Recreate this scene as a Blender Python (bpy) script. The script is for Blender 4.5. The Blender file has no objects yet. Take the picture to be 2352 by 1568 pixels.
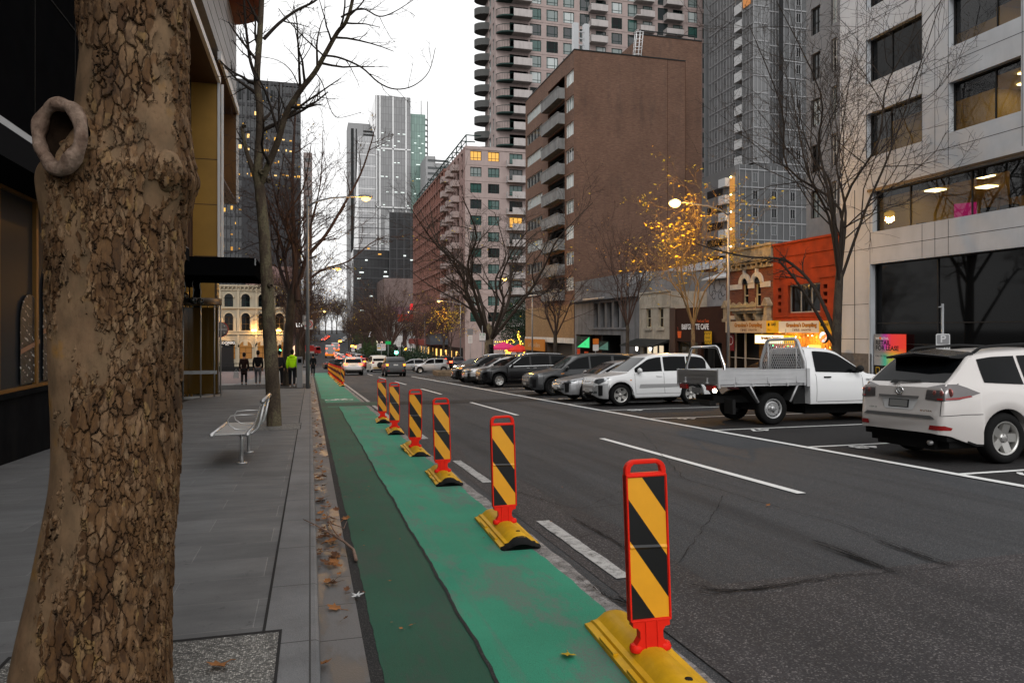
EXPOSURE = 0.6
SKYV = 9.0
import bpy, bmesh, math, random
from mathutils import Vector, Matrix, noise
from mathutils.bvhtree import BVHTree
S = bpy.context.scene
COL = S.collection
R = math.radians
PI = math.pi
rnd = random.Random(7)
V3 = Vector

# ------------------------------------------------------------------ camera model and surveying helpers
CAM_YAW = R(15.27); CA, SA = math.cos(CAM_YAW), math.sin(CAM_YAW)
FPX = 1700.0; EYE = 1.62; HZ = 757.0

def _knots(y, K):
    if y <= K[0][0]: return K[0][1] + (y-K[0][0])*(K[1][1]-K[0][1])/(K[1][0]-K[0][0])
    for i in range(len(K)-1):
        a, b = K[i], K[i+1]
        if y <= b[0]:
            t = (y-a[0])/(b[0]-a[0]); h = b[0]-a[0]
            p = K[i-1] if i > 0 else (a[0]-h, 2*a[1]-b[1])
            n = K[i+2] if i+2 < len(K) else (b[0]+h, 2*b[1]-a[1])
            m0 = (b[1]-p[1])/(b[0]-p[0])*h; m1 = (n[1]-a[1])/(n[0]-a[0])*h
            t2, t3 = t*t, t*t*t
            return (2*t3-3*t2+1)*a[1]+(t3-2*t2+t)*m0+(-2*t3+3*t2)*b[1]+(t3-t2)*m1
    a, b = K[-2], K[-1]
    return b[1] + (y-b[0])*(b[1]-a[1])/(b[0]-a[0])
GK = [(-60,2.22),(0,0),(40,-1.48),(80,-2.96),(110,-3.9),(150,-5.0),(190,-5.75),(233,-6.1),(290,-5.2),(349,-3.2),(430,-.5),(520,.6),(900,.8)]
def G(y): return _knots(y, GK)          # height of the road at distance y down the street

def ray(u, v):
    t = (u-1176)/FPX
    return t*CA+SA, CA-t*SA, (HZ-v)/FPX
def onX(X, u, v):
    x, y, k = ray(u, v); d = X/x
    return V3((X, d*y, EYE+k*d))
def onY(Y, u, v):
    x, y, k = ray(u, v); d = Y/y
    return V3((d*x, Y, EYE+k*d))
def onG(u, v, dz=0.0):
    x, y, k = ray(u, v); d = 10.0
    lo, hi = 0.5, 900.0
    f = lambda d: EYE+k*d-(G(d*y)+dz)
    for _ in range(60):
        m = (lo+hi)/2
        if f(m) > 0: lo = m
        else: hi = m
    return V3((lo*x, lo*y, G(lo*y)+dz))
def atD(d, u, v):
    x, y, k = ray(u, v)
    return V3((d*x, d*y, EYE+k*d))

# ------------------------------------------------------------------ object helpers
def link(o): COL.objects.link(o); return o
def tag(o, label=None, cat=None, group=None, kind=None):
    if label: o['label'] = label
    if cat: o['category'] = cat
    if group: o['group'] = group
    if kind: o['kind'] = kind
    return o
def empty(name, loc, label, cat, group=None, rz=0.0):
    o = link(bpy.data.objects.new(name, None)); o.location = loc; o.rotation_euler = (0, 0, rz)
    o.empty_display_size = 0.2
    return tag(o, label, cat, group)
def copy_tree(o, parent=None):
    c = o.copy(); COL.objects.link(c); c.parent = parent
    for ch in o.children: copy_tree(ch, c)
    return c

class MB:
    def __init__(s): s.v = []; s.f = []; s.mi = []; s.sm = []
    def add(s, vs, fs, mi=0, M=None, smooth=False):
        b = len(s.v)
        s.v += [tuple(M @ V3(p)) for p in vs] if M is not None else [tuple(p) for p in vs]
        for f in fs:
            s.f.append(tuple(i+b for i in f)); s.mi.append(mi); s.sm.append(smooth)
        return s
    def box(s, x0, x1, y0, y1, z0, z1, mi=0, M=None):
        vs = [(x0,y0,z0),(x1,y0,z0),(x1,y1,z0),(x0,y1,z0),(x0,y0,z1),(x1,y0,z1),(x1,y1,z1),(x0,y1,z1)]
        return s.add(vs, [(0,3,2,1),(4,5,6,7),(0,1,5,4),(1,2,6,5),(2,3,7,6),(3,0,4,7)], mi, M)
    def quad(s, a, b, c, d, mi=0, M=None): return s.add([a,b,c,d], [(0,1,2,3)], mi, M)
    def tube(s, pts, rad, n=8, mi=0, M=None, cap=True, smooth=True):
        pts = [V3(p) for p in pts]; k = len(pts)
        if not hasattr(rad, '__len__'): rad = [rad]*k
        vs = []; up = None
        for i in range(k):
            t = (pts[min(i+1,k-1)]-pts[max(i-1,0)])
            if t.length < 1e-9: t = V3((0,0,1))
            t.normalize()
            if up is None:
                up = t.orthogonal().normalized()
            else:
                up = up - t*up.dot(t)
                up = up.normalized() if up.length > 1e-6 else t.orthogonal().normalized()
            w = t.cross(up)
            for j in range(n):
                a = 2*PI*j/n
                vs.append(pts[i] + (up*math.cos(a)+w*math.sin(a))*rad[i])
        fs = [(i*n+j, i*n+(j+1)%n, (i+1)*n+(j+1)%n, (i+1)*n+j) for i in range(k-1) for j in range(n)]
        if cap: fs += [tuple(range(n-1,-1,-1)), tuple((k-1)*n+j for j in range(n))]
        return s.add(vs, fs, mi, M, smooth)
    def lathe(s, prof, n=24, mi=0, M=None, smooth=True, cap=True):
        k = len(prof)
        vs = [(r*math.cos(2*PI*j/n), r*math.sin(2*PI*j/n), h) for r, h in prof for j in range(n)]
        fs = [(i*n+j, i*n+(j+1)%n, (i+1)*n+(j+1)%n, (i+1)*n+j) for i in range(k-1) for j in range(n)]
        if cap: fs += [tuple(range(n-1,-1,-1)), tuple((k-1)*n+j for j in range(n))]
        return s.add(vs, fs, mi, M, smooth)
    def prism(s, poly, a, b, axis='y', mi=0, M=None, smooth=False):
        # poly in the plane across the axis: 'x' -> (y,z), 'y' -> (x,z), 'z' -> (x,y)
        put = {'x': lambda p, h: (h,p[0],p[1]), 'y': lambda p, h: (p[0],h,p[1]), 'z': lambda p, h: (p[0],p[1],h)}[axis]
        n = len(poly)
        vs = [put(p,a) for p in poly]+[put(p,b) for p in poly]
        fs = [(i,(i+1)%n,n+(i+1)%n,n+i) for i in range(n)]
        s.add(vs, fs, mi, M, smooth)
        return s.add(vs, [tuple(range(n-1,-1,-1)), tuple(range(n,2*n))], mi, M)
    def ball(s, c, r, n=10, m=7, mi=0, sc=(1,1,1)):
        pr = [(max(1e-4,r*math.sin(PI*i/m)), -r*math.cos(PI*i/m)) for i in range(m+1)]
        M = Matrix.Translation(c) @ Matrix.Diagonal((*sc,1))
        return s.lathe(pr, n, mi, M, True, False)
    def mesh(s, name, mats):
        me = bpy.data.meshes.new(name)
        me.from_pydata(s.v, [], s.f)
        for m in (mats if isinstance(mats, (list,tuple)) else [mats]): me.materials.append(m)
        me.polygons.foreach_set('material_index', s.mi)
        me.polygons.foreach_set('use_smooth', s.sm)
        me.update()
        return me
    def build(s, name, mats, parent=None, loc=None, bevel=0, world=False):
        o = link(bpy.data.objects.new(name, s.mesh(name, mats)))
        if parent is not None:
            o.parent = parent
            if world: o.location = -parent.location
        if loc is not None: o.location = loc
        if bevel: bev(o, bevel)
        return o
def bev(o, w, seg=2):
    m = o.modifiers.new('Bevel', 'BEVEL'); m.width = w; m.segments = seg; m.limit_method = 'ANGLE'; m.angle_limit = R(40)
    return o
def inst(name, me, parent=None, loc=(0,0,0), rz=0.0, mat=None):
    o = link(bpy.data.objects.new(name, me)); o.parent = parent
    if mat is not None: o.matrix_basis = mat
    else: o.location = loc; o.rotation_euler = (0,0,rz)
    return o
def T(x, y, z): return Matrix.Translation((x,y,z))
def RX(a): return Matrix.Rotation(a,4,'X')
def RY(a): return Matrix.Rotation(a,4,'Y')
def RZ(a): return Matrix.Rotation(a,4,'Z')
def SC(x, y, z): return Matrix.Diagonal((x,y,z,1))

_fc = {}
def text_mesh(body, size, mat, ext=0.0, align='CENTER', shear=0.0, bold=0.0, space=1.0):
    """flat lettering in the x-z plane, reading along +x, facing -y"""
    key = (body, size, mat.name, ext, align, shear, bold, space)
    if key in _fc: return _fc[key]
    c = bpy.data.curves.new('lettering', 'FONT'); c.body = body; c.size = size; c.extrude = ext
    c.align_x = align; c.align_y = 'CENTER'; c.shear = shear; c.offset = bold; c.space_character = space; c.resolution_u = 3
    o = bpy.data.objects.new('lettering', c)
    me = bpy.data.meshes.new_from_object(o)
    me.transform(RX(PI/2)); me.materials.clear(); me.materials.append(mat)
    bpy.data.objects.remove(o)
    _fc[key] = me
    return me

# ------------------------------------------------------------------ materials
_mc = {}
class NT:
    def __init__(s, name):
        s.m = bpy.data.materials.new(name); s.m.use_nodes = True
        s.t = s.m.node_tree; s.t.nodes.clear()
        s.out = s.t.nodes.new('ShaderNodeOutputMaterial')
    def n(s, typ, **kw):
        o = s.t.nodes.new(typ)
        for k, v in kw.items():
            if k.startswith('i_'):
                key = k[2:].replace('_',' ')
                o.inputs[key].default_value = v
            else: setattr(o, k, v)
        return o
    def l(s, a, b): s.t.links.new(a, b)
    def coord(s, kind='Object'):
        return s.n('ShaderNodeTexCoord').outputs[kind]
    def noise(s, vec, scale, detail=4, rough=.55, dist=0):
        o = s.n('ShaderNodeTexNoise'); o.inputs['Scale'].default_value = scale; o.inputs['Detail'].default_value = detail
        o.inputs['Roughness'].default_value = rough; o.inputs['Distortion'].default_value = dist
        s.l(vec, o.inputs['Vector']); return o.outputs['Fac']
    def vor(s, vec, scale, feature='F1', out='Distance', rnd_=1.0):
        o = s.n('ShaderNodeTexVoronoi'); o.feature = feature; o.inputs['Scale'].default_value = scale
        o.inputs['Randomness'].default_value = rnd_
        s.l(vec, o.inputs['Vector']); return o.outputs[out]
    def ramp(s, fac, stops, interp='LINEAR'):
        o = s.n('ShaderNodeValToRGB'); o.color_ramp.interpolation = interp
        e = o.color_ramp.elements
        while len(e) < len(stops): e.new(.5)
        for el, (p, c) in zip(e, stops):
            el.position = p; el.color = (*c, 1) if len(c) == 3 else c
        s.l(fac, o.inputs[0]); return o.outputs[0]
    def mr(s, fac, a, b, c, d, clamp=True):
        o = s.n('ShaderNodeMapRange'); o.clamp = clamp
        for i, x in enumerate((a,b,c,d)): o.inputs[i+1].default_value = x
        s.l(fac, o.inputs[0]); return o.outputs[0]
    def math(s, op, a, b=None):
        o = s.n('ShaderNodeMath', operation=op)
        for i, x in enumerate((a, b)):
            if x is None: continue
            if isinstance(x, (int,float)): o.inputs[i].default_value = x
            else: s.l(x, o.inputs[i])
        return o.outputs[0]
    def mix(s, fac, a, b, mode='MIX'):
        o = s.n('ShaderNodeMix', data_type='RGBA', blend_type=mode)
        for sock, x in ((o.inputs[0],fac),(o.inputs[6],a),(o.inputs[7],b)):
            if isinstance(x, (int,float)): sock.default_value = x
            elif isinstance(x, tuple): sock.default_value = (*x,1) if len(x)==3 else x
            else: s.l(x, sock)
        return o.outputs[2]
    def mapping(s, vec, scale=(1,1,1), rot=(0,0,0), loc=(0,0,0)):
        o = s.n('ShaderNodeMapping'); o.inputs['Scale'].default_value = scale; o.inputs['Rotation'].default_value = rot; o.inputs['Location'].default_value = loc
        s.l(vec, o.inputs['Vector']); return o.outputs[0]
    def bump(s, h, dist=.01, strength=1.0):
        o = s.n('ShaderNodeBump'); o.inputs['Distance'].default_value = dist; o.inputs['Strength'].default_value = strength
        s.l(h, o.inputs['Height']); return o.outputs[0]
    def bsdf(s, col, rough=.6, metal=0.0, spec=.5, normal=None, coat=0, emit=None, estr=0, alpha=None):
        o = s.n('ShaderNodeBsdfPrincipled')
        for nm, x in (('Base Color',col),('Roughness',rough),('Metallic',metal),('Specular IOR Level',spec),('Coat Weight',coat),('Emission Color',emit),('Emission Strength',estr),('Alpha',alpha),('Normal',normal)):
            if x is None: continue
            sock = o.inputs[nm]
            if isinstance(x, (int,float)): sock.default_value = x
            elif isinstance(x, tuple): sock.default_value = (*x,1) if len(x)==3 else x
            else: s.l(x, sock)
        if coat: o.inputs['Coat Roughness'].default_value = .04
        s.l(o.outputs[0], s.out.inputs[0]); s.b = o
        return s.m

def M(name, col=(.5,.5,.5), rough=.6, metal=0.0, var=0.0, vs=2.0, bump=0.0, bs=40.0, spec=.5, coat=0, emit=None, estr=0, dirt=0.0):
    if name in _mc: return _mc[name]
    if spec == .5 and rough >= .4 and metal < .2: spec = .1
    k = NT(name); c = col; nm = None
    v = k.coord() if (var or bump or dirt) else None
    if var:
        f = k.noise(v, vs, 5, .6)
        f = k.mr(f, .3, .7, 1-var, 1+var)
        h = k.n('ShaderNodeHueSaturation'); h.inputs['Color'].default_value = (*col,1); k.l(f, h.inputs['Value']); c = h.outputs[0]
    if dirt:
        f = k.mr(k.noise(k.mapping(v,(1.2,1.2,.25)), 1.3, 6, .65), .45, .75, 0, dirt)
        c = k.mix(f, c if not isinstance(c, tuple) else c, (.03,.027,.024))
    if bump: nm = k.bump(k.noise(v, bs, 4), bump)
    _mc[name] = k.bsdf(c, rough, metal, spec, nm, coat, emit, estr)
    return _mc[name]
def glass(name, col=(.02,.022,.025), rough=.04, spec=.6, emit=None, estr=0):
    return M(name, col, rough, 0, spec=spec, emit=emit, estr=estr)
def emis(name, col, s):
    return M(name, (.02,.02,.02), .5, emit=col, estr=s)
def see_through(name, tint=(.7,.72,.72), clear=.6):
    if name in _mc: return _mc[name]
    k = NT(name)
    g = k.n('ShaderNodeBsdfGlossy'); g.inputs['Roughness'].default_value = .02
    d = k.n('ShaderNodeBsdfDiffuse'); d.inputs['Color'].default_value = (.012,.013,.014,1)
    t = k.n('ShaderNodeBsdfTransparent'); t.inputs['Color'].default_value = (*tint,1)
    m1 = k.n('ShaderNodeMixShader'); m1.inputs[0].default_value = clear
    k.l(d.outputs[0], m1.inputs[1]); k.l(t.outputs[0], m1.inputs[2])
    fr = k.n('ShaderNodeFresnel'); fr.inputs[0].default_value = 1.5
    m2 = k.n('ShaderNodeMixShader'); k.l(fr.outputs[0], m2.inputs[0]); k.l(m1.outputs[0], m2.inputs[1]); k.l(g.outputs[0], m2.inputs[2])
    k.l(m2.outputs[0], k.out.inputs[0]); _mc[name] = k.m
    return k.m
# ------------------------------------------------------------------ camera, sky and light
cam = bpy.data.cameras.new('camera'); cam.sensor_width = 36; cam.lens = FPX/2352*36
cam.shift_y = -27/2352; cam.clip_end = 3000; cam.clip_start = .05
co = link(bpy.data.objects.new('camera', cam)); co.location = (0,0,EYE); co.rotation_euler = (PI/2, 0, -CAM_YAW)
S.camera = co
S.view_settings.view_transform = 'Standard'; S.view_settings.look = 'None'; S.view_settings.exposure = EXPOSURE; S.view_settings.gamma = 1
W = bpy.data.worlds.new('World'); S.world = W; W.use_nodes = True
wt = W.node_tree; wt.nodes.clear()
sky = wt.nodes.new('ShaderNodeTexSky'); sky.sky_type = 'NISHITA'; sky.sun_disc = False
sky.sun_elevation = R(40); sky.sun_rotation = R(200); sky.dust_density = 4; sky.air_density = 1.5
hs = wt.nodes.new('ShaderNodeHueSaturation'); hs.inputs['Saturation'].default_value = .04
mx = wt.nodes.new('ShaderNodeMix'); mx.data_type = 'RGBA'; mx.inputs[0].default_value = .55; mx.inputs[7].default_value = (SKYV,SKYV,SKYV*1.0,1)
bg = wt.nodes.new('ShaderNodeBackground'); bg.inputs[1].default_value = .12
wo = wt.nodes.new('ShaderNodeOutputWorld')
wt.links.new(sky.outputs[0], hs.inputs['Color']); wt.links.new(hs.outputs[0], mx.inputs[6]); wt.links.new(mx.outputs[2], bg.inputs[0]); wt.links.new(bg.outputs[0], wo.inputs[0])
sun = bpy.data.lights.new('sun', 'SUN'); sun.energy = .5; sun.angle = R(25); sun.color = (1,.99,.98)
so = link(bpy.data.objects.new('sun', sun)); so.location = (0,-20,60)
so.rotation_euler = (R(50), 0, R(-20))
S.cycles.max_bounces = 5; S.cycles.transparent_max_bounces = 12; S.cycles.caustics_reflective = False; S.cycles.caustics_refractive = False
S.cycles.sample_clamp_indirect = 4

# ------------------------------------------------------------------ surfaces of the street
def mat_asphalt(name, base, tint, spk=.5, scale=1.0, crackamt=0.0):
    k = NT(name); v = k.coord()
    big = k.noise(v, .35, 5, .6); fine = k.noise(v, 130*scale, 2, .6); vo = k.vor(v, 190*scale, out='Color')
    c = k.mix(k.mr(big,.35,.7,0,1), base, tint)
    sep = k.n('ShaderNodeSeparateColor'); k.l(vo, sep.inputs[0])
    sp = k.mr(sep.outputs[0], .80, .97, 0, spk)
    c = k.mix(sp, c, (.28,.26,.25))
    dk = k.mr(fine, .35, .6, .55, 0)
    c = k.mix(dk, c, (.012,.012,.012))
    streak = k.noise(k.mapping(v,(1.3,.05,1)), 1.5, 6, .65)
    c = k.mix(k.mr(streak,.46,.7,0,.55), c, (.02,.02,.021))
    b = k.bump(fine, .006, .8)
    return k.bsdf(c, k.mr(big,.3,.7,.68,.9), 0, .12, b)
ASPH = mat_asphalt('asphalt', (.049,.052,.057), (.064,.067,.072), .5)
ASPH2 = mat_asphalt('asphalt_coarse', (.047,.044,.046), (.066,.060,.063), .6, .6)
ASPHD = mat_asphalt('asphalt_dark', (.02,.02,.021), (.03,.03,.03), .25)
ASPHP = mat_asphalt('asphalt_parking', (.02,.02,.021), (.032,.03,.03), .25)

def mat_green(name, a, b, wear, wearcol, wamt):
    k = NT(name); v = k.coord()
    f = k.noise(v, 60, 3, .7); big = k.noise(k.mapping(v,(1.6,.6,1)), 1.5, 9, .74); trk = k.noise(k.mapping(v,(5,.10,1)), 1.6, 7, .7); vo = k.noise(v, 220, 2, .6)
    c = k.mix(k.mr(k.noise(v,.6,4),.35,.65,0,1), a, b)
    c = k.mix(k.mr(vo,.3,.5,.6,0), c, (a[0]*.25,a[1]*.3,a[2]*.3))
    wmask = k.math('MAXIMUM', k.math('MULTIPLY', k.mr(big,.50,.60,0,1), k.mr(f,.36,.58,.35,1)), k.math('MULTIPLY', k.mr(trk,.54,.68,0,.7), k.mr(f,.4,.6,.3,1)))
    c = k.mix(k.math('MULTIPLY', wmask, wamt), c, wearcol)
    c = k.mix(k.mr(k.vor(v,300),.02,.10,.5,0), c, (.3,.32,.3))
    return k.bsdf(c, .75, 0, .3, k.bump(vo, .004, .7))
GRN = mat_green('bike_lane_green', (.019,.195,.115), (.03,.265,.16), 1, (.10,.125,.11), .9)
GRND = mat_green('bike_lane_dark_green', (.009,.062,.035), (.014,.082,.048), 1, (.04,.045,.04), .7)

def mat_paint(name, col=(.62,.62,.6), keep=.52, soft=.1, scale=14):
    k = NT(name); v = k.coord()
    n1 = k.noise(v, scale, 6, .75); n2 = k.noise(v, 90, 2, .6)
    f = k.mr(k.math('ADD', k.math('MULTIPLY', n1, .7), k.math('MULTIPLY', n2, .3)), keep-soft, keep+soft, 0, 1)
    c = k.mix(f, col, (.06,.058,.057))
    return k.bsdf(c, .7, 0, .3, k.bump(n2, .003))
PAINT = mat_paint('road_paint', (.66,.66,.65), .66, .1)
PAINTW = mat_paint('worn_road_paint', (.36,.34,.33), .47, .12, 12)
PAINTM = mat_paint('scuffed_road_paint', (.40,.395,.385), .56, .09, 12)

def mat_paving():
    k = NT('bluestone_paving'); v = k.coord()
    b = k.n('ShaderNodeTexBrick'); k.l(k.mapping(v, (1,1,1), loc=(.3,.17,0)), b.inputs['Vector'])
    b.inputs['Scale'].default_value = 1; b.inputs['Brick Width'].default_value = 1.05; b.inputs['Row Height'].default_value = .495
    b.inputs['Mortar Size'].default_value = .0035; b.inputs['Mortar Smooth'].default_value = .2; b.inputs['Bias'].default_value = -.1
    b.inputs['Color1'].default_value = (.13,.13,.131,1); b.inputs['Color2'].default_value = (.172,.172,.173,1); b.inputs['Mortar'].default_value = (.26,.255,.25,1)
    n = k.noise(k.mapping(v,(.6,1.6,1)), 2.2, 6, .62); f = k.noise(v, 120, 3, .6)
    c = k.mix(k.mr(n,.3,.7,.0,.55), b.outputs['Color'], (.085,.085,.086))
    c = k.mix(k.mr(f,.3,.7,.25,0), c, (.03,.03,.03))
    st = k.noise(v, 7, 5, .7)
    c = k.mix(k.mr(st,.62,.7,0,.5), c, (.03,.03,.03)); c = k.mix(k.mr(k.vor(v,1.7),.028,.034,.6,0), c, (.035,.035,.035)); c = k.mix(k.mr(k.noise(v,.7,4,.6),.55,.7,0,.35), c, (.05,.05,.051))
    hgt = k.math('SUBTRACT', k.math('MULTIPLY', f, .3), b.outputs['Fac'])
    return k.bsdf(c, k.mr(n,.3,.7,.55,.75), 0, .15, k.bump(hgt, .004, .6))
PAVE = mat_paving()
def mat_slab(name, ln, base=(.125,.125,.127)):
    k = NT(name); v = k.coord()
    b = k.n('ShaderNodeTexBrick'); k.l(k.mapping(v, (1,1,1), rot=(0,0,PI/2)), b.inputs['Vector']); b.offset = 0
    b.inputs['Scale'].default_value = 1; b.inputs['Brick Width'].default_value = ln; b.inputs['Row Height'].default_value = 20
    b.inputs['Mortar Size'].default_value = .005; b.inputs['Color1'].default_value = (*base,1); b.inputs['Color2'].default_value = (base[0]*.85,base[1]*.85,base[2]*.86,1); b.inputs['Mortar'].default_value = (.03,.03,.03,1)
    n = k.noise(v, 2.5, 6, .6); f = k.noise(v, 140, 3, .6)
    c = k.mix(k.mr(n,.35,.7,0,.5), b.outputs['Color'], (.065,.065,.066)); c = k.mix(k.mr(f,.3,.6,.3,0), c, (.04,.04,.04))
    return k.bsdf(c, .65, 0, .15, k.bump(f, .003))
KERB = mat_slab('bluestone_kerb', 1.0, (.19,.19,.192))
def mat_gutter():
    k = NT('gutter_stone'); v = k.coord()
    b = k.n('ShaderNodeTexBrick'); k.l(k.mapping(v, (1,1,1), rot=(0,0,PI/2), loc=(0,.4,0)), b.inputs['Vector']); b.offset = 0
    b.inputs['Scale'].default_value = 1; b.inputs['Brick Width'].default_value = .62; b.inputs['Row Height'].default_value = 20
    b.inputs['Mortar Size'].default_value = .006; b.inputs['Color1'].default_value = (.12,.115,.114,1); b.inputs['Color2'].default_value = (.09,.088,.088,1); b.inputs['Mortar'].default_value = (.02,.02,.02,1)
    n = k.noise(k.mapping(v,(3,.9,1)), 1.6, 5, .6); f = k.noise(v, 110, 3, .6)
    wet = k.mr(n,.48,.58,0,1)
    c = k.mix(wet, b.outputs['Color'], (.025,.024,.023)); c = k.mix(k.mr(f,.3,.6,.3,0), c, (.04,.04,.04))
    c = k.mix(k.mr(k.noise(v,4,4),.6,.72,0,.2), c, (.12,.07,.065))
    return k.bsdf(c, k.mr(wet,0,1,.65,.36), 0, .35, k.bump(f, .0012))
GUT = mat_gutter()
def mat_pebble():
    k = NT('exposed_aggregate'); v = k.coord()
    o = k.vor(v, 95, out='Color'); d = k.vor(v, 95)
    sep = k.n('ShaderNodeSeparateColor'); k.l(o, sep.inputs[0])
    c = k.ramp(sep.outputs[0], [(0,(.07,.068,.062)),(.4,(.2,.19,.175)),(.75,(.38,.36,.33)),(1,(.58,.55,.5))])
    c = k.mix(k.mr(d,.25,.55,0,.75), c, (.05,.05,.048))
    return k.bsdf(c, .75, 0, .3, k.bump(k.math('MULTIPLY', d, -1), .008, .8))
PEB = mat_pebble()
GROUND = M('far_ground', (.06,.058,.055), .9, var=.3, vs=.05)

def ysteps(y0, y1, near=1.0):
    ys = [y0]; y = y0
    while y < y1:
        y += near if y < 120 else 6
        ys.append(min(y, y1))
    return ys
def sheet(name, x0, x1, y0, y1, dz, m, near=2.0, kind='structure', jag=None, jagR=None, nx=1):
    """a strip of surface that follows the fall of the street"""
    b = MB(); ys = ysteps(y0, y1, near); vs = []; n = nx+1
    for y in ys:
        a = x0+(jag(y) if jag else 0); c = x1+(jagR(y) if jagR else 0)
        for i in range(n): vs.append((a+(c-a)*i/nx, y, G(y)+dz))
    fs = [(i*n+j, i*n+j+1, (i+1)*n+j+1, (i+1)*n+j) for i in range(len(ys)-1) for j in range(nx)]
    b.add(vs, fs)
    o = b.build(name, m)
    if kind: o['kind'] = kind
    return o
sheet('ground', -600, 900, -60, 1400, -.05, GROUND, 6)
sheet('road', .2, 22.2, -12, 700, 0, ASPH, 3)
sheet('cross_street_road', -60, 150, 90, 116, .004, ASPH, 3)
sheet('parking_area_asphalt', 8.2, 14.6, 3, 62, .004, ASPHP)
def wob(s, a, f): return lambda y: a*(noise.noise((y*f, s, 0))+.6*noise.noise((y*f*3.1, s+5, 0))+.35*noise.noise((y*f*11, s+9, 0)))
w1 = wob(3.3, .026, .55); w2 = wob(8.1, .03, .9)
sheet('gutter', .05, .29, -3, 89, .012, GUT)
sheet('gutter_edge_asphalt', .285, .42, -3, 89, .006, ASPHD, .25, jag=wob(5,.02,1.2))
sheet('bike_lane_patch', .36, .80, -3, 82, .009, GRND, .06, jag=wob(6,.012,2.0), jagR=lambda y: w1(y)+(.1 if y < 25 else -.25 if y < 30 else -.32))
sheet('bike_lane', .80, 1.80, -3, 82, .012, GRN, .06, jag=lambda y: w1(y)+(.1 if y < 25 else -.25 if y < 30 else -.35), jagR=w2)
sheet('trench_seam', .80, .82, -3, 25, .015, ASPHD, .06, jag=lambda y: w1(y)+.088, jagR=lambda y: w1(y)+.088+.012*abs(noise.noise((y*6,2,2))))
sheet('trench_patch', .42, 2.4, 25.2, 27.3, .016, mat_green('bike_lane_trench', (.008,.045,.03), (.012,.06,.04), 1, (.03,.04,.035), .5), 1)
sheet('road_trench_patch', 2.4, 8.1, 25.3, 27.2, .006, ASPHD, 1)
sheet('worn_lane_edge', 1.80, 1.93, -3, 60, .006, PAINTW, .2, jag=w2, jagR=wob(21,.05,.8))
sheet('road_shoulder', 2.02, 2.75, -3, 16, .004, ASPH2, .2, jagR=lambda y: .35*noise.noise((y*.4,3,1))-.03*y+.15)
sheet('road_patch', 2.0, 8.6, -6, 4.62, .009, ASPH2, 1)
for y0, y1 in ((-1.5,1.2),(4.95,6.9),(9.2,11.3),(14.5,16.4)): 
    sheet('lane_dash', 2.13, 2.26, y0, y1, .012, PAINTM, .1, jag=wob(31,.012,3), jagR=wob(33,.012,3))
sheet('lane_edge_line', 2.0, 2.12, 19, 88, .012, PAINTM)
for i in range(0, 7):
    y0 = 7.34+12.1*i
    if i != 6: sheet('centre_dash', 5.40, 5.52, y0, y0+6.05, .012, PAINT)
sheet('parking_edge_line', 8.14, 8.28, 3, 62, .014, PAINT)
for i in range(-1, 17):
    y0 = 7.85+3.08*i
    sheet('bay_line', 8.28, 13.6, y0-.05, y0+.05, .012, PAINT, 1)
sheet('stop_line', 2.3, 8.1, 85.4, 85.8, .014, PAINT, 1)
NUMS = [(-1,50),(0,49),(1,48),(2,47),(3,46),(4,45),(5,44),(6,43)]
for i, nmb in NUMS:
    y0 = 7.85+3.08*i
    me = text_mesh(str(nmb), .5, PAINT, bold=.012)
    o = inst('bay_number', me, mat=T(9.15, y0-.3+.0, G(y0-.3)+.016) @ RX(math.atan(-.037)) @ RX(-PI/2) @ RY(PI) )
    o['kind'] = 'structure'
# cracks in the asphalt
def crack(pts, w, bm, seed):
    P = []
    for (a, b) in zip(pts[:-1], pts[1:]):
        L = math.dist(a, b); n = max(2, int(L/.06))
        for i in range(n): P.append((a[0]+(b[0]-a[0])*i/n, a[1]+(b[1]-a[1])*i/n))
    P.append(pts[-1]); vs = []
    for i, p in enumerate(P):
        q = P[min(i+1,len(P)-1)]; r0 = P[max(i-1,0)]
        dx, dy = q[0]-r0[0], q[1]-r0[1]; L = math.hypot(dx,dy) or 1
        nx, ny = -dy/L, dx/L
        o = .035*noise.noise((p[0]*4+seed,p[1]*4,0))+.02*noise.noise((p[0]*17,p[1]*17+seed,2))
        ww = w*(.25+1.1*abs(noise.noise((p[0]*9,p[1]*9,seed))))
        if i in (0, len(P)-1): ww *= .1
        for sgn in (-1,1):
            x, y = p[0]+nx*(o+sgn*ww), p[1]+ny*(o+sgn*ww)
            vs.append((x,y,G(y)+.018))
    bm.add(vs, [(2*i,2*i+1,2*i+3,2*i+2) for i in range(len(P)-1)])
cb = MB()
def cr(uv, w, sd):
    pts = [onG(u,v) for u, v in uv]; P = [(p.x,p.y) for p in pts]
    if w < .02: crack(P, w*.55, cb, sd); return
    cq = random.Random(sd)
    for k in range(7):
        ox, oy = cq.gauss(0,w*.5), cq.gauss(0,w*.5); a = cq.random()*.55; b_ = a+.25+.4*cq.random(); n = len(P)-1; Q = []
        for i in range(9):
            f = min(n-1e-6,(a+(min(1,b_)-a)*i/8)*n); j = int(f); t = f-j
            Q.append((P[j][0]+(P[j+1][0]-P[j][0])*t+ox, P[j][1]+(P[j+1][1]-P[j][1])*t+oy))
        crack(Q, .003+.006*cq.random(), cb, sd+k*3.7)
cr([(1560,1350),(1640,1372),(1760,1352),(1960,1325),(2352,1293)], .045, 1)
cr([(1565,1342),(1640,1360),(1770,1357),(1870,1345)], .03, 2)
cr([(1470,990),(1570,1100),(1760,1160),(1950,1210),(2080,1262),(2210,1305)], .012, 3)
cr([(1950,1212),(2080,1266),(2190,1306)], .05, 4)
cr([(2000,1235),(2100,1275),(2200,1308)], .035, 14)
cr([(1830,1232),(1930,1265),(2010,1300),(2050,1318)], .035, 5)
cr([(1840,1238),(1950,1280),(2060,1318)], .02, 15)
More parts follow.
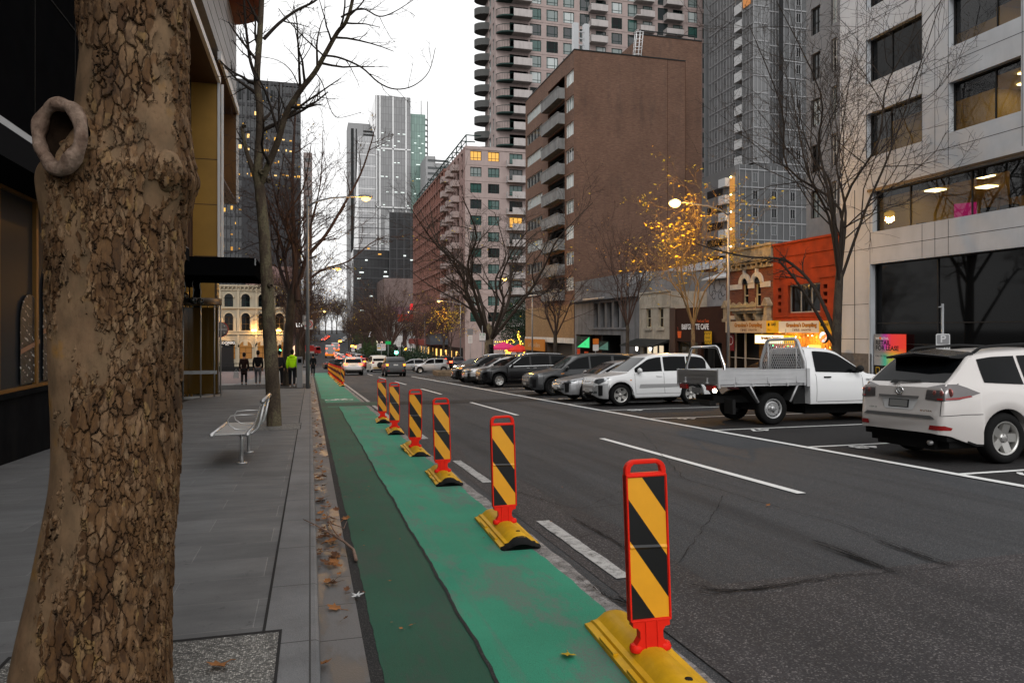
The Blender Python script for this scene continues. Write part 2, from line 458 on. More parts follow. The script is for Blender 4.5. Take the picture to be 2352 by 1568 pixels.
cr([(1190,1130),(1290,1165),(1340,1170),(1440,1160)], .014, 6)
cr([(1230,1140),(1330,1200),(1420,1250),(1500,1320)], .02, 7)
cr([(1300,1245),(1380,1225),(1440,1215)], .01, 8)
cr([(1060,1060),(1150,1120),(1240,1150)], .012, 9)
cr([(1555,1300),(1640,1180),(1660,1140)], .01, 10)
cr([(1100,1010),(1200,1045),(1330,1080)], .01, 11)
cr([(1340,1170),(1430,1130),(1560,1112)], .008, 12)
cr([(2140,1130),(2220,1140)], .006, 13)
cr([(1030,960),(1110,985),(1200,1003)], .01, 16)
cr([(1310,1318),(1400,1378),(1480,1402)], .03, 17)
o = cb.build('road_cracks', M('crack_tar', (.008,.008,.008), .9)); o['kind'] = 'structure'
# bicycle symbol on the lane
bk = MB(); by = 29.0
def flat_ring(b, cx, cy, r, w, n=20):
    vs = []
    for i in range(n):
        a = 2*PI*i/n
        for q in (r-w, r+w):
            y = cy+q*math.sin(a)*1.5; vs.append((cx+q*math.cos(a), y, G(y)+.02))
    b.add(vs, [(2*i,2*i+1,(2*i+3)%(2*n),(2*i+2)%(2*n)) for i in range(n)])
def flat_bar(b, x0, y0, x1, y1, w):
    L = math.hypot(x1-x0,y1-y0); nx, ny = -(y1-y0)/L*w, (x1-x0)/L*w
    b.add([(x0+nx,y0+ny,G(y0)+.02),(x0-nx,y0-ny,G(y0)+.02),(x1-nx,y1-ny,G(y1)+.02),(x1+nx,y1+ny,G(y1)+.02)], [(0,1,2,3)])
flat_ring(bk, .78, by, .2, .03); flat_ring(bk, 1.38, by, .2, .03)
for q in ((.78,by,1.0,by+.5),(1.0,by+.5,1.3,by+.5),(1.38,by,1.28,by+.75),(1.0,by+.5,1.1,by),(1.1,by,1.3,by+.5),(.78,by,1.1,by),(.92,by+.62,1.06,by+.62),(1.28,by+.75,1.42,by+.78)): flat_bar(bk, *q, .03)
o = bk.build('bike_symbol', PAINT); o['kind'] = 'structure'

# footpath on the near side: paving, kerb slabs with a face, tree pits, gravel
FP = .15
sheet('footpath', -4.2, -.24, -6, 37.6, FP, PAVE, 1)
sheet('lane_crossing', -30, .05, 37.6, 44.5, FP-.01, ASPHD, 1)
sheet('lane_kerb_strip', -30, -4.2, 44.5, 46.5, FP, M('pale_concrete', (.24,.235,.23), .8, var=.15), 1)
sheet('footpath_beyond', -4.2, -.24, 44.5, 88, FP, PAVE, 1)
sheet('footpath_far', -4.2, .05, 118, 420, FP, PAVE, 4)
def mat_redpave():
    k = NT('red_brick_paving'); v = k.coord()
    b = k.n('ShaderNodeTexBrick'); k.l(v, b.inputs['Vector']); b.inputs['Scale'].default_value = 4
    b.inputs['Color1'].default_value = (.14,.085,.08,1); b.inputs['Color2'].default_value = (.10,.065,.062,1); b.inputs['Mortar'].default_value = (.07,.06,.06,1)
    return k.bsdf(b.outputs['Color'], .8)
sheet('plaza_paving', -40, -4.2, 46.5, 88, FP+.004, mat_redpave(), 1)
def kerb(name, x0, x1, y0, y1, m, face_x):
    b = MB(); ys = ysteps(y0, y1, 1.5); prof = [(x0,FP),(x1-.02,FP),(x1-.005,FP-.008),(x1,FP-.03),(x1,0)]
    if face_x < 0: prof = [(x1,FP),(x0+.02,FP),(x0+.005,FP-.008),(x0,FP-.03),(x0,0)]
    n = len(prof); vs = [(p[0],y,G(y)+p[1]+.001) for y in ys for p in prof]
    b.add(vs, [(i*n+j,i*n+j+1,(i+1)*n+j+1,(i+1)*n+j) for i in range(len(ys)-1) for j in range(n-1)])
    o = b.build(name, m); o['kind'] = 'structure'; return o
kerb('kerb', -.24, .05, -6, 37.6, KERB, 1)
kerb('kerb_beyond', -.24, .05, 44.5, 88, KERB, 1)
sheet('paving_joint', -.248, -.232, -6, 37, FP+.004, M('dark_joint', (.025,.024,.024), .9), 1)
for (x0,x1,y0,y1) in ((-1.42,-.16,2.55,4.16),(-1.25,-.2,15.9,17.4)):
    sheet('tree_pit_gravel', x0, x1, y0, y1, FP+.006, PEB, .5)
    b = MB(); z = lambda y: G(y)+FP+.008
    for (a0,a1,c0,c1) in ((x0-.02,x0,y0,y1),(x1,x1+.015,y0,y1),(x0-.02,x1+.015,y1,y1+.03)):
        b.add([(a0,c0,z(c0)),(a1,c0,z(c0)),(a1,c1,z(c1)),(a0,c1,z(c1))], [(0,1,2,3)])
    o = b.build('tree_pit_edge', M('dark_joint')); o['kind'] = 'structure'
# far side
sheet('far_footpath', 22.2, 26.2, -10, 90, FP, PAVE, 2)
kerb('far_kerb', 22.1, 22.3, -10, 90, KERB, -1)
sheet('far_footpath_beyond', 22.2, 26.2, 118, 420, FP, PAVE, 4)
kerb('far_kerb_beyond', 22.1, 22.3, 118, 420, KERB, -1)
# ------------------------------------------------------------------ facade kit
class Fac:
    """a facade plane: origin at its left end as seen from outside, local x to the right, y inward, z up (absolute)"""
    def __init__(s, root, O, th):
        s.root, s.O, s.th = root, V3((O[0],O[1],0)), th
        s.U = V3((math.cos(th), math.sin(th), 0)); s.Vn = V3((-math.sin(th), math.cos(th), 0))
        s.count = {}; s.extra = {}
    def loc(s, P): d = V3(P)-s.O; return d.dot(s.U), P[2]
    def place(s, o):
        o.parent = s.root; o.location = s.O - s.root.location; o.rotation_euler = (0,0,s.th); return o
    def P(s, u, v, off=0.0):
        "photo ray met with the facade plane -> (s, z)"
        O = s.O + s.Vn*off; x, y, k = ray(u, v)
        d = (O.x*s.Vn.x+O.y*s.Vn.y)/(x*s.Vn.x+y*s.Vn.y)
        p = V3((d*x, d*y, EYE+k*d)); return (p-s.O).dot(s.U), p.z
    def rect(s, u0, v0, u1, v1, off=0.0):
        "window rectangle from its photo corners; height read at the left edge"
        a = s.P(u0,v0,off); b = s.P(u0,v1,off); c = s.P(u1,v0,off)
        return (min(a[0],c[0]), max(a[0],c[0]), min(a[1],b[1]), max(a[1],b[1]))
    def wall(s, s0, s1, z0, z1, rects, mat, reveal=.2, name='wall', joints=None, jm=None, y=0.0):
        b = MB()
        rects = [(max(r[0],s0+.001),min(r[1],s1-.001),max(r[2],z0+.001),min(r[3],z1-.001)) for r in rects]
        rects = [r for r in rects if r[1]-r[0] > .02 and r[3]-r[2] > .02]
        xs = sorted({round(x,4) for r in rects for x in r[:2]}|{s0,s1}); zs = sorted({round(z,4) for r in rects for z in r[2:]}|{z0,z1})
        for i in range(len(xs)-1):
            col = [r for r in rects if r[0]-1e-3 <= (xs[i]+xs[i+1])/2 <= r[1]+1e-3]
            j = 0
            while j < len(zs)-1:
                inh = lambda q: any(r[2]-1e-3 <= (zs[q]+zs[q+1])/2 <= r[3]+1e-3 for r in col)
                if inh(j): j += 1; continue
                k = j
                while k < len(zs)-1 and not inh(k): k += 1
                b.quad((xs[i],y,zs[j]),(xs[i+1],y,zs[j]),(xs[i+1],y,zs[k]),(xs[i],y,zs[k])); j = k
        for r in rects:
            a0,a1,c0,c1 = r; d = y+reveal
            b.quad((a0,y,c0),(a0,y,c1),(a0,d,c1),(a0,d,c0)); b.quad((a1,y,c0),(a1,d,c0),(a1,d,c1),(a1,y,c1))
            b.quad((a0,y,c1),(a1,y,c1),(a1,d,c1),(a0,d,c1)); b.quad((a0,y,c0),(a0,d,c0),(a1,d,c0),(a1,y,c0))
        mats = [mat]
        if joints:
            mats.append(jm)
            for q in joints: b.box(q[0],q[1],y-.003,y+.02,q[2],q[3],1)
        return s.place(b.build(name, mats))
    def boxes(s, name, L, mat, bevel=0):
        b = MB()
        for q in L: b.box(*q)
        o = s.place(b.build(name, mat))
        if bevel: bev(o, bevel)
        return o
    _wc = {}
    def window(s, r, frame, pane, reveal=.2, vb=(), hb=(), t=.06, name='window', arch=False, kids=True, limit=95):
        w, h = round(r[1]-r[0],3), round(r[3]-r[2],3)
        n = s.root.get('_n_'+name, 0)
        key = (w,h,frame.name,t,tuple(vb),tuple(hb),arch)
        if key not in Fac._wc:
            b = MB()
            b.box(0,t,-.04,.04,0,h); b.box(w-t,w,-.04,.04,0,h); b.box(t,w-t,-.04,.04,0,t); b.box(t,w-t,-.04,.04,h-t,h)
            for f in vb: b.box(w*f-t*.4,w*f+t*.4,-.033,.033,t,h-t)
            for f in hb: b.box(t,w-t,-.026,.026,h*f-t*.4,h*f+t*.4)
            p = MB(); p.quad((t*.5,.02,t*.5),(w-t*.5,.02,t*.5),(w-t*.5,.02,h-t*.5),(t*.5,.02,h-t*.5))
            Fac._wc[key] = (b, p, b.mesh('window', [frame]))
        b, p, me = Fac._wc[key]
        if n >= limit:
            e = s.extra.setdefault(name, (MB(), []))
            mts = e[1]
            for mm, bb in ((frame,b),(pane,p)):
                if mm not in mts: mts.append(mm)
                e[0].add([(x+r[0],y+reveal,z+r[2]) for x,y,z in bb.v], bb.f, mts.index(mm))
            return None
        s.root['_n_'+name] = n+1
        pk = ('p',)+key+(pane.name,)
        if kids:
            if pk not in Fac._wc: Fac._wc[pk] = p.mesh('pane', [pane])
            o = inst(name, me)
            c = inst('pane', Fac._wc[pk], o)
        else:
            fk = ('f',)+key+(pane.name,)
            if fk not in Fac._wc:
                q = MB(); q.add(b.v,b.f,0); q.add(p.v,p.f,1); Fac._wc[fk] = q.mesh('window',[frame,pane])
            o = inst(name, Fac._wc[fk])
        o.parent = s.root; o.rotation_euler = (0,0,s.th)
        o.location = s.O + s.U*r[0] + s.Vn*reveal + V3((0,0,r[2])) - s.root.location
        return o
    def flush(s):
        for nm, (b, mts) in s.extra.items():
            o = s.place(b.build(nm, mts)); o['kind'] = 'stuff'
        s.extra = {}
    def put(s, name, me, ss, z, y=-.02, parent=None):
        o = inst(name, me); o.parent = s.root; o.rotation_euler = (0,0,s.th)
        o.location = s.O + s.U*ss + s.Vn*y + V3((0,0,z)) - s.root.location
        return o
    def world(s, ss, z, y=0.0): return s.O + s.U*ss + s.Vn*y + V3((0,0,z))
def right_side(root, X, Yfar): return Fac(root, (X,Yfar), -PI/2)
def facing(root, X, Y): return Fac(root, (X,Y), 0.0)
def left_side(root, X, Ynear): return Fac(root, (X,Ynear), PI/2)
def building(name, X, Y, label, cat='building', group=None):
    return empty(name, (X,Y,G(Y)), label, cat, group)
def shell(root, x0, x1, y0, y1, z0, z1, mat, name='roof', skip=''):
    "the remaining faces of a block: letters n(ear) f(ar) l(eft) r(ight) t(op)"
    b = MB()
    if 't' not in skip: b.quad((x0,y0,z1),(x1,y0,z1),(x1,y1,z1),(x0,y1,z1))
    if 'n' not in skip: b.quad((x0,y0,z0),(x1,y0,z0),(x1,y0,z1),(x0,y0,z1))
    if 'f' not in skip: b.quad((x0,y1,z0),(x0,y1,z1),(x1,y1,z1),(x1,y1,z0))
    if 'l' not in skip: b.quad((x0,y0,z0),(x0,y0,z1),(x0,y1,z1),(x0,y1,z0))
    if 'r' not in skip: b.quad((x1,y0,z0),(x1,y1,z0),(x1,y1,z1),(x1,y0,z1))
    return b.build(name, mat, root, world=True)

def mat_brick(name, c1, c2, mortar, scale=1.0, dirt=.3):
    k = NT(name); v = k.coord(); sp = k.n('ShaderNodeSeparateXYZ'); k.l(v, sp.inputs[0])
    cb = k.n('ShaderNodeCombineXYZ'); k.l(k.math('ADD', sp.outputs[0], sp.outputs[1]), cb.inputs[0]); k.l(sp.outputs[2], cb.inputs[1])
    b = k.n('ShaderNodeTexBrick'); k.l(cb.outputs[0], b.inputs['Vector'])
    b.inputs['Scale'].default_value = scale; b.inputs['Brick Width'].default_value = .24; b.inputs['Row Height'].default_value = .086
    b.inputs['Mortar Size'].default_value = .011; b.inputs['Bias'].default_value = 0
    b.inputs['Color1'].default_value = (*c1,1); b.inputs['Color2'].default_value = (*c2,1); b.inputs['Mortar'].default_value = (*mortar,1)
    n = k.noise(v, .35, 5, .65); n2 = k.noise(k.mapping(v,(1,1,.2)), 1.1, 5, .65)
    # courses of burnt brick: long thin clusters
    n3 = k.noise(k.mapping(cb.outputs[0],(1.1,6.5,1)), 1.6, 5, .75)
    c = k.mix(k.mr(n3,.48,.66,0,.6), b.outputs['Color'], tuple(x*.5 for x in c1))
    c = k.mix(k.mr(n3,.44,.34,0,.6), c, tuple(min(1,x*1.5) for x in c2))
    c = k.mix(k.mr(n,.4,.7,0,dirt), c, tuple(x*.45 for x in c1)); c = k.mix(k.mr(n2,.52,.75,0,dirt), c, (.03,.027,.025))
    return k.bsdf(c, .85, 0, .25, k.bump(b.outputs['Fac'], -.006))
FRD = M('dark_window_frame', (.018,.02,.02), .5)
FRG = M('green_black_window_frame', (.012,.03,.026), .5)
FRW = M('white_window_frame', (.5,.5,.48), .5)
FRA = M('aluminium_window_frame', (.32,.31,.29), .4, .4)
GLD = glass('dark_glass', (.004,.0045,.005), .05, .16)
GLM = glass('grey_glass', (.03,.034,.036), .05, .6)
GLC = glass('curtained_glass', (.16,.19,.185), .12, .5)
GLB = glass('pale_blind_glass', (.36,.39,.385), .15, .5)
GLT = glass('green_glass', (.03,.075,.065), .05, .6)
LITW = emis('warm_lit_window', (1,.50,.10), .75)
LITD = emis('dim_lit_window', (1,.45,.08), .4)
LITY = emis('bright_lit_window', (1,.62,.22), 2.0)
JNT = M('panel_joint_dark', (.035,.035,.035), .8)
ROOFM = M('roof_grey', (.12,.12,.12), .9)
FX = 26.0

# ---------------- white panelled office building, right
WP = M('white_wall_panel', (.41,.425,.445), .55, var=.12, vs=.5, dirt=.10)
WPD = M('granite_base_panel', (.10,.095,.092), .5, var=.25, vs=6)
r1 = building('office_building', FX, 31.9, 'pale grey panelled office building with yellow lit windows and dark glazed shopfront')
Y1 = 31.9
f1 = right_side(r1, FX, Y1); zb = G(24)-.6
rw = []; rows = []
zt2 = f1.P(1990,264)[1]; zb2 = f1.P(1990,364)[1]; stp = 3.585
sA = (f1.P(1990,300)[0], f1.P(2117,300)[0]); sB = (f1.P(2179,300)[0], f1.P(2345,300)[0])
wid = sB[1]-sB[0]; sCs = (sB[1]+1.0, sB[1]+1.0+wid)
for k in range(0, 5):
    for c in (sA, sB, sCs): rows.append((c[0],c[1],zb2+stp*k,zt2+stp*k))
zs0 = f1.P(2004,533)[1]; zs1 = f1.P(2004,441)[1]
strip = (f1.P(2004,500)[0], 22.5, zs0, zs1)
gz1 = f1.P(2000,607)[1]; gl = (f1.P(2000,700)[0], 22.5, zb+.9, gz1)
jt = []
for r in rows[:3*5:3]:
    zz = r[2]-(stp-(zt2-zb2))*.42; jt.append((0,23,zz-.012,zz+.012))
zz = zs0-(zs0-gz1)*.5; jt.append((0,23,zz-.012,zz+.012))
for x in (sA[0]-.25*0-.01, sA[1]+.02, (sA[1]+sB[0])/2, sB[0]-.02, sB[1]+.05, sCs[0]-.05): jt.append((x-.012,x+.012,zs1+.35,60))
for x in (1.05, gl[0]-1.1, gl[0]-.05): jt.append((x-.012,x+.012,zb,zs1+.3))
for z in (gz1-1.9, gz1-3.6, gz1-4.6): jt.append((0,gl[0]-.02,z-.012,z+.012))
for x in (sA[1]+.02, (sA[1]+sB[0])/2, sB[0]-.02, sCs[0]): jt.append((x-.012,x+.012,gz1+.02,zs0-.02))
for k in range(0,12):
    z = zs1+.9+k*1.79; jt.append((0,sA[0]-.25,z-.012,z+.012))
jt.append((1.25-.012,1.25+.012,zs1+.5,44))
f1.wall(0, 24, zb, 44, rows+[strip,gl], WP, .35, joints=jt, jm=JNT)
f1.boxes('granite_base', [(0,gl[0]-.0,-.02,.05,zb,zb+1.95)], WPD)
shell(r1, FX, FX+20, 8, Y1, zb, 44, WP, 'side_wall', skip='l')
WARM = M('office_interior_wall', (.42,.31,.10), .9)
CEIL = M('office_ceiling', (.5,.40,.18), .9)
PANEL = emis('ceiling_panel_glow', (1,.76,.34), 8)
STG = see_through('office_glass', (.8,.8,.8), .62)
BLIND = M('dark_blind', (.02,.02,.021), .8)
FRT = M('thin_dark_frame', (.02,.02,.02), .4)
def office(fac, r, dep, lights, blind, vb, split=None):
    s0,s1,z0,z1 = r
    o = fac.window(r, FRT, STG, .3, vb=vb, t=.05)
    b = MB(); y0, y1 = .42, dep
    b.quad((s0,y1,z0-.8),(s1,y1,z0-.8),(s1,y1,z1),(s0,y1,z1)); b.quad((s0,y0,z0-.8),(s0,y1,z0-.8),(s0,y1,z1),(s0,y0,z1)); b.quad((s1,y0,z0-.8),(s1,y0,z1),(s1,y1,z1),(s1,y1,z0-.8))
    b.quad((s0,y0,z1),(s0,y1,z1),(s1,y1,z1),(s1,y0,z1),1); b.quad((s0,y0,z0-.8),(s1,y0,z0-.8),(s1,y1,z0-.8),(s0,y1,z0-.8),0)
    it = fac.place(b.build('room_interior', [WARM, CEIL]))
    for (x, y) in lights:
        q = MB(); q.box(s0+x-.32,s0+x+.32,y-.32,y+.32,z1-.06,z1-.02)
        lo = q.build('ceiling_light', PANEL); lo.parent = it
    if blind:
        q = []
        for (a, c, hh) in blind: q.append((s0+(s1-s0)*a+.01, s0+(s1-s0)*c-.01, .36, .39, z1-(z1-z0)*hh, z1-.01))
        fac.boxes('window_blind', q, BLIND)
    return it
wA = sA[1]-sA[0]; wB = sB[1]-sB[0]
office(f1, rows[0], 6, [(wA*.62,2.2),(wA*.3,4.4)], [(0,.36,.62),(.36,1,.30)], (.38,))
office(f1, rows[1], 6, [(wB*.62,2.0),(wB*.30,3.2),(wB*.8,4.5)], [(0,.6,.36),(.6,1,.14)], (.6,))
office(f1, rows[4], 6, [(wB*.55,3.4),(wB*.85,5)], [(0,.58,.72),(.58,1,.55)], (.62,))
for r in (rows[2],rows[3],rows[5],rows[6],rows[7],rows[8],rows[9],rows[10],rows[11]): f1.window(r, FRT, GLD, .3, vb=(.4,), t=.05)
ws = strip[1]-strip[0]
lit = [(1.3,2.4),(2.6,4.0),(4.4,1.8),(6.6,3.4),(8.8,2.2),(9.5,5.4),(6.0,5.8),(3.6,6.4),(11.5,3.6),(12.4,6)]
office(f1, strip, 7.5, lit, [(.0,.12,.16),(.12,.34,.2),(.34,.5,.75),(.5,1,.72)], (.10,.26,.42,.6,.8))
# magenta display boards and desks in the offices
MAG = emis('magenta_display', (.9,.02,.25), .3)
def board(fac, r, x, y, w, h, rz):
    q = MB(); q.box(-w/2,w/2,-.02,.02,0,h)
    o = q.build('display_board', MAG); o.parent = fac.root; o.rotation_euler = (0,0,fac.th+rz)
    o.location = fac.world(r[0]+x, r[2], y)-fac.root.location
board(f1, rows[0], wA*.86, .8, .45, .55, .5); board(f1, strip, 3.7, 1.6, .85, .85, .6)
DESK = M('black_chair_back', (.015,.015,.016), .7)
for a_,c_,h_ in ((1.6,2.1,.22),(5.0,5.5,.38),(5.9,6.5,.34)): f1.boxes('chair_back', [(strip[0]+a_,strip[0]+c_,1.0,1.3,zs0,zs0+h_)], DESK)
# ground floor glazing
o = f1.window(gl, FRT, GLD, .3, vb=(.18,.38,.6,.8), hb=(.47,.29), t=.06, name='shopfront_glazing')
f1.boxes('soffit_trim', [(strip[0]-.3,22.8,-.06,.02,zs1+.03,zs1+.14)], M('bronze_trim', (.05,.035,.02), .4, .5))
f1.boxes('metal_edge_strip', [(gl[0]-.09,gl[0]-.03,-.05,.0,zb,gz1)], M('pale_metal', (.42,.42,.42), .4, .3))
# lease poster inside the glazing
def mat_poster():
    k = NT('lease_poster_print'); v = k.coord('Generated'); sp = k.n('ShaderNodeSeparateXYZ'); k.l(v, sp.inputs[0])
    x, z = sp.outputs[0], sp.outputs[2]
    top = k.ramp(x, [(.18,(.10,.10,.10)),(.34,(.28,.02,.25)),(.55,(.62,.02,.03)),(1,(.65,.03,.01))])
    mid = k.ramp(x, [(.1,(.11,.11,.11)),(.3,(.13,.12,.11)),(.6,(.55,.24,.02)),(1,(.62,.08,.01))])
    low = k.ramp(x, [(.18,(.16,.16,.16)),(.36,(.02,.30,.20)),(.55,(.30,.38,.03)),(.8,(.55,.42,.01)),(1,(.60,.34,.01))])
    c = k.mix(k.mr(z,.42,.58,0,1), k.mix(k.mr(z,.3,.42,0,1), low, mid), top)
    return k.bsdf(c, .4, emit=c, estr=.25)
pr = f1.rect(2004,767,2077,838); pw, ph = pr[1]-pr[0], pr[3]-pr[2]
pst = empty('lease_poster', f1.world(pr[0], pr[2]-.75, .1), 'rainbow coloured retail for lease poster in the glazed shopfront', 'poster'); pst.rotation_euler = (0,0,-PI/2)
b = MB(); b.box(0,pw,-.01,.01,.75,.75+ph); b.build('print', mat_poster(), pst)
b = MB(); b.box(0,pw,-.01,.01,-.1,.75); b.build('footer', M('poster_black',(.008,.008,.008),.4), pst)
BLK = M('black_lettering', (.012,.012,.012), .6); WHT = M('white_lettering', (.75,.75,.75), .6); ORG = M('orange_lettering', (.75,.12,.02), .5)
def words(parent, s, size, mat, x, z, y=-.014, align='LEFT', name='lettering', **kw):
    o = inst(name, text_mesh(s, size, mat, align=align, **kw), parent, (x,y,z)); return o
words(pst,'WE',.15,WHT,.1,.75+ph*.86,bold=.002); words(pst,'\u2665',.13,ORG,.33,.75+ph*.86); words(pst,'RETAIL',.15,WHT,.46,.75+ph*.86,bold=.002)
words(pst,'RETAIL',.30,BLK,.1,.75+ph*.72,bold=.008); words(pst,'FOR LEASE',.30,BLK,.1,.75+ph*.55,bold=.008)
words(pst,'CALL OR TEXT',.11,BLK,.1,.75+ph*.30,bold=.001)
words(pst,'AINS',.22,WHT,.42,.52,bold=.003)
b = MB(); b.box(.12,.36,-.016,-.012,.36,.66); b.build('logo', M('logo_yellow',(.5,.35,.02),.5), pst)
b = MB(); b.box(.145,.335,-.02,-.016,.385,.635); b.build('logo_centre', M('poster_black'), pst)

# ---------------- pale apartment slab behind the shops
r1b = building('apartment_slab', 34, 45, 'pale narrow apartment block behind red shop with column of strip windows')
fb = right_side(r1b, 34, 45.2); AP = M('pale_render', (.2,.2,.205), .7, var=.1, dirt=.15)
rs = []
for k in range(13):
    z = 3.0+3.2*k
    rs += [(.5,1.5,z,z+1.9),(2.6,3.2,z,z+2.2)]
fb.wall(0, 12, -2, 46, rs, AP, .25)
for i, r in enumerate(rs): fb.window(r, FRD if i%2==0 else FRW, (GLM,GLB,GLD,GLC,GLM)[(i*7)%5], .2, vb=(.5,), hb=(.45,), t=.06, kids=False)
shell(r1b, 34, 50, 33, 45.2, -2, 46, AP, 'side_wall', skip='l')

# ---------------- two dumpling shops
def ygap(u): return onX(FX,u,700).y
yA, yBd, yC = ygap(1668), ygap(1776), 31.95
r2 = building('red_shop', FX, yBd, 'orange red rendered two storey shop with wide three pane window', 'shop')
f2 = right_side(r2, FX, yBd); RED = M('orange_render', (.22,.034,.012), .8, var=.22, vs=1.2, dirt=.35)
zt = f2.P(1850,553)[1]; sg0 = f2.P(1850,762)[1]; sg1 = f2.P(1850,737)[1]; g2 = G(34)-.4; w2s = yBd-yC
wr = f2.rect(1810,655,1884,719)
v1 = f2.P(1787,700)[0]; v2 = f2.P(1794,700)[0]; v3 = f2.P(1891,700)[0]; v4 = f2.P(1900,700)[0]
vents = []
for k in range(4):
    h = (wr[3]-wr[2])/4; vents += [(v1,v2,wr[2]+h*k+.05,wr[2]+h*(k+1)-.12),(v3,v4,wr[2]+h*k+.05,wr[2]+h*(k+1)-.12)]
shopr = (.15,w2s-.3,g2,sg0-.05)
f2.wall(0, w2s, g2, zt, [wr,shopr]+vents, RED, .3)
for q in vents: f2.boxes('vent_slot', [(q[0],q[1],.24,.3,q[2],q[3])], BLIND)
f2.window(wr, FRA, GLD, .2, vb=(.34,.68), t=.07)
f2.boxes('moulding', [(0,w2s,-.05,0,zt-.7,zt-.6),(0,w2s,-.08,0,zt,zt+.12),(v1-.2,v4+.2,-.06,0,wr[2]-.22,wr[2]-.12),(w2s*.62,w2s-.15,-.05,0,zt-1.5,zt-1.42),(w2s*.72,w2s-.15,-.05,0,zt-2.1,zt-2.02),(.1,w2s*.3,-.05,0,zt-1.9,zt-1.82)], RED)
shell(r2, FX, FX+12, yC, yBd, g2, zt, RED, 'side_wall', skip='l')
SLAT = M('timber_slats', (.42,.2,.04), .7, var=.3, vs=8)
b = MB()
for k in range(40): b.box(shopr[0]+.02+k*(w2s-.5)/40, shopr[0]+.02+(k+.6)*(w2s-.5)/40, .34,.37,g2,sg0-.1)
b.box(shopr[0],shopr[1],.37,.4,g2,sg0-.05)
f2.place(b.build('slat_wall', SLAT))
sw = [(shopr[0]+.5+1.05*k, shopr[0]+1.4+1.05*k, g2+1.05, g2+2.2) for k in range(3)]
for r in sw: f2.window(r, FRT, LITD, .3, t=.05, name='shop_window')
f2.boxes('lit_transom', [(shopr[0]+2.6,shopr[0]+3.6,.3,.33,g2+2.25,g2+2.45)], emis('transom_glow',(1,.5,.08),1.6))
# ---- brick terrace shop
r3 = building('brick_terrace_shop', FX, yA, 'dark red brick terrace shop with twin white arched windows and balconette', 'shop')
f3 = right_side(r3, FX, yA); w3 = yA-yBd
RBR = mat_brick('red_brick', (.12,.035,.018), (.16,.05,.022), (.12,.08,.06), 1, .3)
STO = M('old_stone_trim', (.26,.225,.165), .85, var=.3, vs=5, bump=.004, dirt=.5); WST = M('white_stone_trim', (.46,.44,.40), .8, var=.15, dirt=.3)
z3 = f3.P(1720,600)[1]
aw = [(f3.P(1705,680)[0], f3.P(1719,680)[0], f3.P(1705,706)[1], f3.P(1705,640)[1]), (f3.P(1733,680)[0], f3.P(1747.5,680)[0], f3.P(1733,706)[1], f3.P(1733,637)[1])]
aw[1] = (aw[1][0],aw[1][1],aw[0][2],aw[0][3])
f3.wall(0, w3, sg0-.1, z3, [(a[0],a[1],a[2],a[3]-(a[1]-a[0])/2) for a in aw], RBR, .25)
for a in aw:
    w = a[1]-a[0]; cx = (a[0]+a[1])/2; zs = a[3]-w/2
    f3.window((a[0],a[1],a[2],zs), M('cream_sash',(.36,.33,.24),.6), GLD, .18, hb=(.5,), t=.09)
    # arched head: dark glass half disc and a white stone ring
    q = MB(); n = 14
    vs = [(cx,-.012,zs)]+[(cx+w/2*math.cos(PI*i/n),-.012,zs+w/2*math.sin(PI*i/n)) for i in range(n+1)]
    q.add(vs, [(0,i+1,i+2) for i in range(n)]); f3.place(q.build('arched_light', GLD))
    q = MB()
    for i in range(n):
        a0, a1 = PI*i/n, PI*(i+1)/n; ri, ro = w/2, w/2+.3
        P4 = [(cx+ri*math.cos(a0),zs+ri*math.sin(a0)),(cx+ro*math.cos(a0),zs+ro*math.sin(a0)),(cx+ro*math.cos(a1),zs+ro*math.sin(a1)),(cx+ri*math.cos(a1),zs+ri*math.sin(a1))]
        q.prism(P4, -.10, .0)
    q.box(cx-.09,cx+.09,-.14,0,zs+w/2+.02,zs+w/2+.5)
    f3.place(q.build('arch_surround', WST))
zsb = aw[0][3]-(aw[0][1]-aw[0][0])/2
f3.boxes('string_course', [(.3,aw[0][0],-.06,0,zsb-.32,zsb),(aw[0][1],aw[1][0],-.06,0,zsb-.32,zsb),(aw[1][1],w3-.25,-.06,0,zsb-.32,zsb),(.2,w3-.2,-.05,0,aw[0][2]-.75,aw[0][2]-.5)], WST)
q = [(0,w3,-.12,0,z3-.5,z3-.35),(0,w3,-.3,0,z3-.05,z3+.12),(0,w3,-.22,0,z3-.2,z3-.05),(.1,w3-.1,-.1,.15,z3+.12,z3+.75),(0,w3,-.18,.15,z3+.75,z3+.9)]
for k in range(9): q.append((.3+k*(w3-.7)/8,.42+k*(w3-.7)/8,-.2,0,z3-.42,z3-.2))
f3.boxes('cornice', q, STO)
for sx in (.3, w3-.35):
    q = MB(); zz = sg1+.02
    q.box(sx-.25,sx+.25,-.35,0,zz,zz+.2); q.box(sx-.17,sx+.17,-.3,0,zz+.2,zz+.9); q.box(sx-.3,sx+.3,-.38,0,zz+.9,zz+1.0); q.prism([(sx-.3,zz+1),(sx+.3,zz+1),(sx,zz+1.4)],-.36,0)
    f3.place(q.build('pier_cap', STO))
q = MB(); b0, b1 = aw[0][0]-.45, aw[1][1]+.4; zz = aw[0][2]-.12
q.box(b0,b1,-.65,0,zz-.12,zz+.02); q.box(b0+.1,b1-.1,-.5,0,zz-.28,zz-.12)
for x in (b0+.3,(b0+b1)/2-.1,b1-.5): q.prism([(0,zz-1.0),(-.45,zz-.28),(0,zz-.28)],x,x+.22,'x'); 
q2 = MB(); q2.box(b0,b1,-.65,0,zz-.12,zz+.02); q2.box(b0+.1,b1-.1,-.5,0,zz-.28,zz-.12)
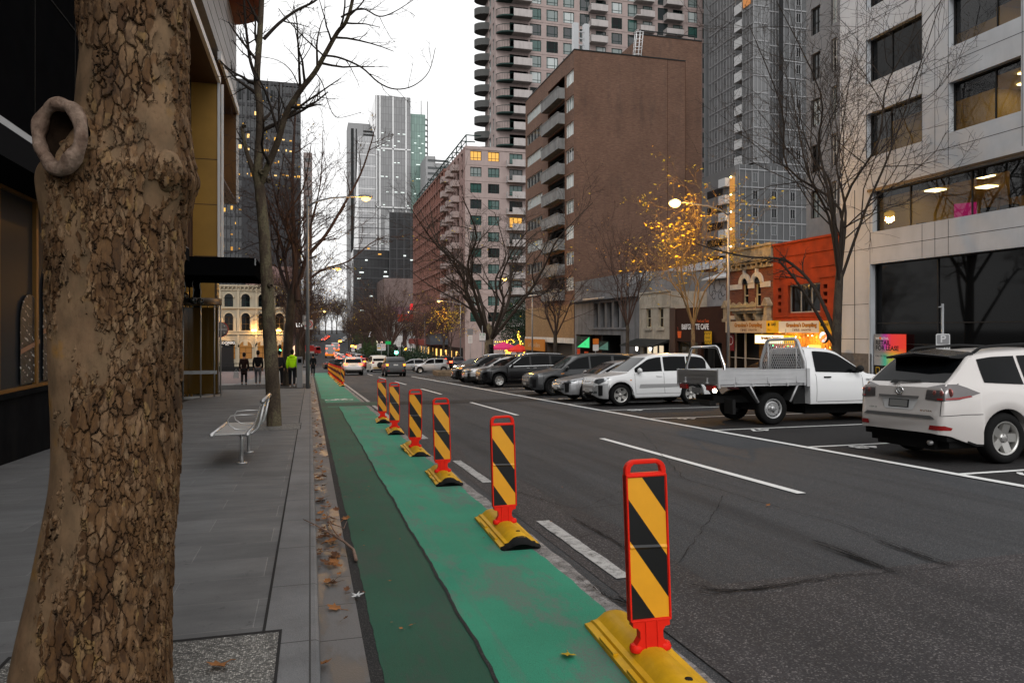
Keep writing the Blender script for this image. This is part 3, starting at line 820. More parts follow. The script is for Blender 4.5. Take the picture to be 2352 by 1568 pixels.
for x in (b0+.3,(b0+b1)/2-.1,b1-.5):
    P3 = [(-.02,zz-1.1),(-.18,zz-1.05),(-.45,zz-.5),(-.48,zz-.28),(-.02,zz-.28)]
    q2.add([(x,p[0],p[1]) for p in P3]+[(x+.22,p[0],p[1]) for p in P3], [(0,1,2,3,4),(9,8,7,6,5)]+[(i,(i+1)%5,5+(i+1)%5,5+i) for i in range(5)])
f3.place(q2.build('balconette', STO))
q = MB(); n = 26; yb = -.6
for k in range(n+1):
    x = b0+.05+(b1-b0-.1)*k/n; hh = .28+.14*abs(math.sin(k*PI*2/13)); q.tube([(x,yb,zz+.02),(x,yb,zz+hh)],.014,4)
    if k < n: q.tube([(x+.06*math.cos(a),yb,zz+.17+.08*math.sin(a)) for a in [i*PI/4 for i in range(9)]],.012,4)
for x in (b0+.02,b1-.02): q.tube([(x,yb,zz),(x,yb,zz+.62)],.02,5)
f3.place(q.build('iron_railing', M('cream_ironwork',(.4,.34,.2),.5)))
f3.boxes('dark_doorway', [(0,w3,.9,1.0,g2,sg0),(0,.5,.0,.9,g2,sg0),(w3-.1,w3,.0,.9,g2,sg0)], M('black_shopfront',(.014,.013,.013),.5))
f3.boxes('shopfront_post', [(1.0,1.08,.0,.1,g2,sg0),(2.1,2.16,.0,.1,g2,sg0),(.5,w3-.1,.02,.08,g2+1.5,g2+1.54)], FRA)
f3.boxes('timber_partition', [(2.9,4.3,.5,.55,g2,sg0)], M('dim_timber',(.12,.06,.015),.7,var=.3,vs=6))
shell(r3, FX, FX+12, yBd, yA, sg0-.1, z3, RBR, 'side_wall', skip='l')
# ---- shop signs, each its own thing
CREAM = M('sign_cream', (.42,.34,.24), .6, dirt=.15); PALE = M('sign_white', (.5,.48,.45), .6, dirt=.1); YEL = M('sign_yellow', (.62,.36,.015), .5); GOLD = M('sign_gold_letter', (.42,.17,.01), .5)
GOLDK = M('sign_brown_edge', (.08,.03,.01), .6)
def shop_sign(fac, u0, u1, label, back, lit=False, v0=737, v1=764, off=-.35):
    a = fac.P(u0,v0,off)[0]; c = fac.P(u1,v0,off)[0]; zt_, zb_ = fac.P((u0+u1)/2,v0,off)[1], fac.P((u0+u1)/2,v1,off)[1]
    w, h = c-a, zt_-zb_
    e = empty('shop_sign', fac.world(a, zb_, off), label, 'sign'); e.rotation_euler = (0,0,fac.th)
    b = MB(); b.box(0,w*.79,-.08,.1,0,h); b.build('sign_panel', back, e)
    y_ = emis('yellow_lightbox',(1,.55,.02),.9) if lit else YEL
    b = MB(); b.box(w*.79+.004,w,-.08,.1,0,h); b.build('side_panel', y_, e)
    words(e, "Grandma's Dumpling", h*.46, GOLDK, w*.45, h*.645, -.083, 'CENTER', bold=.02, space=1.05)
    words(e, "Grandma's Dumpling", h*.46, GOLD, w*.45, h*.645, -.088, 'CENTER', bold=.004, space=1.05)
    if not lit:
        words(e, "\u8ba2\u9910\u7535\u8bdd\uff1a0396547798", h*.25, GOLDK, w*.46, h*.22, -.083, 'CENTER', bold=.003)
    words(e, "EASI", h*.3, BLK, w*.92, h*.68, -.083, 'CENTER', bold=.006); words(e, "No.1", h*.24, BLK, w*.85, h*.25, -.083, 'CENTER')
    q = MB(); q.lathe([(h*.13,-.084),(h*.13,-.088)], 16, 0, T(w*.835,0,h*.68) @ RX(PI/2) @ T(0,0,.168)); q.build('emblem', BLK, e)
    return e, w, h
shop_sign(f3, 1669, 1790.5, 'cream dumpling shop sign with gold lettering below the brick terrace', CREAM)
shop_sign(f2, 1791.5, 1911, 'white dumpling shop sign with gold lettering below the orange wall', PALE)
e, w, h = shop_sign(f2, 1737, 1821, 'glowing lightbox dumpling sign on two rods hanging under the awning signs', emis('white_lightbox',(1,.86,.55),1.5), True, 770, 788.5, -1.6)
b = MB(); b.tube([(.55,0,h),(.55,0,h+.35)],.02,6); b.tube([(w-.6,0,h),(w-.6,0,h+.35)],.02,6); b.build('hanging_rod', FRA, e)
b = MB(); b.box(-.02,w+.02,-.1,.12,-.05,-.002); b.box(-.02,w+.02,-.1,.12,h+.002,h+.05); b.build('sign_case', YEL, e)
def disc_sign(name, P, r, th, label, face, rim, cat='sign'):
    e = empty(name, P, label, cat); e.rotation_euler = (0,0,th)
    b = MB(); b.lathe([(r,-.07),(r,.07)], 28, 0, RX(PI/2)); b.build('rim', rim, e)
    b = MB(); b.lathe([(r*.9,0),(r*.9,.015)], 28, 0, T(0,-.07,0) @ RX(PI/2)); b.build('face', face, e)
    return e
def mat_roundel():
    k = NT('round_sign_print'); v = k.coord(); n = k.noise(v, 3.5, 2)
    c = k.ramp(n, [(.35,(.05,.35,.5)),(.48,(.9,.75,.6)),(.55,(.9,.12,.03)),(.7,(.9,.3,.02))])
    return k.bsdf(c, .5, emit=c, estr=.9)
p = onX(FX-.9,1893,774); disc_sign('round_sign', p, .3, -PI/2, 'small round illuminated red and orange sign above the slatted shopfront', mat_roundel(), BLK)
p = onX(FX-.15,1679,787); e = empty('hanging_poster', p, 'narrow black and red poster with white ring left of dark doorway', 'poster'); e.rotation_euler = (0,0,-PI/2)
b = MB(); b.box(-.36,.36,-.02,.02,-.5,.55); b.build('board', M('poster_maroon',(.10,.006,.01),.5), e)
b = MB(); b.lathe([(.27,-.021),(.27,-.026),(.24,-.026),(.24,-.021)],24,0,T(0,0,.15) @ RX(PI/2) @ T(0,0,.047), cap=False); b.build('ring', WHT, e)
p = onX(FX-.1,1862,807); e = empty('neon_sign', p, 'small red neon open sign in the dumpling shop window', 'sign'); e.rotation_euler = (0,0,-PI/2)
b = MB(); b.box(-.32,.32,-.01,.02,-.16,.2); b.build('backing', emis('neon_white',(1,.7,.6),.7), e); words(e,'OPEN',.22,emis('neon_red',(1,.06,.01),5),0,0,-.03,'CENTER',bold=.01)
for (ss,zz,pw) in ((1.5,sg0-.5,90),(3.6,sg0-.5,90)):
    ld = bpy.data.lights.new('shop_light','POINT'); ld.energy = pw; ld.color = (1,.55,.15); ld.shadow_soft_size = .2
    lo = link(bpy.data.objects.new('shop_light', ld)); lo.location = f2.world(ss,zz,-.35)
# fairy lights strings
fl = empty('fairy_lights', f2.world(0,sg0,-.2), 'strings of coloured fairy lights across dumpling shopfront', 'lights'); fl.rotation_euler = (0,0,-PI/2)
FC = [emis('fairy_red',(1,.03,.02),9),emis('fairy_green',(.05,1,.2),7),emis('fairy_white',(.8,.9,1),7),emis('fairy_amber',(1,.4,.03),9)]
wire = MB()
for si,(dz,seg) in enumerate(((-.15,3),(-.75,3),(-1.55,4))):
    pts = []
    for k in range(61):
        x = .1+(w2s-.4)*k/60; pts.append((x,0,dz-.16*abs(math.sin(k/60*PI*seg))))
    wire.tube(pts,.006,3)
    for k in range(2,60,4):
        b = MB(); b.ball((0,0,0),.028,6,4); o = b.build('bulb', FC[(k//4+si)%4], fl, pts[k])
wire.build('wire', BLK, fl)

# ---------------- cafe with brown wall, graffiti wall and tin roofs behind
yD = ygap(1541)
r4 = building('cafe', FX, yD, 'dark brown single storey cafe with white lettering on a plain wall', 'shop')
f4 = right_side(r4, FX, yD); w4 = yD-yA-.02; z4 = f4.P(1541,709)[1]; sh4 = f4.P(1600,785)[1]; g4 = G(46)-.4
BRN = M('brown_render', (.04,.018,.012), .8, var=.12); BRNP = M('brown_pier', (.085,.055,.042), .8)
f4.wall(0, w4, g4, z4, [(.9,w4*.52,g4+.9,sh4),(w4*.58,w4-.5,g4,sh4)], BRN, .3)
f4.boxes('end_pier', [(0,.7,-.12,0,g4,z4+.05)], BRNP)
f4.window((.9,w4*.52,g4+.9,sh4), FRT, glass('cafe_glass',(.03,.024,.012),.05), .2, vb=(.5,)); f4.window((w4*.58,w4-.5,g4,sh4), FRT, GLD, .25, vb=(.5,))
shell(r4, FX, FX+10, yA+.02, yD, g4, z4, BRN, 'roof', skip='l')
def fw(fac, s, u0, v0, u1, size, mat, y=-.02, **kw):
    a = fac.P(u0,v0); c = fac.P(u1,v0); me = text_mesh(s, 1.0, mat, align='LEFT', **kw)
    xs = [vv.co.x for vv in me.vertices]; L = max(xs)-min(xs); o = fac.put('lettering', me, a[0], a[1], y)
    k = (c[0]-a[0])/L; o.scale = (k,1,size); return o
fw(f4, "B&B'GUETTE CAFE", 1566, 751, 1628, .52, WHT, bold=.03)
fw(f4, "Fresh and Tasty", 1601, 737.5, 1629, .3, ORG, shear=.2)
q = MB(); a = f4.P(1561,770); q.prism([(a[0]-.28,a[1]+.3),(a[0]-.2,a[1]-.18),(a[0]+.2,a[1]-.18),(a[0]+.28,a[1]+.3)], -.03, 0.0)
f4.place(q.build('bowl_emblem', ORG))
q = MB(); q.prism([(a[0]-.22,a[1]+.32),(a[0]-.3,a[1]+.62),(a[0]-.25,a[1]+.63),(a[0]-.17,a[1]+.32)],-.03,0); f4.place(q.build('spoon_emblem', M('brown_red',(.2,.04,.02),.6)))
yl = f4.P(1634,775); e = empty('blade_sign', f4.world(yl[0],yl[1],-.25), 'small yellow sign with black script beside the lamp pole', 'sign'); e.rotation_euler = (0,0,-PI/2)
b = MB(); b.box(-.4,.4,-.04,.04,-.42,.42); b.build('board', YEL, e); words(e,'Vanella',.22,BLK,0,0,-.045,'CENTER',shear=.3)
for zz in (.28,-.28):
    q = MB()
    for k in range(8): q.box(-.38+k*.1,-.33+k*.1,-.045,-.041,zz-.1+(k%2)*.08,zz+.02+(k%2)*.08)
    q.build('pattern_band', BLK, e)
GRW = M('grey_side_wall', (.24,.24,.25), .8, var=.15, dirt=.2); TIN = M('tin_roof', (.34,.35,.37), .45, .3, var=.12, vs=1.5)
r4b = building('grey_shed', FX+3, yD, 'grey shed with graffiti outlines and pale tin roof above the brown cafe')
f4b = right_side(r4b, FX+3, yD); zg1 = f4b.P(1560,650)[1]; w4b = yD-yA
f4b.wall(0, w4b, z4-1, zg1, [], GRW)
gq = MB()
for k, (gx, gz, gr) in enumerate(((.7,.75,.5),(1.5,1.0,.55),(2.3,.6,.45),(3.2,.95,.55),(4.0,.6,.4),(4.9,.9,.6),(5.8,.7,.5),(6.7,.95,.5),(1.0,.35,.35),(1.9,.25,.3))):
    gq.tube([(gx+gr*.7*math.cos(a),-.012,zg1-1.55+gz+gr*math.sin(a)*.9) for a in [i*PI/9 for i in range(17)]],.022,4)
f4b.place(gq.build('graffiti_outline', M('graffiti_black',(.04,.04,.045),.7)))
q = MB(); n = 46
for k in range(n):
    x0, x1 = -.2+(w4b+.2)*k/n, -.2+(w4b+.2)*(k+1)/n; xm = (x0+x1)/2
    inset = 1.6*(1-min(1,xm/3.0)) if xm < 3 else 0
    q.add([(x0,-.25,zg1),(xm,-.25,zg1+.05),(x1,-.25,zg1),(max(x0,1.9),3.2,zg1+1.35),(max(xm,1.9),3.2,zg1+1.4),(max(x1,1.9),3.2,zg1+1.35)], [(0,1,4,3),(1,2,5,4)])
f4b.place(q.build('tin_roof', TIN)); f4b.boxes('gutter', [(-.25,w4b,-.35,-.25,zg1-.08,zg1+.03)], M('pale_metal'))
shell(r4b, FX+3, FX+9, yA, yD, z4-1, zg1-.01, GRW, 'side_wall', skip='lt')
r4c = building('brick_warehouse', FX+7, ygap(1470), 'old red brick rear building with hipped tin roof behind the cafe')
f4c = right_side(r4c, FX+7, onX(FX+7,1470,650).y); zc1 = f4c.P(1520,633)[1]; w4c = 15
RB2 = mat_brick('old_red_brick', (.13,.03,.022), (.17,.045,.03), (.15,.11,.1), 1, .45)
f4c.wall(0, w4c, 0, zc1, [], RB2)
q = MB(); q.add([(-.2,-.3,zc1),(w4c,-.3,zc1),(w4c,3,zc1+1.15),(2.6,3,zc1+1.15)], [(0,1,2,3)]); f4c.place(q.build('tin_roof', TIN))
f4c.boxes('gutter', [(-.25,w4c,-.4,-.3,zc1-.1,zc1+.02)], M('pale_metal'))
f4c.boxes('rear_wall', [(0,w4c,5.9,6,0,zc1)], RB2)

# ---------------- small cream building
yE = ygap(1470)
r5 = building('cream_shop', FX, yE, 'small cream rendered two storey shop with two narrow sash windows', 'shop')
f5 = right_side(r5, FX, yE-.01); w5 = yE-yD-.03; z5 = f5.P(1475,675)[1]; g5 = G(51)-.4; sh5 = f5.P(1500,781)[1]
CRM = M('cream_render', (.36,.32,.26), .85, var=.18, vs=2, dirt=.4)
W5 = [f5.rect(1484,709,1495,752.5), f5.rect(1512.5,707,1523.5,752)]; W5[1] = (W5[1][0],W5[1][1],W5[0][2],W5[0][3])
f5.wall(0, w5, g5, z5, W5+[(.6,w5-.3,g5,sh5)], CRM, .22)
for r in W5: f5.window(r, M('cream_sash'), GLD, .15, hb=(.5,), t=.08)
f5.boxes('sill', [(r[0]-.2,r[1]+.2,-.12,0,r[2]-.2,r[2]-.04) for r in W5]+[(0,w5,-.08,0,z5-.02,z5+.1),(0,w5,-.05,0,z5-1.2,z5-1.12),(0,.12,-.06,0,sh5,z5)], CRM)
q = MB(); q.prism([(-1.5,sh5-.5),(-1.5,sh5-.42),(0,sh5+.1),(0,sh5-.1)], -.7, w5-.1, 'x'); f5.place(q.build('awning', M('black_awning',(.015,.017,.017),.5)))
for k in range(3): f5.window((.9+k*1.05,1.85+k*1.05,g5+.1,sh5-.35), FRT, emis('white_lit_shop',(1,.82,.55),.55), .18, name='shop_door', hb=(.4,))
shell(r5, FX, FX+8, yD, yE, g5, z5, CRM, 'side_wall', skip='l')
for (u,v,lb) in ((1464.6,799.5,'glowing white round shop sign nearest the slender tree'),(1496,799,'white round sign on the lit shop door under black awning')):
    disc_sign('globe_sign', onX(FX-.95,u,v), .26, -PI/2, lb, emis('white_globe',(1,.95,.85),2.2 if u < 1480 else .6), BLK)

# ---------------- grey two storey building
yF = 71.0
r6 = building('grey_shop_building', FX, yF, 'long grey rendered building with a row of five recessed upper windows')
f6 = right_side(r6, FX, yF); w6 = yF-yE; z6 = 6.45; g6 = G(62)-.6; sh6 = f6.P(1400,769)[1]
GRR = M('grey_render', (.15,.15,.155), .85, var=.2, vs=.8, dirt=.5)
W6 = []
wa = f6.P(1362,730)[0]; wb_ = f6.P(1444,730)[0]; pt = (wb_-wa)/5
zw0, zw1 = f6.P(1362,752)[1], f6.P(1362,697)[1]
for k in range(5): W6.append((wa+pt*k+.15,wa+pt*k+pt*.75,zw0,zw1))
f6.wall(0, w6, g6, z6, W6+[(.4,w6*.75,g6,sh6)], GRR, .45)
for r in W6: f6.window(r, FRD, GLD, .4, hb=(.3,), t=.07)
f6.boxes('slab_hood', [(.0,wb_+2.0,-.55,0,zw1+.25,zw1+.45),(wa-.3,wb_+.3,-.12,0,zw0-.18,zw0-.05)], GRR)
f6.boxes('lamp_strip', [(wa-1.2,wb_-4,-.6,-.56,zw1+.36,zw1+.46)], M('pale_metal'))
b = MB(); b.box(.4,w6*.75,2.0,2.1,g6,sh6); b.box(.4,.5,.45,2.0,g6,sh6,1); b.box(w6*.45,w6*.46,.1,2,g6,sh6,1); b.box(.4,w6*.75,.1,2,sh6-.03,sh6,1)
f6.place(b.build('shop_interior', [M('dark_shop_wall',(.04,.022,.015),.8), BLK]))
f6.boxes('shop_counter', [(1.4,5.5,1.2,1.9,g6,g6+1.9)], emis('orange_shop_glow',(1,.28,.03),.5))
f6.boxes('menu_board', [(.6,1.3,.05,.1,g6+.3,g6+2.6),(2.6,3.6,.05,.1,g6+.3,g6+2.4)], M('red_menu',(.45,.05,.01),.6))
shell(r6, FX, FX+14, yE, yF, g6, z6, GRR, 'side_wall', skip='l')
gq = MB(); a = f6.P(1420,655)
for k in range(14):
    x = f6.P(1443,640)[0]+k*.35; gq.tube([(x+.1*rnd.uniform(-1,1),-.02,z6-1.0-rnd.random()*.5),(x+.15*rnd.uniform(-1,1),-.02,z6-.35+.2*rnd.random())],.045,4)
f6.place(gq.build('graffiti_tag', M('graffiti_white',(.3,.31,.32),.7)))
GRL = emis('green_lightbox',(.03,.55,.17),.9); GRD2 = M('dark_green_sign',(.01,.03,.025),.5)
def tri_sign(u0,v0,u1,v1,label,lit,off):
    a = f6.P(u0,v0,off); c = f6.P(u1,v1,off); w, h = c[0]-a[0], a[1]-c[1]
    e = empty('triangle_sign', f6.world(a[0],c[1],off), label, 'sign'); e.rotation_euler = (0,0,-PI/2)
    b = MB(); b.box(0,w,-.05,.05,0,h); b.build('board', GRD2, e)
    b = MB(); b.prism([(w*.04,.02),(w*.99,.02),(w*.99,h*.95)],-.06,-.05); b.build('green_triangle', lit, e)
    words(e,'12-12',h*.16,M('pale_green_letter',(.3,.6,.45),.5),w*.4,h*.72,-.056,'CENTER'); words(e,'\ub9db\uc788\ub294',h*.15,BLK,w*.68,h*.3,-.066,'CENTER')
tri_sign(1326,772,1355,799,'bright green lit triangle sign over grey building shopfront',GRL,-.9)
tri_sign(1371,783,1398,804,'dull green triangle sign right of the bright green one',M('pale_green_sign',(.12,.3,.24),.5),-1.2)

# ---------------- tall brown brick apartment block
Y7 = 71.2
r7 = building('brick_apartment_block', FX, Y7, 'tall brown brick apartment block with blank side wall and concrete balconies')
BB = mat_brick('brown_brick', (.125,.064,.043), (.158,.084,.056), (.11,.078,.058), 1, .4)
BBY = mat_brick('lamplit_brick', (.21,.125,.055), (.25,.155,.07), (.17,.12,.07), 1, .25)  # brown brick with the street lamps' warm light put into its colour
f7 = right_side(r7, FX, 88.8); z7 = 30.1; g7 = G(80)-.5; w7 = 88.8-Y7
cW = (f7.P(1299.4,200)[0], w7-.15); aW = (f7.P(1209.7,300)[0], f7.P(1245.6,300)[0]); bW = (f7.P(1258.5,300)[0], f7.P(1297,300)[0])
R7 = []
for k in range(10):
    zt_ = 28.35-2.66*k
    if zt_ < 5: break
    R7 += [('c',(cW[0],cW[1],zt_-1.4,zt_)),('a',(aW[0],aW[1],zt_-1.35,zt_-.1)),('b',(bW[0],bW[1],zt_-2.0,zt_+.15))]
zsh = f7.P(1260,808)[1]-.0; zb7 = -.4
BALC = M('grey_concrete_balcony', (.17,.17,.168), .85, var=.15, dirt=.45)
lowz = 4.2
f7.wall(0, w7, lowz, z7, [r for _, r in R7 if r[2] > lowz], BB, .22)
f7.wall(0, w7, .2, lowz, [r for _, r in R7 if r[3] < lowz-.1], BBY, .22, 'lower_wall')
mixp = [GLB,GLC,GLM,GLD,GLC,GLB]
for i,(kk,r) in enumerate(R7):
    if r[2] < lowz < r[3]: continue
    if kk == 'c': f7.window(r, FRW, [GLB,GLM,GLB,GLC][i%4], .15, vb=(.3,.62), t=.07)
    elif kk == 'a': f7.window(r, FRA, mixp[(i*5)%6], .15, vb=(.2,.4,.6,.8), t=.06)
    else:
        f7.window((r[0],r[1],r[2],r[3]), FRD, GLD, .9, vb=(.5,), name='balcony_door')
        q = MB(); z = r[2]-.15; q.box(bW[0]-.05,bW[1]+.05,-.75,0.2,z-.18,z); q.box(bW[0]-.05,bW[1]+.05,-.8,-.7,z-.18,z+.95); q.box(bW[0]-.05,bW[0]+.05,-.7,0,z,z+.95); q.box(bW[1]-.05,bW[1]+.05,-.7,0,z,z+.95)
        q.box(bW[0]-.1,bW[1]+.1,-.85,-.66,z+.95,z+1.04)
        f7.place(q.build('balcony', BALC))
f7.boxes('white_band', [(0,w7,-.08,0,.2,.75)], WST)
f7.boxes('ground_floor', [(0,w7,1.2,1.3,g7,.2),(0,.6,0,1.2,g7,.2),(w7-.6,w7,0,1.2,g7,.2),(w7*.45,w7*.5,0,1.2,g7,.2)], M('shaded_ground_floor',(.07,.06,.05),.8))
s7 = facing(r7, FX, Y7); xr = 38.6-FX
s7.wall(0, xr, g7, z7+.05, [], BB, name='side_wall'); 
s7.boxes('side_wall_joint', [(xr*.83,xr*.835,-.004,.01,4.5,z7),(xr-.03,xr,-.03,.01,4.5,z7)], M('brick_joint',(.07,.035,.02),.9))
shell(r7, FX, 38.6, Y7, 88.8, g7, z7, ROOFM, 'roof', skip='ln')
f7.boxes('roof_capping', [(0,w7,-.06,.25,z7,z7+.1)], FRD); s7.boxes('roof_capping', [(0,xr,-.06,.25,z7+.05,z7+.16)], FRD)
s7b = facing(r7, 34.7, 73.6); s7b.wall(0, 7.2, 4, 33.5, [], BB, name='stair_block_wall')
s7c = right_side(r7, 34.7, 80); s7c.wall(0, 6.4, 28, 33.5, [], BB, name='stair_block_side')
shell(r7, 34.7, 41.9, 73.6, 80, 4, 33.5, ROOFM, 'stair_block_roof', skip='ln'); s7b.boxes('roof_capping', [(0,7.2,-.06,.25,33.5,33.62)], FRD)
# roof details
q = MB()
for k in range(7):
    a = 2*PI*k/7; q.tube([(33.6+.45*math.cos(a),72.6+.45*math.sin(a),30.1),(33.9+.45*math.cos(a),72.6+.45*math.sin(a),33.3)],.035,4)
for zz in (30.8,31.6,32.4,33.2): q.tube([(33.6+(zz-30.1)*.094+.47*math.cos(i*PI/8),72.6+.47*math.sin(i*PI/8),zz) for i in range(17)],.035,4)
q.build('ladder_cage', M('white_metal',(.6,.6,.6),.4), r7, world=True)
q = MB(); q.box(27.0,27.55,74,74.6,30.1,34.2); q.box(28.2,28.75,74,74.6,30.1,34.2)
for k in range(5): q.box(27.6,28.15,74.2,74.3,30.5+k*.7,30.6+k*.7)
q.build('roof_flue', M('galvanised',(.38,.39,.4),.4,.5), r7, world=True)
q = MB(); q.tube([(35,75,34.6),(41.8,75,34.6)],.07,5); [q.tube([(x,75,33.5),(x,75,34.6)],.05,5) for x in (35,37.2,39.5,41.8)]; q.box(36,39,76,78,33.5,34.5); q.build('roof_rail', FRD, r7, world=True)
e = empty('restaurant_sign', f7.world(f7.P(1222,785)[0], f7.P(1240,798)[1], -.5), 'brown hanging sign with pale script lettering under the lamplit brick block', 'sign'); e.rotation_euler = (0,0,-PI/2)
wsg = f7.P(1262,785)[0]-f7.P(1217,785)[0]
b = MB(); b.box(-1.2,wsg-1.2,-.08,.08,-.35,1.0); b.build('board', M('sign_brown_orange',(.24,.09,.015),.6,emit=(1,.35,.05),estr=.06), e); words(e,'Le Papion Bistro',.72,M('sign_cream'),wsg/2-1.2,.3,-.09,'CENTER',shear=.3)

# ---------------- pink concrete podium building
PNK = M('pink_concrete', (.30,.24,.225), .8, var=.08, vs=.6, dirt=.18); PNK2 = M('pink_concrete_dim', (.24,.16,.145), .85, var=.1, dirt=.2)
Y9 = 126.2
r9 = building('hotel_podium', FX, Y9, 'pinkish concrete ten storey hotel with gridded street front and arched entrance canopy')
f9 = facing(r9, FX, Y9); z9 = 33.5; w9 = 14.0; g9 = -4.9
R9 = []; p9 = 2.81; ztop9 = f9.P(1080,346)[1]
for k in range(11):
    z1_ = ztop9-p9*k
    if z1_ < 2: break
    for (u0,u1) in ((1080,1106),(1121,1147)):
        R9.append((f9.P(u0,400)[0], f9.P(u1,400)[0], z1_-1.65, z1_))
    R9.append((f9.P(1170,400)[0], f9.P(1200,400)[0], z1_-1.9, z1_-.05))
f9.wall(0, w9, g9, z9, R9, PNK, .25)
pl9 = [LITW, LITW, GLT, GLC, GLT, GLM, GLT, GLD, GLT, GLM, GLT, GLD]
for i, r in enumerate(R9):
    pane = pl9[i%12] if i > 2 else (LITW if i < 2 else GLT)
    if i > 2 and pane is LITW: pane = GLT
    if i in (14,): pane = LITW
    f9.window(r, FRG, pane, .2, vb=(.33,.66), hb=(.3,), t=.09)
f9.boxes('floor_band', [(0,w9,-.12,0,z9-.5,z9+.05)]+[(0,w9,-.05,0,ztop9-p9*k+.35,ztop9-p9*k+.5) for k in range(11)], PNK)
bq = []
for k in range(11):
    z = ztop9-p9*k-2.3
    if z < 1: break
    q = MB(); a, c = f9.P(1162,400)[0], f9.P(1207,400)[0]; q.box(a,c,-1.2,0,z-.2,z); q.box(a+.9,c,-1.25,-1.15,z-.2,z+1.0); q.box(a,a+.08,-1.2,0,z,z+.9)
    f9.place(q.build('balcony', M('pale_balcony',(.36,.33,.32),.8,dirt=.3)))
s9 = right_side(r9, FX, 190.0); L9 = 190-Y9
R9s = []
n9 = 14; sx0 = 190-145.5
for k in range(10):
    z1_ = ztop9-p9*k
    if z1_ < 3: break
    for j in range(n9): R9s.append((1.0+j*sx0/n9, 1.0+j*sx0/n9+sx0/n9*.62, z1_-1.95, z1_+.1))
R9t = []
for k in range(10):
    z1_ = ztop9-p9*k
    for j in range(5): R9t.append((sx0+2+j*3.4, sx0+3.6+j*3.4, z1_-1.6, z1_))
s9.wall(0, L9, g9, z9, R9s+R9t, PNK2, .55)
for i, r in enumerate(R9t): s9.window(r, FRG, [GLT,GLD,GLM][i%3], .3, vb=(.5,), kids=False)
for i, r in enumerate(R9s): s9.window(r, FRD, GLD if i%3 else GLM, .5, vb=(.5,), kids=False)
s9.flush(); f9.flush()
s9.boxes('grid_frame', [(1.0+j*sx0/n9-.9,1.0+j*sx0/n9-.45,-.5,0,0,z9) for j in range(n9+1)]+[(0,sx0+.8,-.5,0,ztop9-p9*k+.25,ztop9-p9*k+.6) for k in range(10)], M('red_brown_frame',(.2,.1,.08),.8,dirt=.2))
q = []
for j in range(3):
    for k in range(9): q.append((sx0+1.2+j*5.4,sx0+3.4+j*5.4,-1.3,0,ztop9-p9*k-2.5,ztop9-p9*k-1.4))
s9.boxes('street_balcony', q, PNK)
shell(r9, FX, FX+w9, Y9, 190, g9, z9, ROOFM, 'roof', skip='ln')
q = MB()
for k in range(15): y = Y9+1+k*4.4; q.tube([(FX+.4,y,z9),(FX+.4,y,z9+2.2)],.12,4); q.tube([(FX+.4,y,z9+2.2),(FX+3,y,z9+2.2)],.12,4)
q.tube([(FX+.4,Y9+1,z9+2.2),(FX+.4,Y9+62,z9+2.2)],.12,4); q.tube([(FX+.4,Y9+1,z9+1.1),(FX+.4,Y9+62,z9+1.1)],.08,4); q.build('roof_pergola', FRG, r9, world=True)
q = MB(); aw0 = [(math.cos(a)*3.2,math.sin(a)*2.2) for a in [PI*i/12 for i in range(13)]]
q.prism([(145+p_[0],-1.3+p_[1]) for p_ in aw0], 22.4, 25.9, 'x', smooth=False); q.build('arched_canopy', M('slate_canopy',(.06,.065,.075),.6), r9, world=True)
q = MB(); q.box(22.6,25.9,148.5,176,-1.6,-.5); q.build('red_canopy', M('red_canopy',(.22,.06,.05),.6), r9, world=True)
q = MB(); q.box(25.6,25.98,128,188,-4.9,-1.6); q.build('dark_arcade', M('black_shopfront'), r9, world=True)
for k in range(10):
    q = MB(); q.box(25.4,25.58,131+k*5.5,131.6+k*5.5,-3.8,-2.3); q.build('lit_lantern', emis('lantern_glow',(1,.55,.14),3.2 if k%3 else 1.4), r9, world=True)
for k in range(7):
    q = MB(); q.box(22.6,22.9,149+k*4.2,149.3+k*4.2,-4.9,-1.7); q.build('canopy_post', M('pale_metal'), r9, world=True)

# ---------------- apartment tower with round balconies
Y8 = 137.0; X8 = 34.2
r8 = building('apartment_tower', X8, Y8, 'very tall pinkish apartment tower with stacked pale balconies rising out of frame')
f8 = facing(r8, X8, Y8); z8 = 84.0; p8 = 3.07
R8 = []; zt8 = 63.8+p8*6
cols = [((1850+x0/2.24)/1.7415,(1850+x1/2.24)/1.7415) for x0,x1 in ((605,705),(752,855),(902,1000),(1050,1140),(1195,1285),(1335,1430),(1480,1565),(1615,1700),(1750,1840),(1885,1972),(2020,2105),(2150,2240))]
cs = [(f8.P(a,100)[0], f8.P(c,100)[0]) for a, c in cols]
w8 = cs[-1][1]+5
for k in range(22):
    z1_ = zt8-p8*k
    if z1_ < 27: break
    for j, c in enumerate(cs):
        if k > 15 and j < 9: continue
        R8.append((j,k,(c[0],c[1],z1_-(2.2 if j not in (3,4,6,7,8) else 2.5),z1_)))
f8.wall(0, w8, 20, z8, [r for _,_,r in R8], PNK, .2)
pp = [GLB,GLC,GLT,GLC,GLM,GLB,GLT,GLD,GLC,GLM]
for i,(j,k,r) in enumerate(sorted(R8, key=lambda q: (q[0] > 9, q[1] < 4, q[1]))):
    pane = GLM if j == 11 else pp[(j*3+k*7+j*k) % 10]
    f8.window(r, FRG, pane, .12, vb=(.12,.72), hb=(.28,), t=.1, kids=False)
f8.flush()
f8.boxes('floor_band', [(0,w8,-.06,0,zt8-p8*k+.4,zt8-p8*k+.52) for k in range(19)], PNK)
PB = M('pale_balcony')
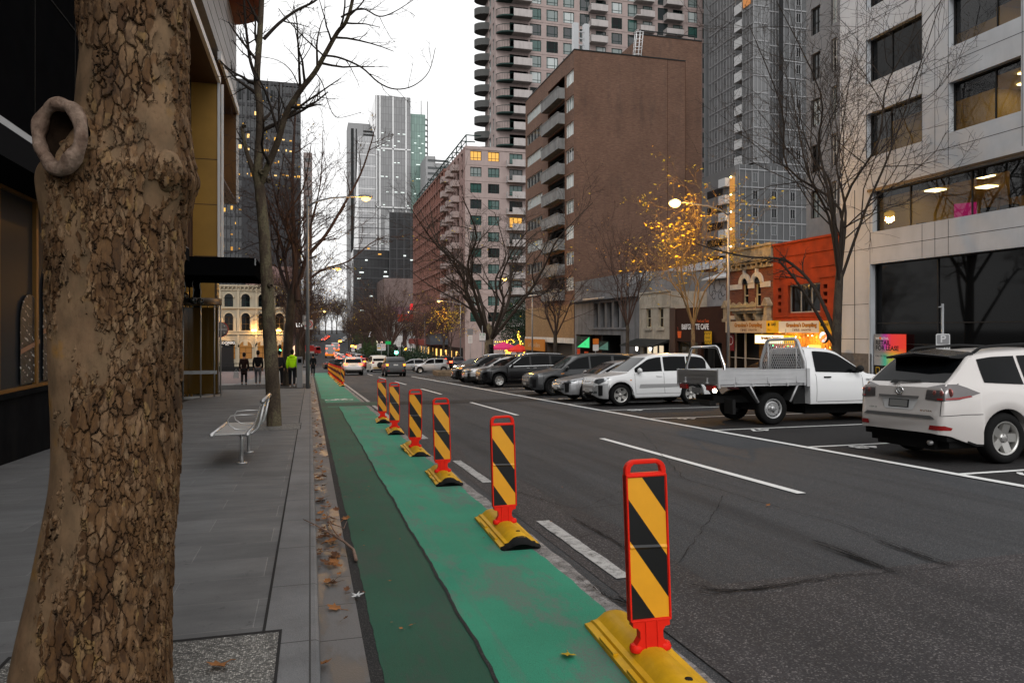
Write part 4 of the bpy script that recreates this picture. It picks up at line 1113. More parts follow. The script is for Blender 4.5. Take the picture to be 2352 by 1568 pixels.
def balc(fac, a, c, z, d=1.5, rail=False):
    q = MB(); q.box(a,c,-d,0,z-.25,z,0); q.box(a+(.9 if rail else 0),c,-d-.05,-d+.05,z-.2,z+1.05,0)
    if not rail: q.box(a,a+.1,-d,0,z,z+1.05,0)
    q.box(c-.1,c,-d,0,z,z+1.05,0)
    q.tube([(a,-d,z+1.15),(c,-d,z+1.15)],.05,4,1); q.tube([(a,-d,z+.02),(a,-d,z+1.15)],.05,4,1)
    if rail:
        for t in range(5): q.tube([(a+t*.2,-d,z),(a+t*.2,-d,z+1.1)],.02,3,1)
    return fac.place(q.build('balcony', [PB, FRG]))
for k in range(0,14):
    z = zt8-p8*k-2.55; 
    for (ja,jb) in ((3,4),(6,7),(8,9)):
        a = cs[ja][0]+1.2+(.6 if ja == 3 else 0); c = cs[jb][1]-.2 if jb != 9 else cs[9][0]+1.6
        if z > 58 or ja != 3: balc(f8, a, c, z, 1.6, ja == 6)
    # the corner stack: box balcony and rounded iron balcony
for k in range(0,21):
    z = zt8-p8*k-2.5
    if z < 30: break
    a = f8.P((1850+300/2.24)/1.7415,100)[0]; m_ = f8.P((1850+436/2.24)/1.7415,100)[0]; c = f8.P((1850+600/2.24)/1.7415,100)[0]
    q = MB(); q.box(m_,c,-1.9,0,z-.25,z,0); q.box(m_,c,-1.95,-1.85,z-.2,z+1.2,0); q.box(c-.12,c,-1.85,0,z,z+1.2,0)
    arc = [(m_-(m_-a)*math.sin(t), -1.9*math.cos(t)) for t in [PI/2*i/8 for i in range(9)]]
    q.add([(x,y,z-.25) for x,y in arc]+[(m_,0,z-.25)]+[(x,y,z) for x,y in arc]+[(m_,0,z)], [tuple(range(9,-1,-1)),tuple(range(10,20))]+[(i,i+1,i+11,i+10) for i in range(8)], 1)
    q.tube([(x,y,z+1.2) for x,y in arc],.06,4,1)
    for x,y in arc: q.tube([(x,y,z),(x,y,z+1.2)],.03,3,1)
    q.box(m_-.3,c-.3,.0,.05,z+.1,z+2.3,1)
    f8.place(q.build('corner_balcony', [PB, FRG]))
s8 = right_side(r8, X8, 146.0)
R8s = [(3.2,5.0,zt8-p8*k-2.2,zt8-p8*k) for k in range(20)]+[(6.4,7.6,zt8-p8*k-2.2,zt8-p8*k) for k in range(20)]
s8.wall(0, 9, 20, z8, R8s, PNK, .2, name='street_wall')
s8.boxes('street_window', [(r[0],r[1],.15,.2,r[2],r[3]) for r in R8s], GLC)
for k in range(20):
    z = zt8-p8*k-2.5
    if z < 33: break
    q = MB(); arc = [(1.6-1.9*math.cos(t), -2.6*math.sin(t)) for t in [PI*i/10 for i in range(11)]]
    q.add([(x,y,z-.25) for x,y in arc]+[(x,y,z+.0) for x,y in arc], [tuple(range(10,-1,-1)),tuple(range(11,22))]+[(i,i+1,i+12,i+11) for i in range(10)])
    q.add([(x,y,z) for x,y in arc]+[(x,y,z+1.1) for x,y in arc], [(i,i+1,i+12,i+11) for i in range(10)])
    s8.place(q.build('round_balcony', M('dark_balcony',(.07,.07,.068),.6)))
shell(r8, X8, X8+w8, Y8, 146, 20, z8, PNK, 'roof', skip='ln')

# ---------------- grey screened tower
X10, Y10 = 75.0, 114.0
r10 = building('screened_tower', X10, Y10, 'grey apartment tower wrapped in metal mesh screens with white slab balconies')
SCR = M('mesh_screen', (.115,.116,.118), .5, .2, var=.12, vs=.3); SCRL = M('mesh_screen_rail', (.22,.22,.225), .5, .2); SCRD = M('mesh_screen_dark', (.055,.056,.058), .45, .2, var=.15, vs=.4)
WB = M('white_slab', (.42,.42,.42), .7)
s10 = right_side(r10, X10, 131.0); zT = 66; zP = 31.0; p10 = 3.05
def screen(fac, a, c, z0, z1, mat, nb, name, pz=3.05, wnd=True, y=0.0):
    b = MB(); b.quad((a,y,z0),(c,y,z0),(c,y,z1),(a,y,z1),0)
    z = z0
    while z <= z1+.01: b.box(a,c,y-.12,y+.0,z-.1,z+.1,1); z += pz
    for k in range(nb+1):
        x = a+(c-a)*k/nb; b.box(x-.05,x+.05,y-.08,y,z0,z1,1)
    o = fac.place(b.build(name, [mat, SCRL]))
    if wnd:
        z = z0; i = 0
        while z < z1-1:
            for k in range(nb):
                if (k+1)%3 == 0 or nb < 5:
                    x0, x1 = a+(c-a)*k/nb+.12, a+(c-a)*(k+1)/nb-.12
                    fac.window((x0,x1,z+.9,z+2.6), SCRL, GLD if (i+k)%3 else GLM, y-.05, vb=(.5,), t=.07, kids=False)
            z += pz; i += 1
        fac.flush()
    return o
a0, a1, a2 = s10.P(1629,300)[0], s10.P(1690,300)[0], s10.P(1706,300)[0]
screen(s10, a0, a1, zP, zT-1, SCR, 9, 'street_screen')
b = MB(); b.quad((a1,1.5,zP),(a2,1.5,zP),(a2,1.5,zT+12),(a1,1.5,zT+12)); s10.place(b.build('balcony_recess', BLIND))
for k in range(13):
    q = MB(); z = zP+.4+p10*k; q.box(a1,a2,-.3,1.5,z-.15,z); q.box(a1,a2,-.35,-.2,z-.15,z+1.5); s10.place(q.build('slab_balcony', WB))
screen(s10, a2, 17.0, zP, zT+14, SCR, 3, 'corner_screen', wnd=False)
f10 = facing(r10, X10, Y10)
c1, c2, c3 = f10.P(1765,300)[0], f10.P(1800,300)[0], f10.P(1862,300)[0]
screen(f10, 0, c1, zP, zT+14, SCR, 4, 'front_screen', wnd=False)
screen(f10, c1, c2, zP, zT+14, SCRD, 5, 'recessed_screen', wnd=False, y=1.5)
screen(f10, c2, c3+4, zP, zT+14, SCRD, 8, 'window_bay_screen')
LW = emis('amber_balcony_glow',(1,.45,.12),1.1)
z = zP+p10*9+.5; s10.boxes('lit_balcony', [(a1+.1,a2-.1,1.3,1.45,z+.2,z+1.8),(a2+.3,16.3,-.16,-.13,z+.1,z+2.2)], emis('amber_screen_glow',(1,.4,.12),.35))
q = MB(); q.ball(s10.world(a2+.2,z+2.6,-.3)-s10.O,.22); 
for (ss,zz) in ((a2-.3,z+2.4),(a2+2.0,z+2.7)):
    q = MB(); q.ball((ss,-.4,zz),.22,8,6); s10.place(q.build('balcony_lamp', emis('lamp_amber',(1,.6,.2),12)))
s11 = right_side(r10, X10-3, 131.0); b0_, b1_, b2_ = s11.P(1612,600)[0], s11.P(1660,600)[0], s11.P(1690,600)[0]
b = MB(); b.box(b0_-2,16.9,0,.3,-4,zP-.6); s11.place(b.build('podium_wall', SCR))
for k in range(6):
    z = 27.4-p10*k; s11.boxes('podium_window', [(b0_+2,b1_,-.03,.0,z-1.4,z)], GLD)
    q = MB(); q.box(b1_,b2_-2,-.9,0,z-.3,z+1.2); s11.place(q.build('slab_balcony', WB))
    s11.boxes('lit_recess', [(b2_-1.9,b2_-.2,-.06,-.0,z-1.6,z+.9)], emis('amber_recess',(1,.42,.08),.4))
    q = MB(); q.ball((b2_-1.0,-.35,z+1.1),.17,8,6); s11.place(q.build('balcony_lamp', emis('lamp_amber',(1,.6,.2),12)))
screen(s11, b2_, 17, -4, zP-.6, SCR, 5, 'podium_screen', wnd=False, y=-.05)
f11 = facing(r10, X10-3, Y10-.2); screen(f11, 0, c3+6, -4, zP-.6, SCRD, 14, 'podium_front')
b = MB(); b.quad((.05,1.7,zP-1.2),(c3+4,1.7,zP-1.2),(c3+4,1.7,zT+14),(.05,1.7,zT+14)); b.quad((-3,-.1,zP-.62),(c3+6,-.1,zP-.62),(c3+6,6,zP-.62),(-3,6,zP-.62)); b.quad((0,0,zP-.7),(c3+4,0,zP-.7),(c3+4,0,zP),(0,0,zP)); b.quad((c1,0,zP),(c1,1.7,zP),(c1,1.7,zT+14),(c1,0,zT+14)); b.quad((c2,0,zP),(c2,1.7,zP),(c2,1.7,zT+14),(c2,0,zT+14)); f10.place(b.build('backing_wall', SCRD))
shell(r10, X10, X10+c3+4, Y10, 131, zP-.6, zT+14, SCR, 'roof', skip='lnr')
# ------------------------------------------------------------------ near left building: dark wall, ledge, gold framed bays, canopy, revolving door
LX = -4.2
DKW = M('black_wall_panel', (.005,.005,.0055), .65, var=.15, spec=0); DKP = M('dark_plinth', (.009,.009,.0095), .65, var=.2, spec=0, dirt=.3)
GLDP = M('gold_metal_panel', (.33,.175,.028), .42, .35, var=.15, vs=.6); BRNS = M('bronze_soffit', (.05,.022,.012), .5, .3, var=.15); WTR = M('white_edge_trim', (.6,.6,.6), .5); LEDGE = M('lit_slope_ledge_stone', (.3,.3,.3), .6, var=.12)
l1 = building('dark_office_building', LX, 20, 'near black and gold clad building with grey ledge, angular gold bays and black entrance canopy')
fl1 = left_side(l1, LX, -6.0)       # local x = y+6
yy = lambda y: y+6.0
zpl = .69; zled = 3.72; YE = 25.8
b = MB(); 
fl1.boxes('plinth', [(0,yy(YE),0,.4,-1.2,zpl),(0,yy(YE),-.05,.0,zpl-.06,zpl)], DKP)
fl1.boxes('upper_wall', [(0,yy(YE),.05,.4,zled,14)], DKW)
q = MB()
for k in range(16): q.box(.5+2.1*k,.53+2.1*k,.035,.06,4.5,14)
for z in (7.2,9.9,12.6): q.box(0,yy(YE),.036,.06,z,z+.025)
fl1.place(q.build('panel_joint', M('black_joint',(.003,.003,.003),.8)))
q = MB(); q.prism([(-.62,zled),(-.62,zled+.38),(0.05,zled+.95),(0.05,zled)], 0, yy(YE)-1.2, 'x')
q2 = MB(); q2.quad((0,-.62,zled),(yy(YE)-1.2,-.62,zled),(yy(YE)-1.2,-.62,zled+.38),(0,-.62,zled+.38)); q2.quad((0,-.62,zled),(0,.05,zled),(yy(YE)-1.2,.05,zled),(yy(YE)-1.2,-.62,zled))
q2.quad((0,-.62,zled+.38),(yy(YE)-1.2,-.62,zled+.38),(yy(YE)-1.2,.05,zled+.95),(0,.05,zled+.95),1); q2.add([(yy(YE)-1.2,-.62,zled),(yy(YE)-1.2,-.62,zled+.38),(yy(YE)-1.2,.05,zled+.95),(yy(YE)-1.2,.05,zled)],[(0,1,2,3)])
fl1.place(q2.build('ledge', [M('ledge_fascia',(.014,.014,.015),.6,spec=0), LEDGE]))  # upward slope's brightness is put into its paler colour
SHG = M('grey_display_glass', (.02,.0215,.024), .3, spec=.04)
xw = [0.0]
yl = [yy(onX(LX,u,700).y) for u in (12,99)]
xw = [2, 5.5, 9, 12.5, 15.4, yl[0], yl[1], yl[1]+2.6, yl[1]+5.0, yl[1]+7.4, yl[1]+9.8, yy(YE)-.4]
GM = M('gold_mullion', (.24,.12,.03), .4, .6)
for a, c in zip(xw[:-1], xw[1:]):
    if c-a < .3: continue
    fl1.window((a,c,zpl,zled), GM, SHG, .12, t=.05, name='display_window')
# flat round-topped tower shapes in the display window
def mat_tower_shape():
    k = NT('tower_shape_pattern'); v = k.coord(); sp = k.n('ShaderNodeSeparateXYZ'); k.l(v, sp.inputs[0])
    w = k.math('SINE', k.math('MULTIPLY', k.math('ADD', sp.outputs[2], k.math('MULTIPLY', sp.outputs[0], .45)), 46))
    n = k.noise(k.mapping(v,(9,9,16)), 1.0, 2)
    c = k.mix(k.math('MULTIPLY', k.mr(w,.3,.9,0,1), k.mr(n,.52,.62,0,1)), (.008,.008,.009), (.5,.5,.48))
    c = k.mix(k.mr(w,-.9,-.4,.5,0), c, (.05,.05,.052))
    return k.bsdf(c, .4)
TSHP = mat_tower_shape()
for (u0,u1,vt,vb_) in ((52,94,676,893),(104,150,600,893)):
    a, c = yy(onX(LX-.08,u0,700).y), yy(onX(LX-.08,u1,700).y); z1 = onX(LX-.08,(u0+u1)/2,vt).z; r = (c-a)/2
    poly = [(a,zpl+.08),(c,zpl+.08)]+[((a+c)/2+r*math.cos(t), z1-r+r*math.sin(t)) for t in [PI*i/12 for i in range(13)]]
    q = MB(); q.prism(poly, .108, .118); fl1.place(q.build('tower_shape', TSHP))
    q = MB(); zc = (zpl+z1)/2-.1
    q.add([(a-.02,.1,zc-.1),(c+.02,.1,zc+.06),(c+.02,.1,zc+.13),(a-.02,.1,zc-.02)], [(0,1,2,3)]); fl1.place(q.build('shape_band', M('copper_band',(.25,.13,.08),.4)))
# entrance: recess from 25.8 to 38.9
YB = 38.9
zc0, zc1 = onX(LX,405,632).z, onX(LX,405,590).z
fl1.boxes('entrance_wall', [(yy(YE),yy(YB),2.6,2.8,-2.5,zc0),(yy(YE)-.15,yy(YE),.0,2.8,-2.5,zc0)], DKW)
def canopy():
    q = MB(); x1 = -1.74
    q.box(LX-.3,x1,YE,30.2,zc0,zc1)
    for k in range(3): q.box(LX-.2,x1-.1,YE+.8+k*1.3,YE+.9+k*1.3,zc0-.05,zc0)
    q.box(x1-.0,x1+.03,YE+.02,30.1,zc1-.12,zc1-.02)
    o = q.build('canopy', M('black_canopy',(.004,.004,.0045),.6,spec=0), l1, world=True); return x1
xcan = canopy()
q = MB(); q.box(xcan-.02,xcan+.02,YE-.02,YE,zc1-.25,zc1-.02); q.build('canopy_end_trim', M('grey_trim',(.3,.3,.3),.5), l1, world=True)
# revolving door: drum, panes, posts
q = MB(); cx, cy = onY(31.5,432,800).x, 31.5; gz = G(31.5)+FP; dz1 = onY(31.5,432,700).z
q.lathe([(1.25,dz1),(1.25,dz1+.25),(0.01,dz1+.25)],24,0,T(cx,cy,0),cap=False); q.lathe([(0.01,dz1),(1.25,dz1)],24,0,T(cx,cy,0),cap=False)
q.build('door_drum', M('bronze_trim'), l1, world=True)
q = MB()
for a in [PI*i/6 for i in range(12)]: q.tube([(cx+1.2*math.cos(a),cy+1.2*math.sin(a),gz),(cx+1.2*math.cos(a),cy+1.2*math.sin(a),dz1)],.03,6)
q.lathe([(1.2,gz+.0),(1.2,gz+.1)],24,0,T(cx,cy,0),cap=False)
q.build('door_frame', FRA, l1, world=True)
q = MB(); q.box(cx-1.1,cx+1.1,cy-.02,cy+.02,gz+.1,dz1-.1); q.box(cx-.02,cx+.02,cy-1.1,cy+1.1,gz+.1,dz1-.1); q.build('door_leaf', glass('amber_door_glass',(.10,.055,.012),.08), l1, world=True)
q = MB(); q.box(cx-1.2,cx+1.2,cy-1.24,cy-1.2,gz+.95,gz+1.08); q.build('door_push_bar', M('pale_metal'), l1, world=True)
q = MB()
for k in range(12): q.box(LX-2.4+k*.16,LX-2.32+k*.16,33.5,33.6,gz-.3,zc0)
q.build('slat_screen', GLDP, l1, world=True)
# gold column with dark edge at the end of the entrance
cxa, cxb = onY(38.0,460,800).x, onY(38.0,493,800).x
q = MB(); q.box(cxa,cxb,38.0,YB,-3,zc1+.2); q.build('gold_column', GLDP, l1, world=True)
q = MB(); q.box(cxb,cxb+.10,38.0,38.9,-3,zc1+.2); q.build('column_edge', M('bronze_trim'), l1, world=True)
# recessed bay above the canopy, framed in gold
XI, XO = -5.34, -4.27
q = MB(); q.box(XI-.2,XO,38.0,38.1,zc1,13.5); q.build('gold_return', GLDP, l1, world=True)
q = MB()
for z in (onY(38,470,470).z, onY(38,470,366).z, onY(38,470,590).z+.02): q.box(XI,XO,37.985,38.0,z,z+.03)
q.build('panel_joint', BRNS, l1, world=True)
q = MB(); q.box(XO,XO+.12,37.9,38.0,zc1,13.6); q.box(XO+.16,XO+.26,38.0,38.1,zc1,13.4); q.box(XO-.0,XO+.14,20,38.05,13.45,13.75); q.build('white_trim', WTR, l1, world=True)
q = MB(); q.box(XI-.3,XO,20,38.0,13.4,13.6); q.build('soffit', BRNS, l1, world=True)
q = MB(); q.box(XI-.3,XI-.1,22,38,8.5,13.4); q.build('bay_glazing', GLD, l1, world=True)
q = MB()
for k in range(9): q.box(XI-.12,XI-.02,37.2-k*1.6,37.3-k*1.6,8.5,13.4)
q.box(XI-.12,XI+.16,24,38,8.3,8.5); q.build('bay_mullion', FRD, l1, world=True)
q = MB()
for k in range(20): q.box(XI-.3,XI-.02,37.6-k*.7,37.9-k*.7,zc1,8.3)
q.build('timber_fin', BRNS, l1, world=True)
# cantilevered second bay over the lane
Z0, Z1 = onY(48,545,465).z, onY(48,545,265).z
q = MB(); q.box(-9,XO-.02,47.9,48.0,Z0,Z1+.5); q.build('gold_return', M('bronze_gold_panel',(.13,.06,.016),.45,.5,var=.15,vs=.7), l1, world=True)
q = MB(); q.box(-9,XO-.02,38.9,47.9,Z1+.0,Z1+.25); q.build('soffit', BRNS, l1, world=True)
q = MB(); q.box(XO-.06,XO+.06,47.85,48.05,Z0,Z1+.3); q.box(XO-.06,XO+.10,38.5,48.05,Z1+.05,Z1+.45); q.build('white_trim', WTR, l1, world=True)
q = MB(); q.box(-9,XO,38.9,48,Z0-.12,Z0); q.build('bay_floor', BRNS, l1, world=True)
q = MB(); q.box(-16,XO-.05,20,47.9,Z1+.6,26); q.box(-16,XO-.1,-6,20,14.2,26); q.build('upper_storey', M('pale_grey_cladding',(.26,.26,.265),.5,var=.1), l1, world=True)
q = MB()
for k in range(12): q.box(XO-.06,XO-.04,20,48,Z1+1.2+k*.9,Z1+1.22+k*.9)
q.build('cladding_joint', JNT, l1, world=True)
q = MB(); q.lathe([(2.6,0),(2.6,1.2)],28,0,T(XO-.9,44.5,onY(44.5,488,14).z) @ RX(0)); q.build('round_soffit', M('rust_soffit',(.10,.03,.018),.6), l1, world=True)
q = MB(); q.box(-16,-15.9,-6,38.9,-2,14); q.box(-16,-4.6,38.85,38.9,-3,14); q.box(-16,LX,-6.1,-6,-2,14); q.build('rear_wall', DKW, l1, world=True)
# hanging bulbs under the canopy
for (u,v,yv) in ((424,680,28.2),(443,690,28.8),(460,693,29.4),(409,672,27.6)):
    p = onY(yv,u,v); e = empty('pendant_lamp', p, 'clear glass pendant lamp on a looped cable under the black canopy', 'lamp', 'pendant lamps under the canopy')
    b = MB(); b.tube([(0,0,.12),(.03,.02,.35),(-.02,0,.6),(.01,0,zc0-p.z)],.012,5); b.build('cable', WHT, e)
    b = MB(); b.ball((0,0,0),.13,12,8); b.build('glass_globe', see_through('lamp_glass',(.9,.9,.9),.7), e); b = MB(); b.lathe([(.03,.1),(.045,.02),(.03,-.03)],8); b.build('lamp_holder', FRA, e)

# ------------------------------------------------------------------ Victorian corner pub
Y2 = 120.0
l2 = building('corner_pub', -4, Y2, 'cream Victorian corner pub with arched windows glowing under warm uplights')
PUB = M('cream_stucco', (.29,.25,.185), .85, var=.12, vs=.7, dirt=.3); PUBT = M('pale_stucco_trim', (.35,.30,.22), .8, dirt=.25)
f12 = facing(l2, -17.0, Y2); wp = 13.0; gp = G(Y2)
cxs = [f12.P(u,700)[0] for u in (525.5,564.3,603.2,642)]; hw = .62
zz = lambda v: f12.P(590,v)[1]
PW = []
for c in cxs: PW += [(c-hw,c+hw,zz(704.5),zz(684)),(c-hw,c+hw,zz(759),zz(728)),(c-hw*1.5,c+hw*1.5,zz(824),zz(797))]
f12.wall(0, wp, gp-.3, zz(657), PW, PUB, .25)
def arch_head(fac, c, z, w, mat, ring):
    q = MB(); n = 10; q.add([(c,.1,z)]+[(c+w*math.cos(PI*i/n),.1,z+w*math.sin(PI*i/n)) for i in range(n+1)], [(0,i+1,i+2) for i in range(n)]); q.v = [(x,-.01,zq) for x,_,zq in q.v]
    fac.place(q.build('arched_light', mat))
    q = MB()
    for i in range(n):
        a0, a1 = PI*i/n, PI*(i+1)/n
        q.prism([(c+w*math.cos(a0),z+w*math.sin(a0)),(c+(w+.2)*math.cos(a0),z+(w+.2)*math.sin(a0)),(c+(w+.2)*math.cos(a1),z+(w+.2)*math.sin(a1)),(c+w*math.cos(a1),z+w*math.sin(a1))],-.12,0)
    fac.place(q.build('arch_surround', ring))
for i, r in enumerate(PW):
    pane = GLD if i%3 < 2 else emis('pub_window_glow',(1,.4,.06),.18)
    f12.window(r, FRG if i%3 == 0 else M('dark_sash',(.05,.035,.02),.5), pane, .2, vb=(.5,), hb=(.5,), t=.07)
    arch_head(f12, (r[0]+r[1])/2, r[3], (r[1]-r[0])/2, pane, PUBT)
q = [(0,wp,-.35,0,zz(659),zz(655)),(0,wp,-.15,0,zz(668),zz(666)),(0,wp,-.25,0,zz(709),zz(706)),(0,wp,-.2,0,zz(768),zz(762)),(0,wp,-.35,0,zz(762),zz(760))]
for c in cxs:
    for sx in (-1,1): q.append((c+sx*(hw+.28)-.12,c+sx*(hw+.28)+.12,-.14,0,zz(760),zz(730)))
    q.append((c-.3,c+.3,-.2,0,zz(795)+.1,zz(780)))
for k in range(22): q.append((.3+k*.58,.5+k*.58,-.28,0,zz(664),zz(659)))
for k in range(5): q.append((cxs[0]-1.4+k*2.62,cxs[0]-1.1+k*2.62,-.12,0,gp,zz(655)))
f12.boxes('moulding', q, PUBT)
s12 = right_side(l2, -4, Y2+22); s12.O = V3((-4,Y2,0)); s12.th = PI/2; s12.U = V3((0,1,0)); s12.Vn = V3((-1,0,0))
PW2 = [(1.4+2.8*k,2.6+2.8*k,zz(a),zz(b_)) for k in range(7) for a,b_ in ((704.5,680),(759,724))]
s12.wall(0, 22, gp-1, zz(657), PW2, PUB, .25, name='side_wall')
for r in PW2: s12.window(r, FRG, GLD, .2, vb=(.5,), t=.07, kids=False)
shell(l2, -17, -4, Y2, Y2+22, gp, zz(657), ROOFM, 'roof', skip='lnr')
UPL = emis('uplight_lens', (1,.6,.18), 14)
for c in [(cxs[1]+cxs[2])/2, (cxs[0]-1.3), (cxs[2]+cxs[3])/2, 12.3]:
    P = f12.world(c, zz(758.5), -.25)
    q = MB(); q.box(-.35,.35,-.2,.2,-.15,.1); o = q.build('uplight', UPL, l2); o.location = P - l2.location
    ld = bpy.data.lights.new('uplight', 'POINT'); ld.energy = 190; ld.color = (1,.52,.13); ld.shadow_soft_size = .3
    lo = link(bpy.data.objects.new('uplight_lamp', ld)); lo.location = f12.world(c, zz(756), -.9)
f12.boxes('dark_door', [(f12.P(508,800)[0],f12.P(537,800)[0],-.1,.0,gp,zz(782))], M('black_shopfront'))
a = f12.P(522,789); f12.boxes('name_board', [(a[0]-1.1,a[0]+1.1,-.2,-.11,a[1]-.35,a[1]+.4)], M('poster_black'))
f12.put('lettering', text_mesh("COOPERS", .5, WHT, bold=.01), a[0], a[1]+.1, -.22); f12.put('lettering', text_mesh("INN", .28, WHT), a[0], a[1]-.2, -.22)
# neon signs and shop fronts further along the left footpath
def box_thing(name, u0, v0, u1, v1, D, depth, label, cat, mat, facing_us=True):
    p0, p1 = onY(D,u0,v1), onY(D,u1,v0)
    q = MB(); q.box(0,p1.x-p0.x,0,depth,0,p1.z-p0.z); o = q.build(name, mat); o.location = (p0.x,D,p0.z); tag(o, label, cat); return o
box_thing('blade_sign', 660,742,695,751,118,.3,'white lit blade sign over the footpath left of the kerbside tree','sign',emis('white_sign',(1,.95,.9),1.0))
box_thing('blade_sign', 653,806,667,814,116,.3,'red banner sign beside the pub traffic signals','sign',M('red_banner',(.28,.02,.015),.6,emit=(1,.03,.02),estr=.06))
lrow = []
for k,(y0,y1,hh,c) in enumerate(((146,172,13,(.16,.10,.09)),(174,200,17,(.10,.09,.09)),(202,236,24,(.19,.12,.11)),(238,300,20,(.12,.10,.095)),(302,400,16,(.13,.11,.10)))):
    lbs = ['brown brick terrace just past the cream pub','dark terrace second past the cream pub','taller pinkish block further along the left side','long dim row block near the foot of the hill on the left','low row block climbing the hill on the left'][k]
    o = building('street_block', -4.5, y0, lbs); f = left_side(o, -4.5, y0); f.U = V3((0,1,0)); mm = M('block_render_%s' % 'abcde'[k], c, .85, var=.2, dirt=.3)
    rs = [(1.5+3*i,3+3*i,G(y0)+4.5+3.4*j,G(y0)+6.3+3.4*j) for i in range(int((y1-y0-2)/3)) for j in range(int((hh-6)/3.4))]
    f.wall(0, y1-y0, G(y0)-2, G(y0)+hh, rs, mm, .2)
    for i, r in enumerate(rs): f.window(r, FRD, LITW if (i*7+k)%6 == 0 else GLD, .15, kids=False)
    f.flush()
    for i in range(int((y1-y0)/6)):
        f.boxes('lit_shopfront', [(1+6*i,5.2+6*i,-.06,.02,G(y0)+.2,G(y0)+2.8)], emis(['shop_glow_amber','shop_glow_white','shop_glow_pink'][i%3],[(1,.55,.15),(1,.85,.6),(1,.3,.25)][i%3],1.2))
    shell(o, -16, -4.5, y0, y1, G(y0)-2, G(y0)+hh, mm, 'roof', skip='r')

# ------------------------------------------------------------------ dark office tower behind the pub
Y3 = 250.0
l3 = building('dark_office_tower', -18, Y3, 'dark glass office tower with rows of amber lit floors behind the cream pub', 'tower')
f13 = facing(l3, -34.0, Y3); x3b = f13.P(690,400)[0]; z3t = f13.P(600,188)[1]
f13.boxes('glass_wall', [(0,x3b,.3,20,-6,z3t)], glass('tower_glass',(.012,.013,.015),.1,.5))
pf = 3.95; q = MB(); nf = int((z3t+6)/pf)
for k in range(nf): q.box(0,x3b,0,.3,z3t-3-pf*k-1.0,z3t-3-pf*k)
q.box(0,x3b,-.2,.3,z3t-.8,z3t+.4)
f13.place(q.build('spandrel', M('grey_spandrel',(.05,.05,.052),.7,var=.1)))
q = MB(); nm = 26
for k in range(nm+1):
    x = x3b*k/nm; w = .12 if k%3 else .32; q.box(x-w,x+w,-.35,.0,-6,z3t)
f13.place(q.build('mullion', M('grey_mullion',(.065,.065,.068),.6)))
q = MB(); q.box(x3b*.42,x3b,-.4,-.36,-6,z3t*.62); f13.place(q.build('mesh_veil', M('grey_veil',(.035,.035,.037),.7)))
cell = x3b/nm; cnt = 0; rr = random.Random(5)
LT = [emis('tower_lit_a',(1,.52,.09),.85), emis('tower_lit_b',(1,.6,.2),1.3), emis('tower_lit_c',(1,.45,.06),.45)]
for k in range(nf):
    z = z3t-3-pf*k
    for j in range(nm):
        x = j*cell
        pr_ = .42 if (3 < k < 16) else .14
        if z > z3t*.62-2 or x < x3b*.42:
            if rr.random() < pr_ and cnt < 95:
                cnt += 1; h = rr.choice((.5,.9,1.7)); dz = rr.uniform(.1,1.2)
                f13.boxes('lit_window', [(x+.2,x+cell*rr.choice((.45,.9)),.2,.28,z+dz,z+dz+h*.7)], LT[rr.randrange(3)])
q = MB()
for k in range(7): q.box(x3b*.3+k*2.4,x3b*.3+1.7+k*2.4,-.05,.02,z3t-6,z3t-2.5)
f13.place(q.build('plant_room_louvre', FRD))
# ------------------------------------------------------------------ pale glass tower at the end of the street
Y4 = 400.0
c4 = building('glass_tower', 40, Y4, 'tall pale grey glass tower with white grid lines and sloped white edge', 'tower')
f14 = facing(c4, 0, Y4)
def fpx(u,v): return f14.P(u,v)
def mat_tglass(name, c, lo, hi):
    k = NT(name); v = k.coord(); n = k.noise(k.mapping(v,(.03,.03,.012)), 1.0, 4, .6); 
    cell = k.n('ShaderNodeTexBrick'); sp = k.n('ShaderNodeSeparateXYZ'); k.l(v, sp.inputs[0]); cb = k.n('ShaderNodeCombineXYZ'); k.l(sp.outputs[0],cb.inputs[0]); k.l(sp.outputs[2],cb.inputs[1]); k.l(cb.outputs[0],cell.inputs[0])
    cell.inputs['Scale'].default_value = 1; cell.inputs['Brick Width'].default_value = 1.4; cell.inputs['Row Height'].default_value = 3.9; cell.offset = 0; cell.inputs['Mortar Size'].default_value = .12
    cell.inputs['Color1'].default_value = (*[x*.9 for x in c],1); cell.inputs['Color2'].default_value = (*[x*1.12 for x in c],1); cell.inputs['Mortar'].default_value = (*[x*.62 for x in c],1)
    cc = k.mix(k.mr(n,.35,.65,0,.4), cell.outputs['Color'], tuple(x*.6 for x in c))
    return k.bsdf(cc, .2, 0, .5)
TG = mat_tglass('pale_tower_glass', (.19,.19,.192), 0, 1); TGG = mat_tglass('green_tower_glass', (.15,.23,.20), 0, 1); TGL = mat_tglass('light_tower_glass', (.34,.34,.345), 0, 1); TGD = mat_tglass('reflection_dark_glass', (.035,.036,.038), 0, 1)
WHG = M('white_grid', (.62,.62,.62), .6)
a = fpx(862,218); c = fpx(943,218); e_ = fpx(978,262); l_ = fpx(800,278)
f14.boxes('main_shaft', [(a[0],c[0],0,25,-5,a[1])], TG)
q = MB()
for x in (a[0]+.6, a[0]+(c[0]-a[0])*.13, a[0]+(c[0]-a[0])*.5, a[0]+(c[0]-a[0])*.87): q.box(x-.35,x+.35,-.3,0,-5,a[1])
for v in (340,475,607,720): q.box(a[0],c[0],-.3,0,fpx(862,v)[1]-.35,fpx(862,v)[1]+.35)
f14.place(q.build('white_grid', WHG))
f14.boxes('green_shaft', [(c[0],e_[0],1.5,22,-5,e_[1])], TGG)
b1 = fpx(823,313); f14.boxes('lower_shaft', [(b1[0],a[0],-1,15,-5,b1[1])], TGL)
q = MB(); 
for k in range(16): q.box(b1[0],a[0],-1.1,-1,b1[1]-4-k*6,b1[1]-3.6-k*6)
f14.place(q.build('white_line', WHG))
